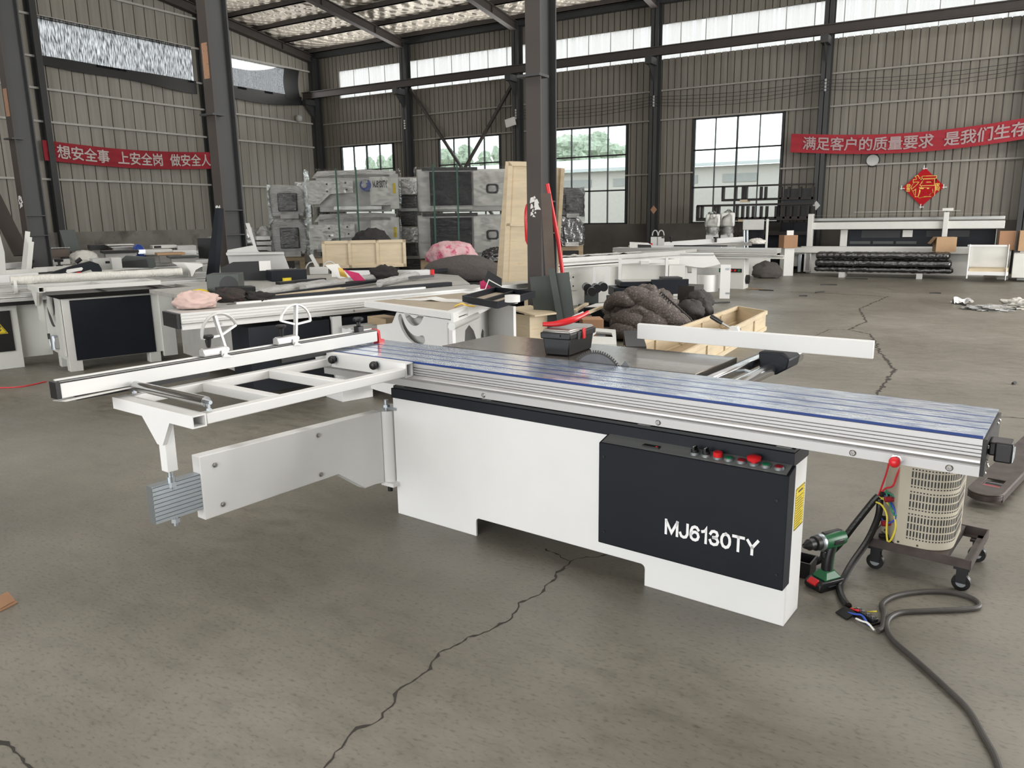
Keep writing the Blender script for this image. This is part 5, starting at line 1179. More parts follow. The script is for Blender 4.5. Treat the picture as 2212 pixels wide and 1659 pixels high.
single('timber_block', 'weathered wooden block lying on the side box of the unfinished body', 'timber', MB().box(-6.30, 3.66, .634, -5.98, 3.84, .70), 'ply_dark', rz=QA, group=None)
t = QT('wooden_stand', 'small weathered plywood stand behind the corner of the saw table', 'stand', (-5.2, 5.4, 0))
t.p('leg_board', MB().box(-5.72, 4.92, 0, -5.45, 4.94, .66), 'ply'); t.p('side_board', MB().box(-5.47, 4.94, 0, -5.45, 5.15, .66), 'ply'); t.p('top_board', MB().obox((-5.53, 5.03, .69), (.40, .30, .015), Matrix.Rotation(R(6), 3, 'Y')), 'ply')

# --- panels and bars leaning round the nearest column
def lean(name, label, cat, px, D, pts, th, m, off=0, tilt=4., part='sheet', group=None, frame=None):
    """flat thing standing on the floor and leaning back; the outline is given in pixels at its foot plane"""
    t = VT(name, label, cat, px, D, 0, off, group); pl_ = t.poly(pts); zmin = min(p[1] for p in pl_)
    sh = math.tan(R(tilt))
    def k(v): return (v[0], v[1] + sh * v[2], v[2])
    t.p(part, MB().add(*(lambda m_: ([k(v) for v in m_.v], m_.f))(MB().prism(pl_, 'y', 0, th))), m)
    if frame:
        mb = MB(); xs = [p[0] for p in pl_]; zs = [p[1] for p in pl_]
        for q in frame:
            a = t.poly(q); mb.prism(a, 'y', -.02, 0)
        t.p('batten', MB().add([k(v) for v in mb.v], mb.f), m)
    return t
lean('plywood_panel', 'narrow plywood board at the far left of the panels behind the nearest column', 'panel', 1088, 10.2, [(1060, 760), (1105, 760), (1112, 352), (1092, 350)], .02, 'ply', 0, -3, group='plywood panels behind the nearest column')
lean('plywood_panel', 'wide framed plywood panel standing behind the nearest column', 'panel', 1140, 10.0, [(1078, 770), (1195, 770), (1190, 352), (1099, 350)], .02, 'ply', 0, -3, group='plywood panels behind the nearest column',
     frame=[[(1078, 770), (1090, 770), (1108, 360), (1099, 350)], [(1099, 350), (1190, 352), (1190, 362), (1099, 360)], [(1094, 482), (1190, 485), (1190, 490), (1094, 488)]])
lean('plywood_panel', 'plywood panel with battens showing to the right of the nearest column', 'panel', 1195, 10.4, [(1170, 750), (1196, 750), (1220, 364), (1185, 360)], .03, 'ply', 0, 0, group='plywood panels behind the nearest column',
     frame=[[(1190, 750), (1196, 750), (1220, 364), (1212, 363)], [(1180, 600), (1184, 600), (1206, 364), (1200, 363)]])
lean('steel_plate', 'tall rusty brown flat bar leaning against the nearest column', 'bar', 1188, 7.85, [(1190, 800), (1212, 800), (1190, 418), (1168, 417)], .012, 'brown', 0, 0)
lean('steel_plate', 'thin dark flat bar leaning just left of the rusty brown bar', 'bar', 1174, 7.9, [(1182, 800), (1190, 800), (1173, 420), (1168, 420)], .012, 'darkgrey', 0, 0)
t = VT('red_pipe', 'long red pipe leaning against the nearest column', 'pipe', 1195, 8.0, 0); a, b, c = t.L(1242, 800), t.L(1206, 520), t.L(1182, 397)
t.p('pipe_body', MB().tube([(a.x, 0, 0.01), (b.x, 0, b.z), (c.x, .0, c.z)], .022, 12), 'red')
lean('green_panel', 'dark green grey steel panel leaning at the left of the narrow channel', 'panel', 1178, 7.5, [(1170, 800), (1225, 800), (1203, 594), (1144, 599)], .03, 'greengrey', 4, 0, group='green grey panels at the nearest column')
lean('green_panel', 'dark green grey steel panel leaning at the right of the narrow channel', 'panel', 1222, 7.48, [(1222, 800), (1256, 800), (1229, 588), (1186, 592)], .03, 'greengrey', -2, 0, group='green grey panels at the nearest column')
t = lean('steel_channel', 'narrow dark channel leaning between the two green grey panels', 'channel', 1205, 7.42, [(1222, 800), (1236, 800), (1198, 580), (1184, 580)], .03, 'greengrey', 0, 0)
lumpy('red_glove', 'red rubber glove hanging at the left edge of the nearest column', 'glove', 1139, 495, 12, 66, 8.35, 1.38, 'red', 51, .8, .2, .1, flat=False)
lumpy('red_cloth', 'red cloth hanging beside the green grey panels', 'cloth', 1252, 700, 18, 46, 7.8, .28, 'red', 53, .8, .3, .3, flat=False)
lumpy('red_cloth', 'small red and white cloth under the hanging red cloth', 'cloth', 1250, 718, 16, 18, 7.7, .2, 'red', 55, .8, .3, .3, flat=False)
# dark bars leaning on the middle column
for k, (x0, x1, xt) in enumerate(((452, 462, 492), (466, 476, 497), (480, 488, 500))):
    t = VT('dark_bar', ['outermost', 'middle', 'innermost'][k] + ' of three navy steel bars leaning on the middle column', 'bar', 480, 11.15 - .10 * k, 0, group='navy bars at the middle column')
    a, b = t.L((x0 + x1) / 2 - 30, 690), t.L(xt - 22, 450); t.p('bar_body', MB().beam((a.x, -.1, 0.02), (b.x, .1, b.z), .06, .03, (0, 1, 0)), 'navy')

# --- saw bodies of the left background, used as tables
for nm, lab, x0, x1, y0, y1 in (('saw_body', 'pale saw body behind the cabinet saw, its table covered with guards and rails', -14.3, -11.5, .6, 4.1), ('saw_body', 'pale saw body by the leftmost column, piled with boards and panels', -17.9, -15.75, .9, 6.0), ('saw_body', 'pale saw body near the left wall beyond the middle column', -23.4, -21.2, 4.6, 10.0)):
    t = QT(nm, lab, 'saw body', ((x0 + x1) / 2, (y0 + y1) / 2, 0))
    t.p('body', MB().box(x0 + .3, y0 + .4, .12, x1 - .3, y1 - .4, .80), 'offwhite', bevel=.01); t.p('table_top', MB().box(x0 + .5, y0 + .1, .80, x1 - .2, y1 - .1, .845), 'offwhite')
    t.p('sliding_table', slider_y(MB(), x1, x1 - .36, y0, y1, .74, .865), 'alu_dull'); t.p('foot', MB().box(x0 + .4, y0 + .5, 0, x0 + .8, y1 - .5, .12), 'offwhite'); t.p('foot', MB().box(x1 - .8, y0 + .5, 0, x1 - .4, y1 - .5, .12), 'offwhite')
zt = .87
def D9(px, py, z=zt): return D_at(px, py, z)
# white rails at the far left
for k, (a, b, w, h, m, lab) in enumerate((((-20, 604), (78, 597), .12, .10, 'white', 'long white rail nearest the left edge of the hall clutter'), ((-20, 577), (150, 564), .13, .09, 'white', 'white rail wrapped in dusty film, second from the left edge'), ((75, 583), (215, 575), .08, .07, 'offwhite', 'pale rail behind the navy blade guard'), ((-20, 590), (100, 583), .06, .06, 'offwhite', 'slim pale rail between the two long white rails'))):
    A_, B_ = Pz(*a, .91), Pz(*b, .91); single('white_rail', lab, 'rail', MB().beam(A_, B_, w, h), m, group=None)
for k, (px_, py_, lab) in enumerate(((65, 572, 'black star knob standing on the white rails, the left one'), (128, 570, 'black star knob standing on the white rails, the right one'))):
    single('star_knob', lab, 'knob', MB().lathe((0, 0, 0), (0, 0, 1), [(0, .05), (.05, .05), (.055, .02), (.1, .02), (.105, .065), (.14, .07), (.15, .05), (.15, .001)], 14), 'black', Pz(px_, py_, .94) + Vector((0, 0, -.07)), group=None)
t = VT('blade_guard', 'navy saw blade guard with a white slot and a lever lying on its side', 'guard', 165, D9(165, 592), zt, 4)
t.p('guard_body', MB().prism(t.poly([(103, 591), (160, 573), (195, 564), (213, 570), (219, 580), (220, 588), (200, 587), (196, 582), (182, 586), (170, 590)]), 'y', -.04, .10), 'navy', bevel=.006)
t.p('guard_slot', MB().prism(t.poly([(142, 587), (144, 582), (176, 577), (179, 580), (176, 584), (146, 590)]), 'y', -.044, -.038), 'paper')
t.p('guard_lever', MB().beam((t.L(156, 576).x, .02, t.L(156, 576).z), (t.L(164, 567).x, .02, t.L(164, 567).z), .02, .02), 'chrome'); t.p('lever_grip', MB().tube([t.L(164, 567), t.L(175, 559)], .03, 10), 'black')
t.p('red_label', MB().prism(t.poly([(152, 591), (175, 586), (172, 590), (156, 593)]), 'y', -.043, -.038), 'red')
t = VT('cover_box', 'grey sheet metal cover with a slot beside the blade guard', 'cover', 222, D9(222, 586), zt, 8); t.bx(MB(), 0, 0, 1, 1, 0, 1); mb = MB(); t.bx(mb, 203, 558, 242, 584, 0, .35); t.p('cover_body', mb, 'greywhite', bevel=.006); mb = MB(); t.bx(mb, 228, 564, 239, 569, -.006, .0); t.p('cover_slot', mb, 'black')
t = VT('cover_box', 'plain grey sheet metal cover right of the slotted one', 'cover', 252, D9(252, 586), zt, 8); mb = MB(); t.bx(mb, 243, 556, 262, 582, 0, .3); t.p('cover_body', mb, 'greywhite', bevel=.006)
t = VT('dark_hood', 'dark grey faceted hood lying on the table behind the cabinet saw', 'hood', 297, D9(297, 580), zt, 0)
t.p('hood_body', MB().prism(t.poly([(257, 578), (258, 565), (268, 556), (272, 553), (334, 557), (337, 575), (330, 579)]), 'y', 0, .3), 'greengrey', bevel=.01); t.p('hood_front', MB().prism(t.poly([(260, 577), (262, 566), (315, 560), (320, 576)]), 'y', -.02, 0), 'darkgrey')
for k in range(4):
    t = VT('angle_bracket', 'pale folded steel bracket, one of a row beside the navy bars', 'bracket', 405 + 7 * k, 10.75 - .08 * k, .876, -10, group='folded brackets in a row')
    A_ = [(372 + 8 * k, 567), (430 + 2 * k, 567 + k), (432 + 2 * k, 572 + k), (408 + 5 * k, 574 + 3 * k), (398 + 6 * k, 588 + 3 * k), (398 + 7 * k, 597), (392 + 7 * k, 597), (393 + 6 * k, 586), (385 + 6 * k, 575)]
    t.p('bracket_body', MB().prism(t.poly(A_), 'y', 0, .06), 'offwhite')
# boards and panels further back
for k, (x0, y0, x1, y1, m, D_, lab, nm, cat) in enumerate(((222, 540, 300, 548, 'black', 16.3, 'short black steel panel among the stacked boards', 'flat_sheet', 'sheet'), (232, 527, 290, 531, 'offwhite', 17.2, 'topmost white board of the stack by the left wall', 'white_board', 'board'), (240, 532, 288, 535, 'white', 17.1, 'second white board of the stack by the left wall', 'white_board', 'board'),
        (330, 529, 382, 537, 'offwhite', 17.4, 'pale hollow section with a dark opening at its end', 'hollow_section', 'section'), (384, 530, 424, 541, 'greywhite', 17.3, 'pale curved sheet metal cover beyond the hollow section', 'sheet_cover', 'cover'), (290, 538, 372, 552, 'offwhite', 16.9, 'wide pale sheet metal tray on the back table', 'sheet_tray', 'tray'), (375, 540, 424, 556, 'white', 16.8, 'white sheet metal tray right of the wide pale one', 'sheet_tray', 'tray'),
        (195, 528, 262, 540, 'darkgrey', 17.6, 'dark steel panel under the stack of white boards', 'flat_sheet', 'sheet'), (365, 552, 430, 558, 'greengrey', 15.6, 'flat grey steel strip in front of the pale trays', 'steel_strip', 'strip'), (340, 545, 400, 552, 'card_pale', 16.2, 'tan packing board among the pale trays', 'packing_board', 'board'))):
    t = VT(nm, lab, cat, (x0 + x1) / 2, D_, 0, 6); a = t.L(x0, y1); b = t.L(x1, y0); t.o.location.z = t.loc.z = 0
    z0 = max(a.z, .868) if k != 1 else a.z
    t.p(nm.split('_')[-1] + '_body', MB().box(a.x, 0, a.z, b.x, .5, b.z), m, bevel=.004)
    if nm == 'hollow_section': mb = MB(); t.bx(mb, 333, 531, 348, 536, -.004, 0); t.p('opening', mb, 'black')
    if k not in (1,): t.p('support', MB().box(a.x + .05, .1, .846, b.x - .05, .4, a.z + .002), 'grime')
lumpy('white_bundle', 'rounded white plastic bundle beyond the blade guard', 'bundle', 176, 572, 54, 30, D9(176, 572), zt, 'film_white', 61, .6, .2, .15)
lumpy('brown_paper', 'crumpled brown packing paper on the back table', 'paper', 248, 557, 62, 12, 15.6, .868, 'card', 63, .5, .3, .2)
lumpy('rag_heap', 'dark rags and small parts heaped by the left wall', 'rags', 245, 526, 50, 10, 17.7, 1.05, 'brown', 65, .5, .5, .3)
t = VT('welding_helmet', 'blue rounded welding helmet on the back table', 'helmet', 297, 17.0, .868, 20); t.p('shell', MB().lump((0, 0, .13), (.12, .15, .2), 4, .05, 2, 20, 12), 'blue'); t.p('visor', MB().box(-.07, -.16, .14, .07, -.12, .22), 'zinc')
t = VT('vented_box', 'dark box with a slotted lid standing left of the white bundle', 'box', 118, 17.2, .868, 25); mb = MB(); t.bx(mb, 82, 537, 150, 558, 0, .6); t.p('box_body', mb, 'brown', bevel=.006); mb = MB()
for k in range(7):
    a = t.L(98 + 7 * k, 536, .15); mb.box(a.x, .05, t.L(100, 537).z - .004, a.x + .05, .35, t.L(100, 537).z + .006)
t.p('lid_slots', mb, 'greywhite')
panel('metal_sheet', 'dark grey sheet metal panel leaning beside the leftmost column', 'panel', [(128, 497), (161, 496), (174, 540), (143, 545)], 17.6, .868, .02, 'greengrey', 10).p('panel_stay', MB().box(.06, .02, 0, .2, .12, .3), 'darkgrey')
for k, (x0, x1, y0) in enumerate(((43, 58, 500), (50, 62, 512), (55, 66, 522))):
    t = VT('pale_strip', ['tallest', 'middle', 'shortest'][k] + ' of three pale slats leaning on the leftmost column', 'strip', 50, 15.0 - .1 * k, 0, group='slats at the leftmost column'); a, b = t.L(x0, 600), t.L(x1 + 2, y0); t.p('slat_body', MB().beam((a.x - .12, -.2, .0), (b.x, 0, b.z), .07, .02, (0, 1, 0)), 'offwhite')
panel('grey_panel', 'pale panel leaning at the far left edge', 'panel', [(-30, 600), (-30, 505), (0, 507), (10, 545), (14, 600)], 12.5, .0, .03, 'greywhite')
# by the foot of the middle column
for k in range(4):
    t = VT('white_section', 'white hollow section in the small stack right of the middle column, ' + ['lowest', 'second', 'third', 'topmost'][k], 'section', 572, 16.4, 0, 8, group='white sections by the middle column'); mb = MB(); t.bx(mb, 555, 552 - 11 * k - 9, 588, 552 - 11 * k, 0, .9); t.p('section_body', mb, 'alu_dull' if k < 3 else 'white', bevel=.006)
    if k == 0: mb = MB(); t.bx(mb, 550, 553, 578, 640, .05, .85); t.p('section_stand', mb, 'darkgrey')
lumpy('wrapped_part', 'small part in bright film right of the middle column', 'part', 543, 505, 26, 34, 16.6, 1.15, 'film_silver', 71, .8, .2, .2)
lumpy('wrapped_part', 'rounded part in grey film beside the stack of white sections', 'part', 572, 512, 32, 34, 16.9, 1.15, 'film_clear_white', 73, .8, .2, .2)
lumpy('wrapped_part', 'film wrapped part left of the navy bars at the middle column', 'part', 458, 512, 42, 26, 18.5, 1.0, 'film_clear_white', 75, .8, .3, .3)
t = VT('part_stand', 'dark frame carrying the film wrapped parts behind the middle column', 'frame', 505, 17.6, 0, 0); mb = MB(); t.bx(mb, 430, 512, 575, 560, .3, 1.0); t.p('frame_body', mb, 'darkgrey')

# --- film wrapped saw bodies stacked in pairs
def wrapped_front(name, label, px0, px1, ytop, ybot, D, off, style, group, dep=.75):
    t = VT(name, label, 'wrapped machine', (px0 + px1) / 2, D, 0, off, group)
    a, b = t.L(px0, ybot), t.L(px1, ytop); w = b.x - a.x; h = b.z - a.z; X = lambda u: a.x + w * u; Z = lambda v: a.z + h * v
    if style == 'white':
        t.p('body_front', MB().prism([(X(.06), Z(.12)), (X(.99), Z(.12)), (X(.99), Z(.86)), (X(.72), Z(.90)), (X(.10), Z(.86))], 'y', .10, .3), 'greywhite')  # greyer than the arm: shade behind it is put into the colour
        t.p('body_top', MB().prism([(X(.05), Z(.80)), (X(.95), Z(.80)), (X(.97), Z(.96)), (X(.70), Z(1.0)), (X(.12), Z(.97))], 'y', .1, dep), 'film_clear_white')
        ar = t.p('strapped_arm', MB().prism([(X(0), Z(.18)), (X(.13), Z(.18)), (X(.25), Z(.42)), (X(.50), Z(.45)), (X(.50), Z(.74)), (X(0), Z(.74))], 'y', -.04, .02), 'offwhite')
        mb = MB()
        for u, v in ((.22, .65), (.42, .68), (.22, .48), (.43, .52)): mb.cyl((X(u), -.046, Z(v)), (X(u), -.038, Z(v)), .018, 10)
        t.p('arm_hole', mb, 'black', ar)
        pn_ = t.p('control_cover', MB().box(X(.68), -.01, Z(.14), X(.90), .06, Z(.82)), 'offwhite')
        t.p('end_post', MB().box(X(.90), .0, Z(.05), X(.995), dep, Z(.88)), 'offwhite')
        t.p('yellow_label', MB().box(X(.93), -.004, Z(.42), X(.965), .002, Z(.66)), 'yellow')
        t.p('rail', MB().box(X(.28), -.02, Z(.04), X(.80), .1, Z(.12)), 'alu_dark')
        t.p('lower_body', MB().box(X(.12), .12, Z(0), X(.9), dep, Z(.14)), 'greywhite')
    elif style == 'navy':
        t.p('body', MB().box(X(0), .06, Z(0), X(1), dep, Z(.96)), 'greywhite', bevel=.02)
        t.p('navy_door', MB().box(X(.12), .0, Z(.14), X(.52), .06, Z(.90)), 'navy')
        t.p('side_cover', MB().box(X(.54), .01, Z(.12), X(1), .06, Z(.92)), 'offwhite')
        t.p('oval_opening', MB().prism(rrect(X(.66), Z(.40), X(.78), Z(.62), .05), 'y', .004, .012), 'darkgrey'); t.p('opening_rim', MB().prism(rrect(X(.68), Z(.44), X(.76), Z(.58), .04), 'y', .0, .005), 'greywhite')
        t.p('dark_lid', MB().box(X(.05), .02, Z(.93), X(.58), dep, Z(1)), 'black')
        t.p('rail', MB().box(X(.14), -.02, Z(.05), X(.52), .1, Z(.10)), 'offwhite')
    elif style == 'dark':
        t.p('body', MB().box(X(.05), .05, Z(0), X(.95), dep, Z(.62)), 'film_navy', bevel=.02); t.p('body_top', MB().box(X(0), .02, Z(.62), X(1), dep, Z(1)), 'film_silver', bevel=.03); t.p('rail', MB().box(X(.2), 0, Z(.30), X(.95), .1, Z(.36)), 'alu_dull')
    else:
        t.p('body', MB().prism([(X(.05), Z(.0)), (X(.92), Z(0)), (X(1), Z(.22)), (X(.98), Z(.78)), (X(.80), Z(.98)), (X(.12), Z(1)), (X(.0), Z(.85)), (X(.02), Z(.3))], 'y', .05, dep), 'film_clear_white' if style == 'grey' else 'film_navy', bevel=.03)
        t.p('navy_panel', MB().box(X(.25), .0, Z(.18), X(.78), .06, Z(.74)), 'film_navy', bevel=.02); t.p('foot', MB().box(X(.3), .0, Z(-.04), X(.8), .4, Z(.1)), 'greywhite')
    # a loose, crumpled skin of stretch film in front and on the sides
    rr = random.Random(px0 + ytop)
    def skin(u, v):
        ang_ = (u - .5) * 2; x = X(.5) + w * .52 * max(-1, min(1, ang_ * 1.35)); y = -.06 if abs(ang_) < .74 else -.06 + (abs(ang_) - .74) / .26 * dep
        return (x + .02 * noise.noise(Vector((v * 9, u * 4, px0))), y + .035 * noise.noise(Vector((u * 16, v * 7, px0 * .1))), Z(-.01) + h * 1.02 * v)
    t.p('stretch_film', MB().grid(skin, 34, 16), 'wrap')
    t.Z, t.X, t.w_, t.h_ = Z, X, w, h
    return t
t1 = wrapped_front('wrapped_saw', 'upper white saw body wrapped in film, marked with a round blue badge', 666, 860, 365, 458, 15.0, -4, 'white', 'film wrapped saw bodies')
X, Z = t1.X, t1.Z
bd = t1.p('badge', MB().cyl((X(.635), -.02, Z(.62)), (X(.635), -.012, Z(.62)), .105, 24), 'blue'); t1.p('badge_mark', MB().prism(arc((X(.62), Z(.62)), .05, 0, 360, 14), 'y', -.0235, -.02).box(X(.60), -.0235, Z(.68), X(.66), -.02, Z(.75)), 'greywhite', bd)
mb = MB(); ln2 = stroke_text(MB(), 'MJ6130TY', .13, .026, lambda x, y: (x, y, 0)); stroke_text(mb, 'MJ6130TY', .13, .026, lambda x, y: (X(.715) + x * w_ / ln2 if False else X(.715) + x * (X(.875) - X(.715)) / ln2, -.014, Z(.56) + y)); t1.p('lettering', mb, 'ink')
wrapped_front('wrapped_saw', 'lower white saw body wrapped in film, under the one with the blue badge', 672, 862, 458, 556, 15.0, -4, 'white', 'film wrapped saw bodies')
wrapped_front('wrapped_saw', 'upper saw body with a navy door, wrapped in film behind the floral bundle', 903, 1125, 360, 458, 14.6, 4, 'navy', 'film wrapped saw bodies')
wrapped_front('wrapped_saw', 'lower saw body with a navy door, wrapped in film behind the floral bundle', 905, 1125, 458, 560, 14.6, 4, 'navy', 'film wrapped saw bodies')
wrapped_front('wrapped_saw', 'upper dark saw body between the two film wrapped pairs', 858, 908, 382, 488, 15.9, 0, 'dark', 'film wrapped saw bodies')
wrapped_front('wrapped_saw', 'lower dark saw body between the two film wrapped pairs', 858, 908, 488, 590, 15.9, 0, 'dark', 'film wrapped saw bodies')
wrapped_front('wrapped_saw', 'upper film wrapped saw body at the left end of the stacks', 582, 656, 398, 470, 16.2, -10, 'grey', 'film wrapped saw bodies')
wrapped_front('wrapped_saw', 'lower film wrapped saw body at the left end of the stacks', 588, 660, 470, 552, 16.2, -10, 'grey', 'film wrapped saw bodies')
wrapped_front('wrapped_saw', 'upper film wrapped saw body in the gap left of the badged one', 640, 672, 392, 470, 17.2, 0, 'dark', 'film wrapped saw bodies', .5)
wrapped_front('wrapped_saw', 'upper navy saw body in shiny film in front of the third window', 1208, 1262, 404, 468, 17.6, 10, 'shiny', 'film wrapped saw bodies')
wrapped_front('wrapped_saw', 'lower navy saw body in shiny film in front of the third window', 1204, 1262, 468, 530, 17.6, 10, 'shiny', 'film wrapped saw bodies')
for lab, x0, x1, D_, y0 in (('low timber pallet under the white wrapped saw bodies', 676, 858, 15.0, 556), ('low timber pallet under the wrapped saw bodies with navy doors', 908, 1120, 14.6, 560), ('low timber pallet under the dark wrapped saw bodies', 858, 908, 15.9, 590), ('low timber pallet under the wrapped pair at the left end', 590, 658, 16.2, 552), ('low timber pallet under the shiny wrapped pair', 1206, 1260, 17.6, 530)):
    t = VT('pallet', lab, 'pallet', (x0 + x1) / 2, D_, 0, 0); a, b = t.L(x0, y0 + 2), t.L(x1, y0 + 2)
    t.p('deck', MB().box(a.x, .1, a.z - .1, b.x, .7, a.z), 'ply_dark'); t.p('bearer', MB().box(a.x, .1, 0, a.x + .1, .7, a.z - .1), 'ply_dark'); t.p('bearer', MB().box(b.x - .1, .1, 0, b.x, .7, a.z - .1), 'ply_dark'); t.p('bearer', MB().box((a.x + b.x) / 2 - .1, .12, 0, (a.x + b.x) / 2 + .1, .68, a.z - .1), 'darkgrey')
for k, (px_, D_, y0, y1, m, lab) in enumerate(((737, 14.85, 372, 520, 'strap_green', 'dark strap round the white wrapped saw bodies, the left one'), (778, 14.85, 370, 500, 'strap_green', 'dark strap round the white wrapped saw bodies, the right one'), (943, 14.45, 362, 528, 'strap_green', 'green strap round the saw bodies with navy doors, the left one'), (993, 14.45, 362, 522, 'strap_green', 'green strap round the saw bodies with navy doors, the right one'))):
    t = VT('strap', lab, 'strap', px_, D_ - .06, 0, 0, 'straps round the wrapped machines'); a, b = t.L(px_ - 2, y1 + 40), t.L(px_, y0); t.p('strap_band', MB().box(a.x, -.12, a.z, a.x + .03, -.115, b.z + .065), m); t.p('strap_over', MB().box(a.x, -.12, b.z + .06, a.x + .03, .3, b.z + .065), m)
lumpy('wrapped_part', 'bright film wrapped part on the floor between the stacks', 'part', 625, 600, 44, 44, 15.4, .3, 'film_silver', 81, .8, .3, .3)
lumpy('film_scrap', 'dark crumpled film beside the felt roll', 'film', 1070, 560, 60, 30, 12.9, .86, 'film_black', 83, .8, .3, .3)

# --- right of the nearest column: more saws
t6 = QT('white_saw', 'white saw with a grooved sliding table running away behind the nearest column', 'saw', (0, 0, 0))
A_, B_ = toQ(Pz(1205, 575, .74)), toQ(Pz(1336, 551, .74))
t6.p('sliding_table', slider_y(MB(), A_.x, A_.x - .38, A_.y - .6, B_.y, .74, .875), 'alu_dull'); t6.p('lower_rail', MB().box(A_.x - .3, A_.y - .4, .69, A_.x - .02, B_.y - .3, .72), 'offwhite')
bd = t6.p('base', MB().box(A_.x - .35, A_.y - .5, 0, A_.x - .08, A_.y + 2.3, .69), 'offwhite', bevel=.006)
t6.p('base_cover', MB().box(A_.x - .08, A_.y - .4, .28, A_.x - .07, A_.y + .55, .58), 'offwhite', bd); mb = MB()
for y, z in ((.45, .52), (.45, .36)): mb.cyl((A_.x - .07, A_.y + y, z), (A_.x - .062, A_.y + y, z), .014, 10)
t6.p('cover_screw', mb, 'black', bd)
t6.p('table_film', MB().grid(lambda u, v: (A_.x - .36 + .36 * v, A_.y - .3 + u * 2.7, .885 + .05 * max(0, noise.noise(Vector((u * 14, v * 3, 1))))), 40, 6), 'film_white')
t6.p('fence_rest', MB().box(A_.x - .9, A_.y, .80, A_.x - .45, B_.y + 1, .86), 'grime'); t6.p('rear_body', MB().box(A_.x - .9, A_.y, 0, A_.x - .45, B_.y + .5, .80), 'offwhite')
t = VT('part_box', 'small dark tray with white papers on the white saw behind the nearest column', 'tray', 1230, D_at(1230, 535, .9), .885, 0); t.p('tray_body', MB().box(-.2, 0, 0, .3, .3, .06), 'black'); t.p('sheet', MB().obox((.1, .1, .09), (.4, .25, .01), Matrix.Rotation(R(14), 3, 'Y')), 'paper')
# saw seen broadside in the middle distance
s7 = Thing('broadside_saw', 'white saw with a row of buttons seen broadside in the middle distance', 'saw', (-5.0, 17.5, 0))
mb = MB(); h_ = slider_profile(16.9, 17.3, .745, .874); mb.prism(h_, 'x', -7.3, -3.60); s7.org = (-5.0, 17.5, 0)
s7.p('sliding_table', mb, 'alu_dull'); s7.p('lower_rail', MB().box(-7.3, 16.95, .66, -3.48, 17.15, .70).box(-7.3, 16.92, .715, -3.45, 17.1, .735), 'offwhite')
s7.p('base', MB().box(-6.2, 17.0, 0, -4.28, 17.4, .66), 'offwhite', bevel=.006); bp = s7.p('button_panel', MB().box(-5.05, 16.985, .36, -4.33, 17.0, .44), 'black')
for k in range(8): s7.p('push_button', MB().cyl((-4.98 + .085 * k, 16.985, .40), (-4.98 + .085 * k, 16.96, .40), .022, 12), ('steel', 'black', 'green', 'red', 'zinc', 'red', 'red', 'green')[k], bp)
s7.p('handwheel', MB().cyl((-4.28, 17.2, .2), (-4.22, 17.2, .2), .1, 16), 'black')
s7.p('table_top', MB().box(-6.4, 17.3, .82, -4.8, 18.2, .862), 'greywhite'); s7.p('rear_body', MB().box(-6.3, 17.4, 0, -4.9, 18.1, .82), 'offwhite')
fc = s7.p('crosscut_fence', MB().box(-7.0, 17.12, .876, -4.85, 17.2, .92), 'white'); s7.p('fence_cover', MB().box(-5.9, 17.10, .905, -4.7, 17.14, .93), 'navy', fc)
t = VT('upper_fence', 'long white fence bar with cast flip stops lying behind the broadside saw', 'fence', 1500, 19.95, 0, -4); a, b = t.L(1408, 530), t.L(1606, 517)
t.p('bar', MB().beam((a.x, 0, a.z), (b.x, .15, b.z), .1, .12), 'white'); t.p('fence_table', MB().box(a.x + .3, .1, .84, b.x + .2, 1.0, .9), 'grime'); t.p('fence_stand', MB().box(a.x + .4, .2, 0, b.x, .9, .84), 'offwhite'); t.p('end_mark', MB().box(a.x - .02, -.055, a.z - .05, a.x + .02, .055, a.z + .06), 'red')
for px_ in (1415, 1428): c = t.L(px_, 516); t.p('stop_arc', MB().tube([(c.x + .07 * math.sin(R(k)), .0, c.z + .08 + .13 * math.cos(R(k))) for k in range(-90, 100, 20)], .014, 6), 'alu_dull'); t.p('stop_body', MB().box(c.x - .1, -.05, a.z, c.x + .08, .05, c.z + .05), 'alu_dull')
for px_ in (1432, 1450, 1546): c = t.L(px_, 518); t.p('clamp_knob', MB().lathe((c.x, 0, c.z - .06), (0, 0, 1), [(0, .03), (.09, .03), (.1, .06), (.13, .06)], 10), 'black')
t = VT('guard_hood', 'pale guard hood with a black opening on the table left of the broadside saw', 'hood', 1383, 18.3, 0, 0); a, b = t.L(1360, 538), t.L(1408, 522); t.p('hood_body', MB().prism(t.poly([(1360, 538), (1360, 523), (1400, 525), (1408, 530), (1408, 538)]), 'y', 0, .2), 'offwhite'); t.p('hood_opening', MB().prism(t.poly([(1378, 537), (1378, 528), (1406, 529), (1407, 535)]), 'y', -.01, .0), 'black')
for k, (px_, lab) in enumerate(((1540, 'left of two pale grey motors wrapped in clear film beside the fourth window'), (1572, 'right of two pale grey motors wrapped in clear film beside the fourth window'))):
    t = VT('wrapped_motor', lab, 'wrapped motor', px_, 20.6 + .45 * k, 0, 0, 'wrapped motors'); a, b = t.L(px_ - 17, 508), t.L(px_ + 16, 462 - 3 * k)
    t.p('motor_box', MB().box(a.x, 0, a.z + (b.z - a.z) * .38, b.x, .4, b.z), 'offwhite', bevel=.04); t.p('motor_body', MB().cyl(((a.x + b.x) / 2, .2, a.z), ((a.x + b.x) / 2, .2, a.z + (b.z - a.z) * .4), (b.x - a.x) * .42, 16), 'greywhite')
    t.p('film', MB().lump(((a.x + b.x) / 2, .2, a.z + (b.z - a.z) * .5), ((b.x - a.x) * .53, .30, (b.z - a.z) * .6), 90 + k, .25, 3., 24, 16, False), 'wrap'); t.p('motor_stand', MB().box(a.x + .02, .05, .905, b.x - .02, .35, max(a.z, .91)), 'greywhite')

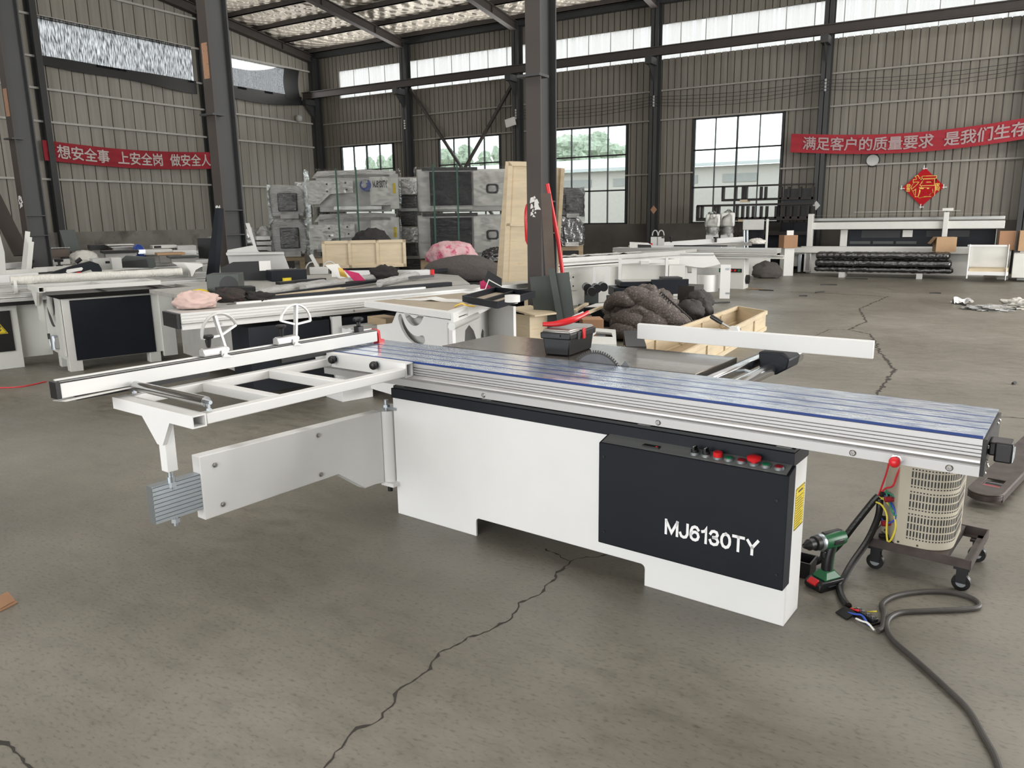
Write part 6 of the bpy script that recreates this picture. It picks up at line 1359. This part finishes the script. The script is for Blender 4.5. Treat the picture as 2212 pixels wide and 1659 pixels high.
# --- white frames in front of the broadside saw
wf_ = VT('frame_cabinet', 'white open saw frame with an arched opening on its left plate', 'frame', 1360, 13.6, 0, 2)
pl2 = wf_.poly
wf_.p('arched_plate', MB().holes(pl2([(1278, 640), (1282, 577), (1316, 575), (1318, 620), (1300, 632)]), [pl2([(1287, 610), (1287, 590), (1289, 585), (1294, 582), (1300, 582), (1305, 586), (1306, 600), (1306, 610)])], 'y', 0, .03), 'white')
wf_.p('left_box', MB().prism(pl2([(1316, 577), (1336, 576), (1336, 622), (1318, 622)]), 'y', .02, .5), 'offwhite')
mb = MB(); 
for q in ((1335, 557, 1343, 640), (1436, 556, 1444, 640)): wf_.bx(mb, q[0], q[1], q[2], q[3], -.02, .05)
wf_.bx(mb, 1340, 560, 1440, 569, -.01, .04); wf_.p('front_frame', mb, 'white')
mb = MB(); wf_.bx(mb, 1342, 573, 1438, 640, .06, .10); wf_.p('back_panel', mb, 'offwhite'); mb = MB(); wf_.bx(mb, 1335, 640, 1480, 700, .06, .5); wf_.p('lower_body', mb, 'offwhite')
mb = MB(); wf_.bx(mb, 1384, 563, 1402, 571, -.03, .0); wf_.p('cross_plate', mb, 'offwhite')
mb = MB(); wf_.bx(mb, 1444, 574, 1480, 640, .02, .5); wf_.p('right_box', mb, 'offwhite')
rf_ = VT('frame_cabinet', 'white saw frame with a curved front and sloping top, nearest the open floor', 'frame', 1525, 14.6, 0, 0)
pl2 = rf_.poly
rf_.p('left_plate', MB().holes(pl2([(1479, 640), (1479, 573), (1505, 573), (1505, 640)]), [pl2([(1485, 590), (1485, 577), (1494, 577), (1494, 590)])], 'y', 0, .4), 'white')
rf_.p('sloping_top', MB().prism(pl2([(1467, 572), (1469, 549), (1542, 549), (1556, 570), (1540, 574), (1520, 578), (1505, 577)]), 'y', -.05, .04), 'white'); rf_.p('top_plate', MB().prism(pl2([(1469, 549), (1542, 549), (1542, 553), (1469, 553)]), 'y', -.05, .6), 'white')
c0, c1 = rf_.L(1505, 630), rf_.L(1553, 590); zt2 = rf_.L(1520, 594).z
rf_.p('curved_front', MB().grid(lambda u, v: (c0.x + (c1.x - c0.x) * u, .05 - .10 * math.sin(math.pi * u), c0.z + (zt2 - c0.z) * v), 14, 3, .02), 'white'); mb = MB(); rf_.bx(mb, 1505, 578, 1553, 598, .25, .3); rf_.p('inner_back', mb, 'greywhite')
mb = MB(); rf_.bx(mb, 1554, 573, 1579, 645, -.06, .12); rf_.p('corner_post', mb, 'white'); mb = MB(); rf_.bx(mb, 1568, 579, 1576, 583, -.066, -.06); rf_.bx(mb, 1568, 632, 1577, 635, -.066, -.06); rf_.p('hinge', mb, 'zinc'); mb = MB(); rf_.bx(mb, 1480, 640, 1500, 668, .3, .4); rf_.p('rear_foot', mb, 'white')
# dust ports on a grey bracket
dp = VT('dust_port_bracket', 'grey steel bracket with four black dust ports beside the green grey panels', 'bracket', 1275, 11.2, 0, 6)
mb = MB(); dp.bx(mb, 1262, 628, 1293, 760, .05, .08); dp.p('bracket_plate', mb, 'greengrey')
for px_, py_, y in ((1268, 621, .05), (1288, 622, .05), (1277, 629, -.12), (1302, 619, .1)):
    c = dp.L(px_, py_, y); pr = dp.p('dust_port', MB().lathe((c.x, y - .12, c.z), (0, 1, 0), [(0, .055), (.0, .062), (.25, .062)], 18), 'black'); dp.p('port_clamp', MB().lathe((c.x, y - .09, c.z), (0, 1, 0), [(0, .064), (.03, .064)], 18), 'zinc', pr)
dp.p('bracket_leg', MB().box(.0, .1, 0, .4, .15, .3), 'darkgrey')
# black sheet metal trays stacked, the white paper on the lower one
for k, (x0, x1, y0, y1, D_, lab) in enumerate(((1318, 1440, 664, 720, 11.3, 'lowest of the black steel trays stacked behind the quilt'), (1322, 1442, 642, 664, 11.35, 'second black steel tray of the stack behind the quilt'), (1326, 1455, 620, 642, 11.4, 'third black steel tray of the stack behind the quilt'), (1340, 1478, 607, 620, 11.45, 'topmost black steel tray of the stack behind the quilt'))):
    t = VT('steel_tray', lab, 'tray', (x0 + x1) / 2, D_, 0, 12, 'black trays behind the quilt'); a, b = t.L(x0, y1), t.L(x1, y0); a.z = max(0, a.z); t.p('tray_body', MB().box(a.x, 0, a.z, b.x, .5, b.z), 'navy', bevel=.006)
    if k > 1: t.p('tray_lip', MB().box((a.x + b.x) / 2 - .02, -.06, (a.z + b.z) / 2 - .03, b.x + .05, 0, b.z + .03), 'navy')
    if k == 3: t.p('pale_top', MB().box(a.x + .04, .04, b.z - .002, b.x - .3, .46, b.z + .004), 'grime'); mb = MB().box(b.x - .3, .02, b.z, b.x - .02, .3, b.z + .05); t.p('hinge_block', mb, 'darkgrey')
t = VT('low_tray', 'low black steel tray with a white sheet on it left of the tray stack', 'tray', 1292, 10.6, 0, 10); a, b = t.L(1262, 700), t.L(1322, 664); a.z = max(0, a.z); t.p('tray_body', MB().box(a.x, 0, a.z, b.x, .55, b.z), 'navy', bevel=.006); t.p('white_sheet', MB().prism([(a.x + .02, .05), (b.x, .05), (b.x, .5), (a.x + .25, .5)], 'z', b.z + .001, b.z + .006), 'paper')
for k, (a, b, lab) in enumerate((((1240, 672), (1268, 656), 'short wooden batten beside the red cloth'), ((1250, 684), (1300, 663), 'longer wooden batten lying below the white sheet'))):
    A_, B_ = Pz(*a, .38), Pz(*b, .38); single('batten', lab, 'batten', MB().beam(A_, B_, .05, .03), 'ply')
t = VT('batten_rest', 'small dark crate holding the two wooden battens', 'crate', 1258, 9.5, 0, 0); t.p('crate_body', MB().box(-.15, -.1, 0, .12, .3, .36), 'darkwood')
block('carton', 'open brown carton half hidden behind the tool box', 'box', 1258, 690, 1304, 745, 9.1, 0, .3, 'card', 8)
t = VT('cut_panel', 'pale steel panel with a dark rectangular opening lying behind the tool box', 'panel', 1310, 8.2, .32, 0)
a, b, c, d_ = (Pz(*q, .34) for q in ((1262, 742), (1332, 744), (1330, 712), (1262, 707))); lo = t.loc; iv = Matrix.Rotation(-t.rz, 3, 'Z'); q4 = [(iv @ (p - lo)).xy for p in (a, b, c, d_)]
h4 = [(iv @ (Pz(*q, .34) - lo)).xy for q in ((1276, 726), (1324, 728), (1321, 719), (1288, 716))]
t.p('panel_sheet', MB().holes(q4, [h4], 'z', 0, .02), 'offwhite'); t.p('panel_well', MB().prism(h4, 'z', -.2, -.18), 'black'); t.p('panel_rest', MB().box(-.1, -.3, -.32, .0, .5, 0), 'darkgrey'); t.p('panel_rest', MB().box(.2, -.6, -.32, .4, .5, 0), 'darkgrey')
t.p('front_edge', MB().beam((*q4[0], -.03), (*q4[1], -.03), .02, .08), 'offwhite')
mat('felt_grey', (.055, .05, .048), .95, var=.2, scale=30, bump=.4, bscale=50)
# quilt heap, rolled bags, open crate
qt = VT('quilt', 'grey speckled packing quilt heaped in front of the black trays', 'quilt', 1398, 10.15, 0, 0); a, b = qt.L(1318, 735), qt.L(1482, 627)
mb = MB(); wq = b.x - a.x
mb.lump(((a.x + b.x) / 2 - .05, .15, b.z * .40), (wq * .50, .42, b.z * .62), 101, .22, 1.8, 64, 40, True, .30)
for k, (u, v, r0) in enumerate(((.16, .80, .10), (.34, .88, .11), (.52, .72, .12), (.70, .55, .11), (.26, .42, .13), (.55, .36, .13), (.84, .40, .10), (.2, .18, .12), (.62, .14, .12), (.9, .2, .1))):
    c = Vector((a.x + wq * u, -.16 + .1 * v, b.z * v)); mb.tube(smooth([c + Vector((-.20, .14, -.10)), c + Vector((-.08, -.02, .02)), c + Vector((.10, -.04, .01)), c + Vector((.24, .1, -.09))], 6), lambda t_: r0 * (.55 + .45 * math.sin(math.pi * t_)) * (1 + .12 * noise.noise(Vector((t_ * 6, k, 0)))), 12)
qt.p('quilt_body', mb, 'quilt', ang=80)
mb = MB(); c = qt.L(1440, 640, -.1); r = random.Random(8)
for k in range(14): p_ = qt.L(1425 + 4.6 * k, 634 + 4.2 * k, -.12); mb.tube(smooth([p_, p_ + Vector((.03, -.03, .02)), p_ + Vector((.06, -.02, -.03))], 4), .009, 6)
qt.p('fringe', mb, 'blanket')
for k, (px_, py_, w, lab) in enumerate(((1500, 692, 60, 'dark felt roll lying right of the quilt'), (1524, 686, 44, 'second dark felt roll behind the first'), (1512, 668, 66, 'felt roll on top of the other two rolls'))):
    t = VT('felt_bag', lab, 'felt', px_, 11.2 + .36 * k, 0, 20 - 8 * k, 'felt rolls by the crate'); a, b = t.L(px_ - w / 2, py_), t.L(px_ + w / 2, py_ - 36)
    z0 = max(0., a.z - .04); t.p('felt_body', MB().lump(((a.x + b.x) / 2, .2, max(.0, z0) + .14), ((b.x - a.x) / 2, .3, .17), 110 + k, .15, 2., 32, 18, True, .15), 'felt_grey', ang=80)
block('corrugated_stack', 'folded grey corrugated sheets beside the tray stack', 'sheets', 1462, 618, 1500, 690, 12.2, 0, .35, 'blanket', -25)
cr = Thing('open_crate', 'long open plywood crate on the floor beyond the rip fence', 'crate', Pz(1500, 735), 0)
zc_ = .27; C3 = [Pz(1654, 671, zc_), Pz(1592, 661, zc_), Pz(1352, 746, zc_), Pz(1428, 783, zc_)]
C3 = [Vector((p.x, p.y, 0)) - cr.o.location for p in C3]
for k in range(4):
    p, q = C3[k], C3[(k + 1) % 4]; dd2 = (q - p).normalized(); nn = Vector((-dd2.y, dd2.x, 0))
    sd = cr.p('side', MB().beam(p + Vector((0, 0, zc_ / 2)), q + Vector((0, 0, zc_ / 2)), .012, zc_), 'ply')
    mb = MB(); L_ = (q - p).length; outn = nn if (p + q).dot(nn) > 0 else -nn
    for z in (.025, zc_ - .025): mb.beam(p + outn * .016 + Vector((0, 0, z)), q + outn * .016 + Vector((0, 0, z)), .02, .05)
    for j in range(1, max(2, int(L_ / .7))): c = p + (q - p) * j / max(2, int(L_ / .7)) + outn * .016; mb.box(c.x - .03, c.y - .03, .03, c.x + .03, c.y + .03, zc_ - .03) if False else mb.beam(c + Vector((0, 0, .04)), c + Vector((0, 0, zc_ - .04)), .02, .05, dd2)
    cr.p('batten', mb, 'ply', sd)
cr.p('crate_floor', MB().prism([(p.x, p.y) for p in C3], 'z', .005, .02), 'ply_dark')

# --- along the back wall at the right
gm = VT('gantry_machine', 'long white machine with a high beam standing along the back wall', 'machine', 1950, 22.5, 0, 0)
gm.o.rotation_euler.z = gm.rz = R(1.5)
def g(n_, q, d0, d1, m, par=None, bev=.01): mb = MB(); gm.bx(mb, *q, d0, d1); return gm.p(n_, mb, m, par, bevel=bev)
g('upright', (1738, 462, 1757, 586), -.1, .15, 'offwhite'); g('upright', (2031, 458, 2051, 540), -.1, .15, 'offwhite')
g('beam', (1752, 476, 2172, 496), .0, .3, 'offwhite'); g('beam_top', (1752, 460, 2172, 466), -.05, .34, 'offwhite'); g('beam_back', (1752, 466, 2172, 478), .3, .34, 'alu_dull'); g('beam_light_band', (1756, 474, 2172, 478), -.01, .1, 'alu')
g('inner_post', (1813, 496, 1831, 536), .2, .4, 'offwhite'); hd_ = g('navy_hood', (1831, 495, 2152, 536), .25, .5, 'navy')
for k in range(3): g('hood_panel', (1835 + 50 * k, 521, 1880 + 50 * k, 527), .24, .25, 'greengrey', hd_, .003)
g('hood_window', (1860, 497, 1945, 514), .24, .25, 'grime' if False else 'darkgrey', hd_, .003); g('hood_note', (1949, 497, 1972, 512), .23, .25, 'paper', hd_, .003); g('hood_window', (2000, 497, 2095, 512), .24, .25, 'darkgrey', hd_, .003); g('side_post', (2148, 494, 2154, 536), .1, .3, 'alu_dull')
g('bed', (1695, 536, 2100, 546), -.15, .4, 'offwhite'); g('bed_rail', (1730, 533, 2130, 536), -.12, -.05, 'alu_dull'); g('lower_body', (1740, 546, 2130, 590), .1, .4, 'offwhite'); g('foot', (1735, 546, 1752, 587), -.1, .1, 'white')
g('side_table', (1684, 543, 1740, 549), -.05, .3, 'offwhite'); g('side_body', (1690, 549, 1730, 575), .0, .25, 'greywhite'); g('side_leg', (1722, 549, 1732, 588), -.1, .0, 'zinc')
g('roof_rail', (1845, 455, 2075, 458), .1, .16, 'offwhite'); g('roof_box', (2035, 449, 2060, 456), .1, .3, 'offwhite')
for k in range(3):
    t = VT('wrapped_bundle', ['lowest', 'middle', 'topmost'][k] + ' of three long black bundles in shiny film before the gantry machine', 'bundle', 1905, 21.3, 0, 0, 'black film wrapped bundles'); t.o.rotation_euler.z = t.rz = R(1.5)
    a, b = t.L(1756 + 2 * k, 594 - 17 * k), t.L(2060 - 3 * k, 579 - 17 * k); a.z = max(a.z, .12)
    def wrapf(u, v, a=a, b=b, k=k):
        th_ = 2 * math.pi * v; s_ = math.copysign(abs(math.cos(th_)) ** .5, math.cos(th_)), math.copysign(abs(math.sin(th_)) ** .5, math.sin(th_)); e_ = 1 if .01 < u < .99 else .55
        return (a.x + (b.x - a.x) * u, .3 + .32 * s_[0] * e_ + .02 * noise.noise(Vector((u * 40, v * 6, k))), (a.z + b.z) / 2 + (b.z - a.z) / 2 * .86 * s_[1] * e_ + .02 * noise.noise(Vector((u * 50, v * 5, k + 9))))
    t.p('bundle_body', MB().grid(wrapf, 80, 20), 'film_black', ang=180)
    if k == 0:
        for px_ in (1820, 1988): q = t.L(px_, 590); t.p('skid', MB().box(q.x - .08, -.1, 0, q.x + .05, .6, .13), 'greywhite')
for lab, x0, x1, y0, y1, D_, off, m in (('brown carton with a white sheet standing up in it left of the gantry machine', 1693, 1724, 508, 536, 21.6, 20, 'card'), ('open tan carton on the bed of the gantry machine', 2021, 2068, 512, 544, 21.6, 12, 'card_pale'), ('brown carton near the right end of the gantry machine', 2156, 2196, 499, 540, 21.6, 6, 'card'), ('tan carton cut off by the right edge', 2199, 2240, 498, 542, 21.5, 6, 'card_pale')):
    t = block('carton', lab, 'box', x0, y0, x1, y1, D_, 0, .4, m, off)
    bpy.data.objects.remove(list(t.o.children)[0]); a, b = t.L(x0, y1), t.L(x1, y0); t.p('carton_body', MB().box(a.x, 0, a.z, b.x, .4, b.z), m)
    if 'open tan' in lab: t.p('flap', MB().add([(a.x, 0, b.z), (a.x, .4, b.z), (a.x - .12, .4, b.z - .16), (a.x - .12, 0, b.z - .16)], [(0, 1, 2, 3)]), m)
    if 'white sheet' in lab: t.p('white_insert', MB().box(a.x + .1, .1, b.z, b.x - .08, .14, b.z + .12), 'paper')
    if 'open tan' not in lab: t.p('carton_rest', MB().box(a.x + .05, .06, .0, b.x - .05, .38, a.z), 'offwhite')
bc = VT('shelf_cart', 'white open steel cart with a tan shelf at the right before the back wall', 'cart', 2133, 20.6, 0, 0); bc.o.rotation_euler.z = bc.rz = R(-4)
def gb(n_, q, d0, d1, m): mb = MB(); bc.bx(mb, *q, d0, d1); return bc.p(n_, mb, m, bevel=.006)
for q in ((2086, 528, 2097, 602), (2170, 528, 2181, 606)): gb('corner_post', q, -.05, .05, 'white'); gb('corner_post', q, .55, .65, 'white')
gb('top_rail', (2090, 529, 2176, 533), -.03, .03, 'white'); gb('shelf', (2092, 581, 2176, 590), .0, .6, 'ply'); gb('shelf_rail', (2090, 588, 2178, 594), -.03, .0, 'white'); gb('back_panel', (2092, 531, 2178, 585), .6, .63, 'offwhite')
t = VT('white_cabinet', 'white cabinet cut off by the right edge beside the shelf cart', 'cabinet', 2215, 21.0, 0, 0); mb = MB(); t.bx(mb, 2184, 548, 2260, 600, 0, .5); t.p('cabinet_body', mb, 'offwhite', bevel=.01)
mat('rack_dark', (.02, .016, .015), .6)
# rack of dark steel frames in front of the fourth window
rk = VT('frame_rack', 'stack of dark welded steel frames in front of the fourth window', 'frame', 1640, 23.95, 0, 0); rk.o.rotation_euler.z = rk.rz = R(0)
def gr(n_, q, d0=0, d1=.08, m='rack_dark'): mb = MB(); rk.bx(mb, *q, d0, d1); return rk.p(n_, mb, m)
for q in ((1560, 395, 1757, 405), (1558, 425, 1757, 435), (1505, 437, 1757, 447), (1503, 467, 1757, 478), (1590, 500, 1760, 508), (1595, 535, 1760, 540)): gr('long_rail', q, 0, .2)
for x in (1558, 1585, 1601, 1608, 1640, 1650, 1683, 1700, 1725, 1752): gr('upright_bar', (x, 403, x + 6, 430), 0, .15)
for x in (1503, 1512, 1540, 1548, 1588, 1600, 1611, 1623, 1640, 1652, 1672, 1690, 1705, 1722, 1742, 1753): gr('upright_bar', (x, 445, x + 6, 472), 0, .15)
for x in (1588, 1680, 1705, 1755): gr('leg', (x, 470, x + 7, 600), .05, .15)
gr('dark_sheet', (1690, 406, 1758, 470), .16, .18, 'darkgrey'); gr('dark_sheet', (1685, 480, 1758, 570), .16, .18, 'navy'); gr('dark_sheet', (1600, 500, 1690, 580), .16, .18, 'navy'); gr('plank', (1594, 474, 1612, 479), -.05, .3, 'ply'); gr('plank', (1598, 431, 1614, 437), -.05, .3, 'ply')
hs = VT('press_stand', 'white head on steel posts with a navy back, before the rack of dark frames', 'machine', 1632, 21.5, 0, 0)
def gh(n_, q, d0, d1, m, bev=.01): mb = MB(); hs.bx(mb, *q, d0, d1); return hs.p(n_, mb, m, bevel=bev)
gh('head', (1604, 474, 1651, 497), -.05, .4, 'greywhite'); gh('side_post', (1651, 473, 1661, 560), -.06, .2, 'offwhite'); gh('navy_back', (1612, 497, 1651, 545), .3, .34, 'navy'); gh('base', (1600, 545, 1665, 600), -.05, .5, 'offwhite')
for px_ in (1607, 1614): a, b = hs.L(px_, 545), hs.L(px_, 496); hs.p('guide_post', MB().cyl((a.x, .1, a.z), (b.x, .1, b.z), .035, 14), 'zinc')
lumpy('white_film', 'loose white film on the table by the press stand', 'film', 1635, 536, 36, 12, 19.8, .88, 'film_white', 121, .6, .3, .3)
lumpy('floor_sack', 'dark brown sack on the floor under the far end of the broadside saw', 'sack', 1660, 583, 60, 34, 20.8, .0, 'blanket', 123, .6, .2, .2)
